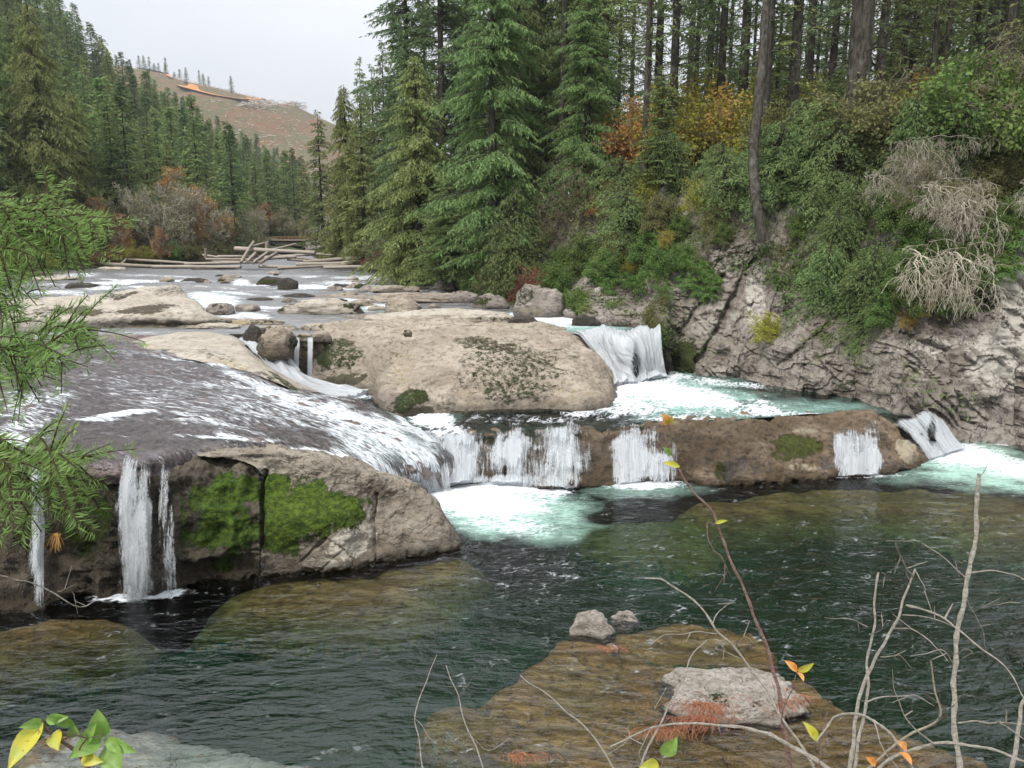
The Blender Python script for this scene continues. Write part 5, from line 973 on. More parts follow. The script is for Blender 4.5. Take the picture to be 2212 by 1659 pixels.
proto('tall3', *conifer('tall_fir3', 32, 3.5, 3.0, .7, 3.4, .4, .2, .1, .7, (.28, .08), .8, .05, .22, .6, .3, 17), 'fir', 'bark')
variant('tall4', 'tall1', 'cedar')
proto('far1', *conifer('far_fir', 24, 1.0, 3.5, .75, 6, .8, .3, .1, .45, (.55, .20), .45, .1, .25, 0, .08, 18), 'fir', 'bark')
proto('far2', *conifer('far_fir2', 22, .8, 3.9, .75, 6, .7, .4, .1, .45, (.6, .22), .45, .35, .25, 0, .08, 19), 'cedar', 'bark')
proto('far3', *conifer('far_fir3', 26, 1.5, 3.2, .8, 6, .85, .2, .15, .45, (.55, .2), .4, 0, .25, 0, .08, 20), 'fird', 'bark')
proto('mid1', *conifer('mid_fir', 26, 2.0, 4.2, .6, 6, .72, .3, .1, .8, (.42, .14), .7, .15, .33, .1, .12, 21), 'fir', 'bark')
variant('midc', 'mid1', 'cedar'); variant('cedard', 'cedar', 'fir'); variant('hemd', 'hem', 'fir'); variant('farh', 'far1', 'hemlock')
proto('bough', *conifer('young_hemlock', 5.0, .1, 2.3, .22, 7, .6, .5, .10, 1.7, (.17, .05), 1.3, .3, .07, 0, .05, 22), 'hemlock', 'bark')
proto('boughf', *conifer('young_fir', 4.5, .1, 2.6, .28, 7, .35, .3, .10, 1.6, (.17, .05), 1.2, .1, .07, 0, .05, 23), 'fir', 'bark')
variant('boughl', 'boughf', 'hemlock')
SK = skeleton(4, 6, 1.6, .02, .22, .6, 5, .62, .03, 4, .3, 31)
for key, lm in (('bgreen', 'green'), ('byg', 'yelgr'), ('bor', 'orange'), ('bred', 'red'), ('bol', 'olive'), ('byel', 'yellow')):
    if key == 'bgreen': proto(key, *bush('leafy_bush', SK, (.13, .075), 9000, .12), lm, 'twigd', ('leaves', 'stems'))
    elif key == 'byg': proto(key, *bush('sparse_bush', SK, (.12, .07), 5000, .12, seed=8), lm, 'twigd', ('leaves', 'stems'))
    elif key == 'bred': proto(key, *bush('thin_bush', SK, (.11, .06), 2600, .10, seed=9), lm, 'twigd', ('leaves', 'stems'))
    else: variant(key, {'bor': 'byg', 'bol': 'bgreen', 'byel': 'bred'}[key], lm)
proto('grey', *bush('bare_bush', skeleton(5, 6, 1.7, .02, .22, .6, 3, .70, .022, 4, .3, 32), (.08, .04), 2500, .05), 'olive', 'twigd', ('leaves', 'stems'))
proto('hangb', *bush('hanging_bush', skeleton(5, 5, 2.0, -.16, .34, .6, 5, .62, .035, 5, 0, 33, first_dir=(0, -.9, .25)), None, 0, rmin=.0036), 'olive', 'twig', ('leaves', 'stems'))
proto('hangs', *bush('hanging_branch', skeleton(4, 3, 2.2, -.22, .30, .35, 5, .62, .035, 5, 0, 34, first_dir=(0, -.7, -.2)), None, 0, rmin=.0065), 'olive', 'twig', ('leaves', 'stems'))
proto('decid', *bush('bare_tree', skeleton(5, 3, 6.0, .05, .14, .30, 5, .55, .11, 5, .3, 35), (.16, .11), 2500, .25, rmin=.018), 'olive', 'barkg', ('leaves', 'trunk'))
SKM = skeleton(5, 2, 5.5, .05, .16, .35, 6, .58, .10, 5, .3, 36)
proto('maple', *bush('maple', SKM, (.26, .20), 5200, .25, rmin=.018, keepf=lambda T, g: fbm(T, .6, 2, seed=3) > -.02), 'orange', 'barkg', ('leaves', 'trunk'))
proto('decidg', *bush('leafy_tree', SKM, (.18, .13), 9000, .35, rmin=.018, seed=6), 'olive', 'barkg', ('leaves', 'trunk'))
variant('decidy', 'decidg', 'yelgr')
def fern_proto():
    global rng; rng = np.random.default_rng(4); P, D, L, W = [], [], [], []; A, B = [], []
    for k in range(16):
        az = rng.random() * 6.28; Lf = rng.uniform(.5, .9); s = np.linspace(0, 1, 14); d = np.array([cos(az), sin(az), 0]); q = d * (Lf * s)[:, None] + np.array([0, 0, 1]) * (Lf * (.8 * s - 1.0 * s * s))[:, None]
        A.append(q[:-1]); B.append(q[1:]); sd = np.array([-sin(az), cos(az), 0])
        for sg in (-1, 1): P.append(q[1:]); D.append(unit(sd * sg + d * .35 + np.zeros((13, 3)) + rng.normal(0, .08, (13, 3)))); L.append(.16 * np.sin(pi * (s[1:] * .9 + .08))); W.append(np.full(13, .05))
    A, B = np.concatenate(A), np.concatenate(B); w = mesh('fern_stems', *prisms(A, B, np.full(len(A), .006), np.full(len(A), .005)))
    return mesh('fern_fronds', *leaflets(np.concatenate(P), np.concatenate(D), np.concatenate(L) + .02, np.concatenate(W)), smooth=False), w
proto('fern', *fern_proto(), 'fern', 'twigd', ('fronds', 'stalks'))
print('protos', sum(len(a.polygons) if a else 0 for a, b, n in PROTO.values()), sum(len(b.polygons) for a, b, n in PROTO.values()))
for k, (a, b, n) in PROTO.items(): print(k, len(a.polygons) if a else 0, len(b.polygons), end='; ')
# ================================================================== PLANTING
def ordn(i):
    if i < 20: return ORD[i]
    tens = {2: 'twenty', 3: 'thirty', 4: 'forty', 5: 'fifty', 6: 'sixty', 7: 'seventy', 8: 'eighty', 9: 'ninety'}; n = i + 1
    if n % 10 == 0: return tens[n // 10][:-1] + 'ieth'
    return tens[n // 10] + ' ' + ORD[n % 10 - 1]
# ---- right: the tall open stand on the plateau (base x, base y, depth, proto, girth scale, height scale)
def floorz(x, Y):
    """height of the forest floor under photo column x at depth Y"""
    global FL
    try: FL
    except NameError: FL = np.concatenate([CLV[150:].reshape(-1, 3), FLV.reshape(-1, 3)])
    p = PW(x, Y, 12); i = np.argmin((FL[:, 0] - p[0]) ** 2 + (FL[:, 1] - p[1]) ** 2); return FL[i, 2]
st = [(1210, 58, 1.0), (1255, 64, .9), (1305, 60, 1.0), (1330, 85, .9), (1358, 100, .8), (1388, 50, 1.15), (1414, 62, .65), (1447, 54, 1.05), (1478, 76, .7), (1492, 66, .8), (1510, 95, .8), (1530, 90, .7), (1545, 58, 1.1), (1560, 110, .8), (1595, 56, .9), (1612, 88, .8),
      (1640, 49, 1.25), (1668, 75, .6), (1703, 50, 1.15), (1722, 92, .7), (1733, 70, .9), (1747, 78, .7), (1760, 100, .7), (1777, 66, .95), (1800, 95, .8), (1815, 84, .8), (1840, 40, 2.35), (1880, 53, 1.05), (1905, 74, .9), (1925, 64, 1.0), (1948, 66, 1.0), (1965, 95, .8), (1990, 52, 1.2),
      (2005, 80, .8), (2022, 52, 1.15), (2045, 90, .8), (2070, 70, 1.0), (2085, 58, 1.1), (2108, 56, 1.3), (2130, 64, 1.0), (2150, 50, 1.15), (2175, 76, .9), (2195, 49, 1.3), (2225, 60, 1.1), (2260, 50, 1.2), (2300, 62, 1.1)]
rr = random.Random(11)
for i in range(46):
    x = rr.uniform(1190, 2330) if i % 3 else rr.uniform(1850, 2330); st.append((x, rr.uniform(75, 125), rr.uniform(.7, 1.0)))
st = [s_ for s_ in st if not (1395 < s_[0] < 1475 and s_[1] > 66)]
st.sort()
for i, (x, Y, g) in enumerate(st):
    z = floorz(x, Y); key = ['tall1', 'tall2', 'tall3', 'tall4', 'tall2'][i % 5]
    base = {'tall4': .30, 'tall1': .30, 'tall2': .38, 'tall3': .22}[key]; s = g * .32 / base * (1 if Y < 70 else 1.0)
    near = 'near' if Y < 56 else ('middle' if Y < 76 else 'far back')
    what = 'thickest fir with pale flaking bark, largest trunk of the plateau stand' if g > 2 else f'{near} slender dark fir, {ordn(i)} trunk from the left in the plateau stand'
    if g > 2: key = 'tall2'; s = 1.42
    e = plant(key, 'fir_tree', PW(x, Y, z - .3), what, 'tree', 'tall firs on the plateau above the cliff', s=s, sz=rr.uniform(.92, 1.15), tilt=(rr.uniform(-.012, .012), rr.uniform(-.012, .012)))
    # keep the branches life size on thick trunks
    if s > 1.3 or s < .8:
        e.scale = (1, 1, e.scale[2]); c = [q for q in e.children if q.name.startswith('trunk')]
        if g > 2:
            bpy.data.objects.remove(c[0]); zs = np.linspace(0, 36, 40); v, f_ = tube(np.stack([zs * .008, zs * 0, zs], 1), .58 * (1 - zs / 40) ** .7 * (1 + .45 * np.exp(-zs / .9)), 20); v[:, :2] *= (1 + fbm(v, (2, 2, .5), 4, seed=5) * .12)[:, None]
            link('trunk', mesh('big_trunk', v, f_), M['bark'], e)
            bq = skeleton(2, 9, 3.6, -.05, .12, 1.2, 4, .5, .05, 5, 0, 44, base_spread=.1, first_dir=(0, 0, 0)); 
            for P_ in (bq[0], bq[1]): P_[:, 2] += 5.5
            link('dead_branches', mesh('dead_branches', *prisms(*bq[:4])), M['bark'], e)
# ---- right: front trees with full crowns (x, base y or None, Y, key, height m, width scale, label)
FT = [(890, 78, 'firb', 36, 1.0, 'tallest blue green fir standing against the sky, left edge of the right forest'),
      (960, 72, 'firb', 37, 1.0, 'big dark fir just behind the bright drooping hemlock'),
      (925, 90, 'mid1', 33, .95, 'fir between the tallest fir and the pale cedar'),
      (1010, 82, 'firb', 40, .9, 'dark fir whose top leaves the frame above the hemlock'),
      (905, 66, 'cedar', 18.5, 1.05, 'pale yellow green pointed cedar left of the big hemlock'),
      (1065, 56, 'hem', 25, 1.12, 'big bright green drooping hemlock at the river bank'),
      (1120, 62, 'hemd', 26, .9, 'dull green hemlock right behind the bright drooping one'),
      (758, 95, 'cedar', 21.5, .9, 'pale cedar at the river bend, leftmost of the right bank'),
      (790, 88, 'midc', 19, .85, 'yellowish conifer beside the cedar at the river bend'),
      (815, 102, 'mid1', 23, .85, 'dark slim fir behind the yellow shrubs'),
      (838, 98, 'mid1', 25, .85, 'dark fir with a narrow tip left of the pale cedar'),
      (790, 120, 'mid1', 27, .8, 'narrow dark fir behind the river bend cedar'),
      (700, 118, 'mid1', 22, .9, 'grey green fir beside the bridge end'),
      (860, 88, 'cedard', 20, .9, 'dark cedar in the gap left of the pale pointed cedar'),
      (1170, 66, 'firb', 36, .95, 'dark broad fir right of the bright hemlock'),
      (1215, 74, 'firb', 36, .9, 'shadowy fir behind the grey bushes'),
      (1150, 88, 'firb', 40, .9, 'tall shadowy fir far behind the hemlock'),
      (1090, 92, 'firb', 40, .95, 'tall dark fir rising over the bright hemlock'),
      (1265, 54, 'hem', 15, .75, 'small light hemlock in front of the tall trunks'),
      (1240, 60, 'hemd', 20, .8, 'green hemlock left of the first open trunks'),
      (975, 60, 'hemd', 9, .8, 'small hemlock at the foot of the pale cedar'),
      (1110, 53, 'bough', 8, .85, 'young dark hemlock leaning over the river beside the red bush'),
      (1075, 58, 'bough', 6, 1.1, 'young hemlock with boughs touching the bank stones')]
HT = {'cedar': 22, 'hem': 25, 'fir': 26, 'firb': 38, 'mid1': 26, 'midc': 26, 'hemd': 25, 'cedard': 22, 'bough': 5, 'far1': 24, 'far2': 22, 'far3': 26, 'farh': 24, 'decid': 11, 'maple': 10.5, 'decidg': 10.5}
for x, Y, key, h, w, lab in FT:
    sz = h / HT[key]; s = w * (1 if key not in ('bough',) else sz)
    plant(key, 'conifer' if key != 'cedar' else 'cedar_tree', PW(x, Y, floorz(x, Y) - .3), lab, 'tree', s=s, sz=sz)
# dense back rows, far right and behind the front trees
bk = [(rr.uniform(1560, 2400), rr.uniform(130, 190)) for _ in range(46)] + [(rr.uniform(860, 1260), rr.uniform(92, 120)) for _ in range(16)]
bk.sort()
for i, (x, Y) in enumerate(bk):
    z = floorz(x, min(Y, 190)); plant(['far1', 'farh', 'far3'][i % 3], 'conifer', PW(x, Y, z - 1), f'full crowned conifer in the green backdrop behind the trunks, {ordn(i)} from the left', 'tree', 'backdrop conifers behind the right stand', s=1.15, sz=rr.uniform(1.1, 1.5))
# ---- left hillside
cnt0 = {}
hs = []; D = toD(HILL.reshape(-1, 3)).reshape(200, 260, 2); tries = 0
rr = random.Random(21)
while len(hs) < 285 and tries < 9000:
    tries += 1; v = rr.randint(46, 180); u = rr.randint(30, 259); p = HILL[v, u]; d = D[v, u]
    if not (-120 < d[0] < 690 and d[1] > -80) or (d[0] > 520 and p[1] < 192): continue
    md = 5.6 if p[1] > 180 else 6.2
    if all((p[0] - q[0][0]) ** 2 + (p[1] - q[0][1]) ** 2 > md * md for q in hs): hs.append((p, d))
hs.sort(key=lambda q: q[1][0])
for i, (p, d) in enumerate(hs):
    k = rr.choice(['far1', 'far2', 'far3', 'farh', 'far1', 'far2']) if d[0] < 330 or rr.random() < .4 else rr.choice(['far1', 'far3', 'farh', 'far3'])
    zone = 'lower' if p[1] < 160 else ('middle' if p[1] < 230 else 'upper')
    sc = rr.uniform(.8, 1.08) * (1 if p[1] < 260 else .92)
    side = 'left edge part' if d[0] < 200 else ('middle part' if d[0] < 430 else 'right end')
    hk = (zone, side); cnt0[hk] = cnt0.get(hk, -1) + 1
    plant(k, 'conifer', tuple(p - np.array([0, 0, .5])), f'{dict(far1="green", far2="olive broad", far3="dark narrow", farh="bright green")[k]} conifer on the {zone} hillside, {side}, {ordn(cnt0[hk])} from its left', 'tree', f'conifers on the {zone} left hillside, {side}', s=sc * rr.uniform(1.1, 1.45), sz=sc)
def hill_at(x, Y):
    P = HILL.reshape(-1, 3); q = PW(x, Y, 8); i = np.argmin((P[:, 0] - q[0]) ** 2 + (P[:, 1] - q[1]) ** 2); return P[i, 2]
LT = [(120, 97, 'cedar', 30, 1.35, 'huge yellow green cedar nearest on the left bank'), (35, 100, 'cedard', 27, 1.15, 'dark cedar partly hidden by the huge left cedar'), (190, 108, 'cedar', 21, 1.0, 'cedar to the right of the huge left cedar'),
      (-30, 92, 'cedar', 25, 1.2, 'cedar cut off by the left edge of the photo'), (262, 106, 'fir', 22, .9, 'dark fir with a visible crooked trunk above the bank'), (70, 120, 'hemd', 30, 1.1, 'tall hemlock rising behind the left cedars'),
      (330, 130, 'mid1', 20, .9, 'slim fir behind the bare riverside trees'), (375, 140, 'midc', 18, .9, 'olive conifer behind the bare riverside trees'), (170, 135, 'mid1', 27, 1.0, 'dense fir over the shoulder of the huge cedar'),
      (425, 150, 'mid1', 15, .9, 'fir above the orange maple on the bank'), (480, 165, 'mid1', 14, .9, 'dark green fir above the bridge meadow'), (525, 175, 'mid1', 15, .9, 'dark fir left of the bridge'), (560, 200, 'mid1', 22, .9, 'fir behind the bridge abutment'),
      (600, 210, 'mid1', 23, .9, 'fir rising directly behind the bridge'), (640, 215, 'mid1', 24, .9, 'fir behind the right end of the bridge'), (665, 205, 'mid1', 22, .9, 'fir squeezed between bridge and river bend cedar')]
for x, Y, key, h, w, lab in LT:
    plant(key if key != 'fir' else 'mid1', 'cedar_tree' if key == 'cedar' else 'conifer', PW(x, Y, hill_at(x, Y) - .5), lab, 'tree', s=w, sz=h / HT[key])
DT = [(318, 108, 'decid', 16, 1.1, 'tall pale bare alder just left of the twin trunk one'), (368, 107, 'decid', 16, 1.2, 'pale bare alder between the twin trunk alder and the mossy one'), (412, 112, 'decid', 14, 1.1, 'pale bare alder behind the light brown shore logs'), (278, 109, 'decid', 13, 1.1, 'pale bare alder leaning by the crooked fir'), (455, 116, 'decid', 13, 1.1, 'pale bare alder right of the orange crown'), (420, 106, 'maple', 12, .8, 'sparse orange maple over the beached logs'), (350, 98, 'maple', 7, .7, 'low orange maple sapling on the left bank'), (300, 104, 'decid', 14, 1.1, 'bare grey alder left of the twin trunk alder'), (345, 101, 'decid', 15.5, 1.2, 'bare twin trunk alder in the middle of the left bank'), (390, 104, 'decid', 15, 1.2, 'bare alder with mossy twigs right of the twin trunk one'),
      (430, 110, 'decid', 13, 1.1, 'bare alder near the orange crowned maple'), (475, 118, 'decid', 11, 1.1, 'low bare alder left of the log pile'), (520, 130, 'decid', 11, 1.1, 'bare alder behind the log pile'), (240, 100, 'decidg', 11, 1.0, 'brownish leafy tree at the foot of the crooked fir'),
      (555, 140, 'decid', 12, 1.0, 'greyish bare tree above the concrete abutment'), (620, 190, 'decidg', 12, 1.0, 'dull green tree behind the bridge railing'), (665, 180, 'decidg', 10, 1.0, 'olive tree at the right bridge end'),
      (215, 100, 'maple', 11, 1.0, 'orange leaved maple left of the crooked fir'), (262, 99, 'maple', 9, .9, 'small orange maple at the bank below the crooked fir'), (395, 118, 'maple', 17, 1.0, 'tall sparse orange maple behind the bare alders'), (440, 113, 'maple', 13, .9, 'bright orange maple right of the bare alders'),
      (500, 125, 'maple', 9, .8, 'small orange maple left of the bridge'), (572, 190, 'maple', 13, 1.1, 'vivid orange maple just above the log pile'), (600, 200, 'maple', 10, .9, 'orange maple behind the bridge abutment'), (330, 112, 'decidy', 12, 1.0, 'yellow green tree among the bare alders'),
      (455, 128, 'decidg', 12, 1.1, 'olive leafy tree behind the orange maples'), (370, 126, 'decidg', 12, 1.1, 'brown green tree behind the twin trunk alder'), (530, 150, 'decidg', 11, 1.2, 'olive tree behind the vivid orange maple'), (160, 98, 'decidy', 8, .9, 'yellowish tree under the huge cedar')]
for x, Y, key, h, w, lab in DT:
    kk = 'decidg' if key == 'decidy' else key
    plant(key, 'maple_tree' if key == 'maple' else 'alder_tree', PW(x, Y, hill_at(x, Y) - .4), lab, 'tree', s=w * h / HT[kk] * .85, sz=h / HT[kk])
rr = random.Random(55); us = sorted((x + rr.uniform(-15, 15), rr.uniform(46, 66), rr.choice(['hem', 'mid1', 'hem', 'midc']), rr.uniform(5.5, 11)) for x in range(1310, 2330, 120))
for i, (x, Y, key, h) in enumerate(us):
    s = h / HT[key]; plant(key, 'young_conifer', PW(x, Y, floorz(x, Y) - .2), f'light green young conifer among the plateau trunks, {ordn(i)} from the left', 'young tree', 'young conifers among the plateau trunks', s=min(.8, s * 1.7), sz=s)
rim = [(x, rr.choice(['boughf', 'bough', 'boughl', 'boughl'])) for x in range(1290, 2260, 84)]
for i, (x, key) in enumerate(rim):
    C_ = CLV[-1]; DD_ = toD(C_); q = C_[np.argmin(np.abs(DD_[:, 0] - x))] + np.array([0, -.3 + rr.uniform(-.3, .5), -rr.uniform(.5, 1.6)]); e = plant(key, 'young_conifer', q, f'conifer boughs spilling over the cliff rim, {ordn(i)} from the left', 'young tree', 'conifer boughs over the cliff rim', s=rr.uniform(.55, .95)); e.rotation_euler = (rr.uniform(.3, .8), rr.uniform(-.2, .2), rr.uniform(-.6, .6))
# ---- bushes: (x, y, Y, key, size, label) ; y is the base row in the photo
BT = [(30, 585, 78, 'bol', 2.6), (-60, 560, 70, 'byg', 2.8), (90, 578, 86, 'byg', 2.2), (150, 575, 90, 'bgreen', 1.8), (205, 574, 95, 'bred', 1.7), (240, 572, 97, 'bor', 1.6), (290, 572, 98, 'byg', 1.9), (335, 571, 99, 'byg', 1.7), (370, 570, 100, 'bgreen', 1.9), (405, 569, 101, 'bol', 1.9), (310, 568, 101, 'grey', 2.6), (250, 562, 102, 'bol', 2.3),
      (430, 565, 105, 'grey', 2.6), (470, 562, 112, 'bol', 2.4), (500, 560, 118, 'grey', 2.8), (545, 556, 130, 'bol', 2.6), (690, 560, 130, 'byg', 1.2), (-150, 580, 66, 'bol', 3), (120, 560, 95, 'bol', 3.0), (40, 540, 95, 'byg', 3.2), (180, 555, 103, 'grey', 3.0), (355, 560, 106, 'grey', 3.0), (280, 550, 108, 'bol', 3),
      (720, 575, 100, 'bol', 2.6), (760, 572, 95, 'byg', 3.2), (790, 560, 92, 'bor', 3.0), (770, 540, 98, 'byel', 3.2), (820, 580, 84, 'bred', 2.2), (850, 578, 80, 'grey', 3.4), (890, 585, 76, 'grey', 3.8), (930, 588, 73, 'grey', 3.8), (960, 595, 70, 'grey', 3.2), (875, 550, 82, 'grey', 3.6), (940, 545, 78, 'grey', 3.8), (985, 560, 70, 'grey', 3.4), (1000, 600, 66, 'bol', 2.2), (1010, 500, 74, 'grey', 3.4), (910, 575, 80, 'bol', 2.5),
      (1030, 622, 62, 'bgreen', 1.5), (1060, 635, 58, 'bol', 1.6), (1130, 640, 52, 'bred', 1.2), (1155, 628, 51.5, 'bred', 1.5), (1175, 640, 50, 'bred', 1.2), (1200, 625, 50, 'bgreen', 1.5), (1130, 560, 58, 'grey', 2.6), (1160, 540, 57, 'grey', 2.8), (1200, 520, 55, 'grey', 3.0), (1215, 590, 51.5, 'bgreen', 1.5), (1260, 560, 50.5, 'bgreen', 1.6), (1290, 500, 53, 'grey', 3.0), (1250, 470, 56, 'grey', 3.0),
      (1300, 590, 47, 'bgreen', 1.3), (1330, 560, 48, 'bol', 1.5), (1360, 590, 45.5, 'byg', 1.0), (1390, 560, 46, 'bgreen', 1.4), (1400, 520, 48, 'boughf', .6), (1340, 500, 51, 'boughf', .8), (1300, 450, 54, 'bor', 1.6), (1350, 440, 53, 'bor', 1.6), (1400, 440, 50.5, 'byg', 1.7), (1380, 480, 50, 'bol', 1.8), (1440, 480, 48, 'bol', 1.8), (1440, 530, 45, 'byel', .9), (1470, 500, 46, 'bgreen', 1.2), (1480, 560, 43, 'bgreen', 1.2), (1430, 590, 43, 'bgreen', 1.2), (1530, 500, 44, 'bol', 1.4), (1500, 450, 46.5, 'byg', 1.6), (1290, 400, 58, 'byg', 2.6), (1345, 390, 56, 'byg', 2.2),
      (1370, 400, 54, 'bor', 2.0), (1410, 380, 56, 'byg', 2.4), (1440, 385, 53, 'byg', 2.2), (1470, 375, 56, 'byg', 2.6), (1500, 372, 55, 'byg', 2.5), (1530, 365, 58, 'byg', 2.8), (1560, 362, 55, 'bor', 2.4), (1590, 360, 53, 'byg', 2.2), (1610, 358, 60, 'byg', 2.6), (1660, 352, 56, 'byg', 2.4), (1690, 350, 60, 'bor', 2.4), (1725, 347, 56, 'byg', 2.4), (1760, 345, 54, 'byg', 2.4), (1790, 342, 58, 'byg', 2.6), (1820, 340, 60, 'byg', 2.6), (1880, 338, 56, 'byg', 2.4), (1925, 334, 52, 'bol', 2.2), (1960, 332, 60, 'byg', 2.6), (2005, 328, 58, 'bor', 2.6), (2045, 322, 54, 'byg', 2.6), (2065, 325, 56, 'bor', 2.4), (2110, 318, 60, 'bor', 2.8), (2150, 315, 58, 'byg', 2.6), (2200, 305, 54, 'byg', 2.4),
      (1520, 540, 41.5, 'grey', 1.3), (1560, 520, 41.5, 'bgreen', 1.0), (1720, 500, 39, 'bgreen', 1.0), (1560, 440, 45, 'boughf', .8), (1500, 420, 48, 'boughf', .9), (1640, 440, 43, 'bgreen', 1.0), (1700, 430, 42, 'bgreen', 1.1), (1620, 400, 46, 'bor', 1.2), (1650, 390, 45, 'bol', 1.4), (1745, 720, 34.2, 'byel', .1),
      (1850, 650, 33.5, 'bgreen', 1.2), (1900, 690, 32, 'bgreen', 1.1), (1960, 660, 32, 'bgreen', 1.2), (2000, 640, 32, 'bol', 1.1), (1950, 600, 34, 'bgreen', 1.5), (2000, 560, 34, 'bgreen', 1.5), (1880, 600, 35, 'bgreen', 1.4), (2050, 580, 34, 'bgreen', 1.2), (2100, 560, 33.5, 'bgreen', 1.1), (2140, 520, 33.2, 'bgreen', 1.1), (2180, 490, 33, 'bgreen', 1.1), (2100, 470, 35, 'bol', 1.6), (2150, 420, 35, 'bol', 1.8), (2200, 400, 35, 'bgreen', 1.8), (2050, 470, 36, 'bol', 1.6), (1980, 480, 36.5, 'bgreen', 1.6), (1900, 480, 37.5, 'bgreen', 1.6), (1830, 500, 38, 'bgreen', 1.5), (1960, 700, 31.5, 'byel', .7), (2000, 680, 31.5, 'byel', .6), (1970, 420, 38, 'grey', 2), (2120, 360, 37, 'grey', 2.0), (2200, 340, 37, 'grey', 2.0), (2100, 400, 37, 'bgreen', 2), (1850, 400, 39.5, 'bol', 1.8), (1900, 380, 40, 'grey', 1.8), (1780, 430, 41, 'bol', 1.2)]
BL = {'bol': 'olive green bush', 'byg': 'yellow green bush', 'bgreen': 'green leafy bush', 'bred': 'thin red leaved bush', 'bor': 'orange leaved bush', 'grey': 'bare grey twiggy bush', 'byel': 'bright yellow leaved shrub', 'boughf': 'low spreading young fir'}
def where(x, y):
    if x < 700: return 'on the left bank', 'from the left end of that bank'
    if x < 1040: return 'by the rotten logs on the right bank', 'from the river bend'
    if x > 1280 and y < 410: return 'between the trunks on the plateau', 'from the left of the stand'
    if x < 1440: return 'on the steep bank above the rapids', 'from the hemlock side'
    return 'clinging to the cliff face', 'from the tall right fall'
BT = [(x, y, Y, 'byg' if (key == 'bor' and x > 1280 and y < 410 and k % 2) else key, s) for k, (x, y, Y, key, s) in enumerate(BT)]
BT.sort(); cnt = {}
def cliffY(x, y):
    global CF
    try: CF
    except NameError:
        CF = np.concatenate([CLV.reshape(-1, 3), FLV.reshape(-1, 3)]); 
        globals()['CFD'] = toD(CF)
    d2 = (CFD[:, 0] - x) ** 2 + (CFD[:, 1] - y) ** 2; nb_ = np.where(d2 < max(60, d2.min() * 1.3))[0]; return CF[nb_[np.argmin(CF[nb_, 1])]]
for x, y, Y, key, s in BT:
    if s < .3: continue
    w1, w2 = where(x, y); c = cnt[(key, w1)] = cnt.get((key, w1), -1) + 1
    if x < 700: p = PY(x, y, Y); p[2] = min(p[2], hill_at(x, Y) + .3) if y < 590 else p[2]
    elif x > 1280 and y < 410: p = PW(x, Y, floorz(x, Y) - .1)
    else: p = cliffY(x, y) - np.array([0, 0, .1 * s])
    s *= .62 if x < 1040 else (1.0 if (x > 1280 and y < 410) else (.55 if x < 1440 else .45))
    e = plant(key, 'bush', p, ' '.join(f'{BL[key]} {w1}, {ordn(c)} {w2}'.split()[:16]), 'bush', None, s=s, sz=s * rr.uniform(.85, 1.1))
    if w1.startswith('clinging') or w1.startswith('on the steep'): e.rotation_euler = (rr.uniform(.3, .7), rr.uniform(-.2, .2), rr.uniform(-.5, .5))
# conifer boughs draping over the cliff
for i, (x, y, key, s, lab) in enumerate([(1640, 420, 'boughl', 1.0, 'bright flat fir boughs spreading at the cliff top left of the thick trunk'), (1720, 405, 'boughl', 1.1, 'bright layered fir boughs at the cliff top below the thick trunk'), (1790, 410, 'boughf', .9, 'fir boughs touching the pale hanging shrub'), (1570, 430, 'boughf', .8, 'blue green fir boughs above the leaning trunk'),
        (1810, 500, 'bough', .75, 'upper green hemlock hanging down the cliff'), (1790, 570, 'bough', .8, 'middle green hemlock hanging down the cliff'), (1760, 620, 'bough', .75, 'left bulge of the green hemlock on the cliff'), (1830, 650, 'bough', .85, 'lower green hemlock hanging down the cliff'), (1860, 700, 'bough', .6, 'lowest tip of the green hemlock on the cliff'),
        (1330, 470, 'boughf', 1.0, 'blue green fir sapling on the steep bank'), (1345, 530, 'boughf', .9, 'blue green fir sapling lower on the steep bank'), (1120, 610, 'boughf', 1.1, 'dark fir sapling above the red bush')]):
    p = cliffY(x, y) + np.array([0, -.3, -1.2 * s if key == 'bough' else -.3]); e = plant(key, 'young_conifer', p, lab, 'young tree', 'conifer boughs draped on the cliff', s=s)
    e.rotation_euler = (rr.uniform(.25, .55), 0, rr.uniform(-.6, .6))
for i, (x, y, key, s, lab) in enumerate([(1930, 345, 'hangb', 1.05, 'big pale bare shrub drooping over the cliff top like a fountain'), (1990, 420, 'hangb', .75, 'pale bare branches below and right of the big drooping shrub'), (2180, 300, 'hangb', .9, 'pale drooping bare shrub at the right edge of the cliff top'), (1880, 400, 'hangb', .8, 'pale bare twigs at the left side of the big drooping shrub'),
        (1960, 560, 'hangs', 1.0, 'long pale bare branch reaching left across the dark ferns'), (2060, 560, 'hangs', 1.0, 'hanging tangle of pale roots and twigs on the right of the ferns'), (2075, 440, 'hangs', .9, 'bare branches below the two mossy stems'), (2200, 420, 'hangs', .8, 'bare hanging branch at the far right of the cliff'), (1240, 430, 'hangb', .9, 'greyish drooping bare shrub on the bank below the dark firs'), (1170, 560, 'hangb', .6, 'small drooping bare shrub beside the red leaves'), (1940, 280, 'hangb', .7, 'thin upper bare shrub in front of the plateau trunks')]):
    p = cliffY(x - 45, y) + np.array([0, -1.3, .4]); e = plant(key, 'bare_shrub', p, lab, 'shrub', 'drooping bare shrubs on the cliff', s=s * 1.35); e.rotation_euler = (0, 0, rr.uniform(-.5, .5))
fl = []
for i in range(64):
    fl.append((rr.uniform(1250, 1560), rr.uniform(520, 640)) if i % 2 else (rr.uniform(1880, 2200), rr.uniform(470, 690)))
fl.sort()
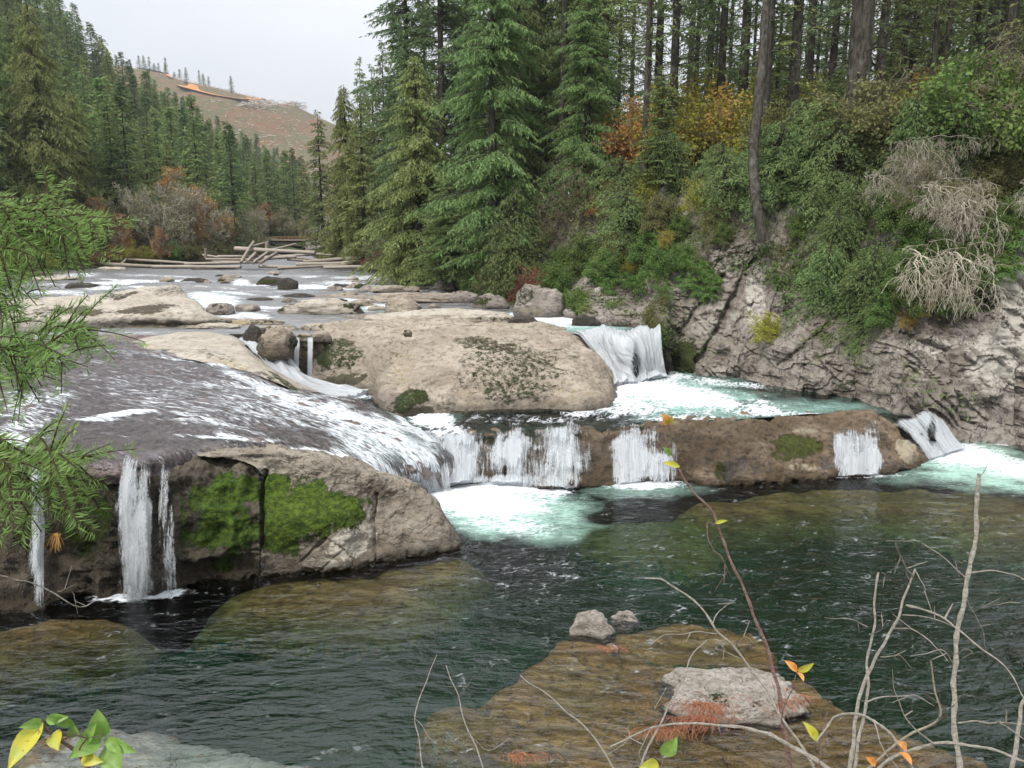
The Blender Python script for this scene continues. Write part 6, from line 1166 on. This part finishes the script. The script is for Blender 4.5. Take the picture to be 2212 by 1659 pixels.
for i, (x, y) in enumerate(fl):
    if x > 2060 and y > 600: y -= 90
    p = cliffY(x, y) + np.array([0, -.25, .05]); e = plant('fern', 'fern', p, f'bright green fern hanging from the rock, {ordn(i)} from the left of the cliff ferns', 'fern', 'ferns on the cliff', s=rr.uniform(.9, 1.5)); e.rotation_euler = (rr.uniform(.5, 1.0), 0, rr.uniform(-.4, .4))
# small yellow shrub rooted in the cliff
p = cliffY(1646, 730) + np.array([0, -.1, 0]); e = plant('byg', 'bush', p, 'lone small yellow green shrub growing out of the bare cliff face', 'bush', s=.55); e.rotation_euler = (.4, 0, 0)
plant('fern', 'fern', PY(1000, 607, 67) , 'bright green grass clump on the shelf by the rotten logs', 'grass clump', s=1.6)
# leaning fir trunk growing from the cliff, and mossy stems
def stem_tree(name, pts, r, mat, label, cat='tree', k=12):
    P = crom([PY(*q) for q in pts], 24); v, f_ = tube(P, np.linspace(r[0], r[1], 24), k); v = v + (fbm(v, (3, 3, .8), 3, seed=3) * r[0] * .25)[:, None] * unit(v - np.repeat(P, k, 0))
    o = link(name, mesh(name, v - P[0], f_), M[mat]); o.location = P[0]; return tag(o, label, cat)
stem_tree('leaning_fir', [(1652, 520, 38.3), (1640, 470, 38.5), (1632, 420, 39), (1628, 330, 40), (1640, 200, 41), (1652, 60, 42), (1660, -60, 43)], (.27, .22), 'bark', 'fir trunk growing out of the cliff face with its curved foot in view')
stem_tree('mossy_shrub', [(2058, 590, 33.2), (2050, 540, 33.4), (2062, 480, 34.0), (2080, 420, 35)], (.10, .07), 'barkm', 'moss covered bare stem on the cliff, left of the pair', 'shrub stem')
stem_tree('mossy_shrub', [(2095, 560, 33.4), (2088, 510, 33.5), (2082, 450, 34.4), (2090, 410, 35)], (.08, .06), 'barkm', 'moss covered bare stem on the cliff, right of the pair', 'shrub stem')
stem_tree('fallen_branch', [(1740, 372, 41.5), (1790, 335, 40.8), (1835, 312, 40.2)], (.10, .05), 'barkg', 'fallen grey limb leaning against the thick trunk', 'branch')
# ---- far clear cut: ridge trees, stumps
rx = [(200, 128), (325, 150), (335, 152), (345, 155), (358, 170), (378, 172), (390, 176), (404, 182), (300, 148), (312, 150), (432, 186), (440, 188), (452, 192), (360, 160), (500, 200)]
for i, (x, y) in enumerate(sorted(rx)):
    p = on_surf(CLEAR, x, y); plant('far3' if i % 2 else 'far1', 'conifer', p, f'tiny dark conifer on the clear cut ridge, {ordn(i)} from the left', 'tree', 'tiny conifers on the far ridge', s=rr.uniform(.9, 1.3), sz=rr.uniform(.35, .8))
g = np.random.default_rng(8); A, B = [], []
for i in range(420):
    x, y = g.uniform(380, 690), g.uniform(205, 420); p = on_surf(CLEAR, x, y); d = np.array([g.normal(), g.normal() * .3, g.normal() * .25]) * g.uniform(1, 5); A.append(p + [0, 0, .6]); B.append(p + d + [0, 0, .9])
for i in range(200):
    x = g.uniform(520, 660); y = 222 + abs(x - 625) * .02 + g.normal() * 4; p = on_surf(CLEAR, x, y + 6); A.append(p + [0, 0, g.uniform(0, 4)]); B.append(p + [g.normal() * 6, g.normal() * 2, g.uniform(0, 4)])
for i in range(160):
    x = g.uniform(380, 620); p = on_surf(CLEAR, x, 176 + (x - 400) * .25); A.append(p); B.append(p + [g.normal() * .4, 0, g.uniform(1, 3.5)])
A, B = np.array(A), np.array(B); v, f_ = prisms(A, B, np.full(len(A), .35), np.full(len(A), .25))
M['slash'] = plain('grey_slash_wood', (.42, .38, .34)); tag(link('slash_wood', mesh('slash_wood', v, f_, False), M['slash']), 'grey logging slash and stumps scattered over the clear cut', kind='stuff')
# ================================================================== NEAR BANK AND FOREGROUND PLANTS
xs = np.linspace(-14, 16, 60); ys = np.linspace(-12, 8.6, 60); X, Y = np.meshgrid(xs, ys)
V = np.stack([X.ravel(), Y.ravel(), np.interp(Y.ravel(), [-12, 0, 1.6, 8.6], [7.2, 6.4, 6.0, -1.5])], 1); V[:, 2] += fbm(V, .5, 4, seed=81) * .35
tag(link('near_bank', mesh('near_bank', V, grid_faces(60, 60)), M['soil']), 'brown earth bank that the photo is taken from', kind='structure')
def PD(x, y, d):                         # point on the ray at camera distance d
    a = (x - CX) / FD; t = (y - CY) / FD; v = np.array([a, CP - t * SP, -SP - t * CP]); return np.array([0, 0, CH]) + v / np.linalg.norm(v) * d
def z8(L): return [((1800 + x / 1.0843) / 1.736, (1700 + y / 1.0843) / 1.736) for x, y in L]
M['stem'] = bark('bleached_stem', (.50, .45, .37), (.66, .61, .52), (1, 1, 1), 60); M['stemr'] = bark('reddish_stem', (.26, .15, .13), (.38, .27, .22), (1, 1, 1), 60)
def blade_mat(name, c1, c2, c3):
    t = NT(name); P = t.n('NewGeometry').outputs['Position']; n = t.noise(P, 45, 4, .6); n2 = t.noise(P, 160, 3, .6); c = t.mix(t.step(n, .4, .6), c1, c2); c = t.mix(t.step(n2, .60, .68), c, c3)
    b = t.n('BsdfPrincipled'); t.l(c, b.inputs['Base Color']); b.inputs['Roughness'].default_value = .45; tr = t.n('BsdfTranslucent'); t.l(c, tr.inputs['Color']); m = t.n('MixShader', i_0=.35)
    t.l(b.outputs[0], m.inputs[1]); t.l(tr.outputs[0], m.inputs[2]); t.l(m.outputs[0], t.out.inputs['Surface']); return t.m
M['lg'] = blade_mat('green_blade', (.16, .30, .06), (.24, .38, .09), (.30, .34, .08)); M['ly'] = blade_mat('yellow_blade', (.55, .50, .05), (.45, .48, .08), (.35, .20, .03)); M['lo'] = blade_mat('orange_blade', (.72, .27, .06), (.78, .38, .12), (.70, .48, .05))
def leaf_blade(p, tip, w, up, mat, parent):
    p, tip = np.array(p), np.array(tip); d = tip - p; L = np.linalg.norm(d); d = d / L; up = np.array(up, float); s = np.cross(d, up); s /= np.linalg.norm(s); nrm = np.cross(s, d)
    t = np.linspace(0, 1, 10); wid = w * np.sin(pi * np.clip(t, .02, .985) ** .8) ** .85; V = []
    for k, sd in enumerate((-1, -.5, 0, .5, 1)):
        V.append(p + d * (L * t)[:, None] + s * (wid * sd * .5)[:, None] + nrm * (abs(sd) * wid * .22 + np.sin(t * 2.6) * L * .10 + np.sin(t * 9 + k) * w * .03)[:, None])
    V = np.array(V).reshape(-1, 3); o = link('leaf', mesh('leaf', V, grid_faces(10, 5)), M[mat], parent); o.matrix_parent_inverse = parent.matrix_world.inverted() if parent else o.matrix_parent_inverse; return o
def poly_tube(pts, d0, d1, r0, r1, seed=0, n=40, wob=.008, knots=True):
    m = len(pts); P = np.array([PD(x, y, d0 + (d1 - d0) * i / (m - 1)) for i, (x, y) in enumerate(pts)]); r0, r1 = r0 * .5, r1 * .48; P = crom(P, n); P = P + np.stack([fbm(P + k * 9, 14, 2, seed=seed) for k in range(3)], 1) * wob
    R = np.linspace(r0, r1, n) * (1 + (np.sin(np.arange(n) * 2.1 + seed) > .85) * .35 * knots); return P, R
def stem_thing(label, main, side, leaves, d, r, mat='stem', root=True, cat='shrub', seed=0, name='bare_shrub'):
    """main: pixel polyline tip -> root; side: [(polyline, radius)]; leaves: [(x, y, tipx, tipy, width px, mat)]"""
    P, R = poly_tube(main, d[0], d[1], r[0], r[1], seed)
    if root:
        q = P[-1]; g = np.array([q + (q - P[-4]) / np.linalg.norm(q - P[-4]) * .25, [q[0] + (q[0] - P[-6][0]) * 1.5, q[1] - .15, 6.05]]); P = np.concatenate([P, g]); R = np.concatenate([R, [r[1], r[1] * 1.1]])
    e = empty(name, tuple(P[-1]), label, cat, 'bare stems in front of the pool'); inv = -P[-1]
    link('stem', mesh('stem', *[(lambda a: a[0])(x) if False else x for x in (lambda a: (a[0] + inv, a[1]))(tube(P, R, 8))]), M[mat], e)
    for k, (pl, rr_) in enumerate(side):
        a, b = (d[0] + d[1]) / 2, (d[0] + d[1]) / 2 + (.12 if k % 2 else -.12)
        # start each side twig on the main stem where the two meet in the picture
        Dm = toD(P); i = int(np.argmin((Dm[:, 0] - pl[0][0]) ** 2 + (Dm[:, 1] - pl[0][1]) ** 2)); j = int(np.argmin((Dm[:, 0] - pl[-1][0]) ** 2 + (Dm[:, 1] - pl[-1][1]) ** 2))
        di = np.hypot(*(Dm[i] - pl[0])); dj = np.hypot(*(Dm[j] - pl[-1]))
        if dj < di: pl = pl[::-1]; i = j
        dm = np.linalg.norm(P[i] - [0, 0, CH]); Q, RQ = poly_tube(pl, dm, dm + (.14 if k % 2 else -.14), rr_, rr_ * .35, seed + k + 1, 26)
        link('twig', mesh('twig', *(lambda a: (a[0] + inv, a[1]))(tube(Q, RQ, 6))), M[mat], e)
        g = np.random.default_rng(seed * 7 + k)
        for _ in range(1):
            i2 = g.integers(6, 24); L = g.uniform(.02, .06); dd_ = unit(Q[i2] - Q[i2 - 1] + g.normal(0, .7, 3)); link('twig', mesh('twig', *(lambda a: (a[0] + inv, a[1]))(tube([Q[i2], Q[i2] + dd_ * L * .5, Q[i2] + dd_ * L], [rr_ * .45, rr_ * .35, rr_ * .2], 5))), M[mat], e)
    for x, y, tx, ty, w, mt in leaves:
        dm = (d[0] * .5 + d[1] * .5); Dm = toD(P); i = int(np.argmin(np.hypot(Dm[:, 0] - x, Dm[:, 1] - y))); dm = np.linalg.norm(P[i] - [0, 0, CH]) if np.hypot(*(Dm[i] - [x, y])) < 80 else dm
        a, b = PD(x, y, dm), PD(tx, ty, dm - .02); o = leaf_blade(a + inv, b + inv, w * dm / FD, (0.2, -1, .6), mt, None); o.parent = e
    return e
stem_thing('tall reddish stem with an orange leaf at its tip and yellow green leaves below', [(1437, 925), (1443, 960), (1470, 1010), (1500, 1065), (1535, 1110), (1560, 1170), (1590, 1240), (1625, 1330), (1660, 1400), (1680, 1490), (1695, 1560), (1712, 1680)],
    [([(1548, 1140), (1530, 1130), (1532, 1160), (1545, 1190), (1562, 1200), (1575, 1230)], .003), ([(1570, 1205), (1562, 1225), (1580, 1245)], .002)],
    [(1440, 918, 1428, 893, 22, 'lo'), (1442, 915, 1452, 897, 14, 'ly'), (1448, 985, 1430, 966, 14, 'lg'), (1468, 1008, 1430, 1000, 13, 'ly'), (1545, 1130, 1573, 1124, 8, 'ly')], (1.9, 1.9), (.0032, .0085), 'stemr', seed=1)
stem_thing('long arching bleached stem leaning left across the brown shelf', z8([(665, 505), (760, 520), (860, 590), (960, 710), (1040, 790), (1120, 900), (1200, 1010), (1260, 1110), (1340, 1240), (1375, 1300)]),
    [(z8([(970, 740), (850, 722), (760, 735), (680, 785)]), .0028), (z8([(950, 695), (980, 640), (1035, 600)]), .0025), (z8([(1035, 790), (1050, 765), (1080, 748), (1105, 765)]), .0022), (z8([(1060, 830), (1000, 800), (975, 785)]), .002)], [], (1.8, 1.9), (.003, .0062), seed=2)
stem_thing('low bleached stem arching level over the reddish grass', z8([(540, 1185), (640, 1140), (800, 1105), (960, 1100), (1100, 1120), (1220, 1170), (1330, 1220), (1460, 1310)]), [(z8([(700, 1125), (660, 1190), (650, 1250)]), .002)], [], (1.7, 1.7), (.0028, .0085), seed=3)
stem_thing('tallest straight bleached stem near the right edge', z8([(2040, 80), (2030, 200), (2000, 420), (1975, 560), (1950, 720), (1935, 900), (1935, 1080), (1955, 1310)]),
    [(z8([(1975, 515), (1920, 460), (1850, 400), (1770, 360), (1650, 360)]), .0035), (z8([(2000, 485), (2100, 478), (2212, 520), (2280, 560)]), .0035), (z8([(1930, 860), (1850, 800), (1750, 820)]), .003), (z8([(1975, 580), (2010, 650), (2050, 720), (2062, 800)]), .002), (z8([(1950, 815), (1980, 805), (2005, 812)]), .0025), (z8([(1990, 440), (1960, 432), (1930, 436)]), .002), (z8([(1690, 360), (1720, 440), (1750, 515)]), .003), (z8([(2033, 95), (2040, 75), (2055, 68)]), .002), (z8([(1940, 1100), (2080, 1100), (2212, 1108), (2300, 1115)]), .004)], [], (2.0, 2.0), (.0075, .0105), seed=4)
stem_thing('forked bleached stem with a broken tip, left of the tallest stem', z8([(1775, 470), (1740, 570), (1700, 660), (1650, 760), (1600, 850), (1560, 950), (1530, 1080), (1500, 1300)]),
    [(z8([(1730, 615), (1850, 650), (1950, 720), (2060, 800), (2130, 870), (2212, 990)]), .0045), (z8([(1710, 655), (1800, 662), (1900, 690), (1980, 745)]), .003), (z8([(1680, 715), (1760, 715), (1850, 780), (1905, 850)]), .0025), (z8([(1630, 825), (1700, 830), (1760, 870)]), .0025), (z8([(1770, 490), (1800, 530), (1808, 565)]), .0018), (z8([(1575, 1020), (1660, 990), (1760, 990), (1850, 1030)]), .0035), (z8([(1760, 515), (1720, 450), (1690, 365)]), .0028)], [], (1.9, 1.9), (.004, .0085), seed=5)
stem_thing('thin upright bleached stem beside the forked one', z8([(1625, 485), (1605, 640), (1585, 740), (1575, 900), (1570, 1000), (1550, 1130), (1525, 1300)]), [(z8([(1580, 710), (1500, 670), (1400, 670)]), .0022), (z8([(1625, 490), (1640, 505), (1645, 525)]), .0018), (z8([(1585, 740), (1620, 720), (1660, 670)]), .0022)], [], (1.75, 1.8), (.0035, .006), seed=6)
stem_thing('bleached stem rising at the very right edge', z8([(2300, 880), (2212, 1000), (2190, 1080), (2175, 1180), (2155, 1310)]), [(z8([(2180, 1150), (2120, 1100), (2090, 1090)]), .003), (z8([(2200, 620), (2100, 620), (1990, 640)]), .002)], [], (1.8, 1.8), (.005, .009), seed=7)
stem_thing('crossing stem low in the right corner', z8([(2250, 1270), (2150, 1225), (2000, 1195), (1850, 1185), (1700, 1220), (1590, 1310)]), [(z8([(1850, 1185), (1760, 1110), (1700, 1000), (1675, 890)]), .003)], [], (1.6, 1.7), (.003, .006), seed=8)
stem_thing('darker crooked branch crossing between the upright stems', z8([(1835, 850), (1850, 960), (1868, 1070), (1760, 1140), (1650, 1220), (1555, 1310)]), [(z8([(1868, 1070), (1900, 1060), (1990, 945)]), .0022)], [], (1.7, 1.7), (.003, .006), 'twigd', seed=9)
stem_thing('short arched twig with orange leaves at the bottom right', z8([(1380, 1170), (1450, 1085), (1530, 1062), (1600, 1092), (1680, 1160), (1770, 1310)]), [(z8([(1600, 1092), (1640, 1180), (1720, 1300)]), .0025)],
    [z8([(1735, 1200), (1690, 1170)])[0] + z8([(1690, 1170)])[0] + (14, 'lo'), z8([(1705, 1215)])[0] + z8([(1755, 1270)])[0] + (15, 'lo'), z8([(1610, 1265)])[0] + z8([(1565, 1235)])[0] + (14, 'lo')], (1.6, 1.6), (.003, .005), seed=10)
stem_thing('slender purple shoot with three orange leaves', z8([(1290, 885), (1270, 940), (1240, 1020), (1225, 1080), (1240, 1180), (1275, 1310)]), [], [z8([(1290, 885)])[0] + z8([(1235, 842)])[0] + (14, 'lo'), z8([(1292, 885)])[0] + z8([(1358, 850)])[0] + (13, 'ly'), z8([(1290, 890)])[0] + z8([(1315, 930)])[0] + (11, 'lo'), z8([(1245, 970)])[0] + z8([(1240, 950)])[0] + (8, 'lo')], (1.75, 1.8), (.0018, .004), 'stemr', seed=11)
stem_thing('short purple bud shoot with a spotted yellow leaf', z8([(1405, 1060), (1390, 1130), (1380, 1200), (1372, 1300)]), [], [z8([(1375, 1170)])[0] + z8([(1310, 1090)])[0] + (17, 'ly')], (1.7, 1.7), (.0022, .004), 'stemr', seed=12)
stem_thing('small shoot with a green leaf and a pale yellow leaf at the bottom', z8([(735, 1225), (738, 1260), (730, 1300)]), [], [z8([(738, 1225)])[0] + z8([(800, 1150)])[0] + (30, 'lg'), z8([(725, 1265)])[0] + z8([(645, 1275)])[0] + (26, 'ly')], (1.6, 1.6), (.0025, .004), 'stemr', seed=13)
stem_thing('thin twig leaning right with a curled tip left of the shelf rock', z8([(928, 768), (860, 830), (800, 960), (740, 1080), (690, 1190), (655, 1310)]), [(z8([(720, 1110), (705, 1030), (700, 970)]), .0018)], [], (1.7, 1.7), (.002, .0045), seed=14)
stem_thing('thin straight twig crossing the pale shallow water', z8([(175, 895), (270, 980), (370, 1060), (460, 1160), (570, 1310)]), [(z8([(450, 1130), (465, 1095), (470, 1070)]), .0015), (z8([(515, 1240), (600, 1130), (510, 1120)]), .0015)], [], (1.8, 1.8), (.0018, .004), seed=15)
stem_thing('faint thin twig rising from the bottom centre', [(945, 1415), (915, 1480), (898, 1550), (905, 1610), (922, 1690)], [([(898, 1550), (935, 1600), (965, 1590)], .001)], [], (1.7, 1.7), (.0012, .0028), seed=16)
stem_thing('forked thin twig right of the faint one at the bottom centre', [(965, 1440), (985, 1500), (1010, 1580), (1060, 1690)], [([(990, 1520), (1010, 1480), (1020, 1460)], .001), ([(1010, 1580), (1060, 1620), (1100, 1600), (1130, 1640)], .0014)], [], (1.7, 1.7), (.0014, .003), seed=17)
stem_thing('bent bare twig hanging over the water at the left edge', [(210, 1300), (185, 1312), (160, 1308), (120, 1285), (70, 1258), (30, 1250), (-30, 1240)], [([(120, 1285), (140, 1270), (165, 1255)], .0012), ([(185, 1312), (165, 1300), (160, 1280)], .001)], [], (1.7, 1.6), (.0014, .003), root=False, seed=18, name='bare_twig')
# leafy shoot, bottom left
stem_thing('leafy shoot with green and yellow pointed leaves in the bottom left corner', [(95, 1558), (115, 1580), (145, 1600), (170, 1625), (205, 1690)], [([(170, 1625), (190, 1600), (222, 1590)], .0022), ([(145, 1600), (165, 1585), (175, 1575)], .002)],
    [(90, 1560, 18, 1665, 34, 'ly'), (222, 1592, 212, 1530, 36, 'lg'), (215, 1595, 148, 1640, 34, 'lg'), (225, 1597, 297, 1625, 22, 'lg'), (230, 1610, 265, 1668, 40, 'lg'), (120, 1580, 128, 1622, 26, 'ly'), (90, 1560, 38, 1572, 18, 'lg'), (100, 1556, 150, 1548, 18, 'lg'), (165, 1590, 160, 1562, 22, 'lg'), (180, 1610, 210, 1560, 20, 'lg'), (175, 1635, 225, 1645, 22, 'ly'), (160, 1565, 100, 1545, 16, 'lg')], (1.25, 1.25), (.003, .006), 'stemr', seed=19, name='leafy_shrub', cat='shrub')
# ---- fir branches reaching in from the left
def fir_branch(label, main, ends, d, seed, mat='needles', nl=.020):
    g = np.random.default_rng(seed); global rng; rng = g
    P, R = poly_tube(main, d, d + .06, .0050, .0018, seed, 40, .006, False); P0 = P[0]; e = empty('fir_branch', tuple(P0), label, 'fir branch', 'fir branches reaching in from the left'); wood = [tube(P - P0, R, 6)]; TW = [P[10:]]
    Dm = toD(P)
    for k, (x, y) in enumerate(ends):
        j = np.argmin(np.abs(Dm[:, 0] - (x - 70 - 25 * g.random())) + np.abs(Dm[:, 1] - (y - 60)) * .8); j = min(j, 36); dd = d + g.uniform(-.18, .22); E = PD(x, y, dd); mid = (P[j] + E) / 2 + np.array([0, 0, .025]) + g.normal(0, .008, 3)
        Q = crom([P[j], mid, E], 22); wood.append(tube(Q - P0, np.linspace(.0022, .0009, 22), 5)); TW.append(Q)
        for q in range(g.integers(3, 5)):
            i = g.integers(4, 18); dv = unit(E - P[j]); sd = unit(np.cross(dv, [0, -1, .3])) * g.choice([-1, 1]); L = g.uniform(.04, .09); F_ = Q[i] + (dv * .75 + sd * .65 + g.normal(0, .15, 3)) * L; S = crom([Q[i], (Q[i] + F_) / 2 + [0, 0, .004], F_], 12); wood.append(tube(S - P0, np.linspace(.0014, .0007, 12), 4)); TW.append(S)
    NP, ND = [], []
    for T in TW:
        L = np.linalg.norm(np.diff(T, axis=0), axis=1).sum(); n = int(L / .0018); s = g.uniform(0, len(T) - 1.001, n); i = s.astype(int); f = (s - i)[:, None]; p = T[i] * (1 - f) + T[i + 1] * f; dv = unit(T[i + 1] - T[i])
        sd = unit(np.cross(dv, np.array([0, -.55, .8]) + g.normal(0, .1, 3))) * g.choice([-1, 1], n)[:, None]; NP.append(p); ND.append(unit(sd + dv * g.uniform(.35, .8, (n, 1)) + g.normal(0, .22, (n, 3))))
    NP, ND = np.concatenate(NP) - P0, np.concatenate(ND); v, f = leaflets(NP, ND, nl * g.uniform(.7, 1.15, len(NP)), np.full(len(NP), .0017), False)
    link('needles', mesh('needles', v, f, False), M['needle'], e); wv, wf = join(wood); link('branchlets', mesh('branchlets', wv, wf), M['nearwood'], e); return e
M['nearwood'] = bark('near_branch_wood', (.10, .078, .05), (.17, .135, .09), (1, 1, 1), 60)
M['needle'] = leaf_mat('near_needles', (.16, .27, .07), (.27, .40, .12), .4, .5, .2, 6)
fir_branch('upper fir branch with dark green needles at the left edge', [(-90, 415), (-20, 440), (50, 470), (110, 497), (160, 508), (205, 505), (235, 500)], [(60, 560), (100, 600), (120, 620), (180, 560), (228, 470), (235, 520), (150, 600), (50, 650), (15, 590), (5, 700), (80, 540), (125, 560), (200, 545), (160, 470), (185, 595), (100, 520), (30, 540), (-10, 640), (70, 610), (140, 530), (45, 690), (90, 640)], 1.55, 3)
fir_branch('middle fir branch pointing right over the water slide', [(-90, 735), (-20, 742), (50, 745), (110, 742), (160, 733), (205, 722)], [(60, 800), (90, 835), (50, 860), (150, 800), (140, 770), (205, 750), (30, 840), (20, 800), (95, 790), (200, 720), (170, 715), (5, 850), (120, 810), (85, 868), (180, 740), (110, 770)], 1.5, 4)
fir_branch('lower fir branch with bright green tips before the dark wall', [(-90, 915), (-20, 945), (50, 985), (100, 1010), (150, 1030), (200, 1045)], [(215, 1100), (150, 1070), (165, 1125), (120, 1140), (60, 1160), (30, 1150), (212, 1045), (100, 1110), (0, 1130), (80, 1060), (130, 1030), (40, 1080), (5, 1060), (165, 1010), (190, 1075), (20, 1020), (90, 1150), (-10, 1170)], 1.35, 5)
fir_branch('short fir spray low at the left edge over the grey rock hump', [(-90, 560), (-40, 590), (0, 620), (40, 650)], [(60, 700), (20, 720), (80, 660), (0, 740), (45, 760), (10, 680), (-10, 700)], 1.65, 6)
# ---- reddish grass tufts on the shelf rock and the orange tuft on the wall
def tuft(label, x, y, z, h, n, lean, mat, down=False, spread=.5, seed=0):
    g = np.random.default_rng(seed); c = Pz(x, y, z) + np.array([0, -.06, 0]); s = c[1] / FD; A, B = [], []
    for i in range(n):
        p = np.array([g.normal() * h * s * spread, g.normal() * .03, 0]); d = np.array([g.normal() * .45 + lean, -.45 + g.normal() * .2, -.5 if down else .35]); d = unit(d); L = h * s * g.uniform(.6, 1.1); q = p
        for k in range(4):
            r = q + d * L / 4; A.append(q); B.append(r); q = r; d = unit(d + np.array([0, -.05, -.42]))
    A, B = np.array(A), np.array(B); o = link('grass_tuft', mesh('grass_tuft', *prisms(A, B, np.full(len(A), .0045), np.full(len(A), .003))), M[mat]); o.location = c; return tag(o, label, 'grass tuft', kind='stuff')
M['redgrass'] = plain('red_brown_grass', (.36, .15, .08), nz=.5, sc=30); M['orgrass'] = plain('orange_dead_grass', (.50, .28, .08), nz=.4, sc=30)
for i, (x, y, h, n, ln, lab) in enumerate([(1545, 1515, 40, 160, -.2, 'reddish grass hanging over the front of the pale shelf rock, centre'), (1510, 1545, 40, 140, -.6, 'reddish grass trailing left below the pale shelf rock'), (1630, 1510, 40, 110, .2, 'reddish grass at the right end of the pale shelf rock'), (1440, 1570, 36, 120, -.7, 'reddish grass mat lying on the shelf left of the pale rock'), (1305, 1395, 16, 50, .2, 'small reddish tuft beside the pale pointed rock'), (1125, 1625, 26, 60, .2, 'small rusty tuft at the left of the brown shelf'), (1690, 1500, 30, 60, .4, 'sparse reddish tuft right of the pale shelf rock')]):
    tuft(lab, x, y, .16, h * 1.5, n, ln, 'redgrass', spread=.7, seed=i)
tuft('orange dead grass tuft hanging on the dark wall between the trickle and the tall fall', 125, 1150, 1.5, 42, 36, 0, 'orgrass', True, .12, 9)
# ---- low growth that covers the slope above the rock
g = np.random.default_rng(12); rng = g
CG = CLV[110:]; CV = np.concatenate([CG.reshape(-1, 3)] + [FLV[:64].reshape(-1, 3)]); DD = toD(CV)
dens = np.clip(fbm(CV, .55, 4, seed=14) * 2.2 + .45, 0, 1) * np.where((DD[:, 0] > 1440) & (DD[:, 1] > 590 + 40 * (DD[:, 0] > 1650)), .04, 1) * (CV[:, 1] < 75)
dens *= np.where(DD[:, 0] > 1440, .75, 1)
dens *= np.where(DD[:, 0] > 2090, np.clip((720 - DD[:, 1] - (DD[:, 0] - 2090) * 1.9) / 40, 0, 1), 1)
i = g.choice(len(CV), 80000, p=dens / dens.sum()); P = CV[i] + g.normal(0, .12, (len(i), 3)) + np.array([0, -.08, .05]) + np.array([0, -1, .3]) * (np.abs(fbm(CV[i], 1.2, 3, seed=15)) * .8)[:, None]
D_ = unit(g.normal(0, .7, P.shape) + np.array([0, -.7, -.1])); kind_ = fbm(P, .7, 2, seed=16) + g.normal(0, .08, len(P))
for nm, sel, mt, L, W, lab in (('ground_cover', kind_ > -.08, 'green', .20, .06, 'mixed green fern and leaf cover on the bank slope'), ('brush', kind_ <= -.08, 'olive', .22, .035, 'brown olive brush and dead fronds on the bank slope')):
    n = sel.sum(); v, f = leaflets(P[sel], D_[sel], L * g.uniform(.5, 1.3, n), W * g.uniform(.6, 1.3, n), False); tag(link(nm, mesh(nm, v, f, False), M[mt]), lab, kind='stuff')
# ---- air: a thin even haze over the whole valley
hz = boxes('haze', [((-700, -40, -12), (900, 1100, 420))], None); t = NT('valley_haze'); hv = t.n('VolumePrincipled'); hv.inputs['Density'].default_value = .00015; hv.inputs['Color'].default_value = (.9, .94, 1, 1); t.l(hv.outputs[0], t.out.inputs['Volume']); hz.data.materials.append(t.m); tag(hz, 'thin pale haze filling the valley', kind='stuff')
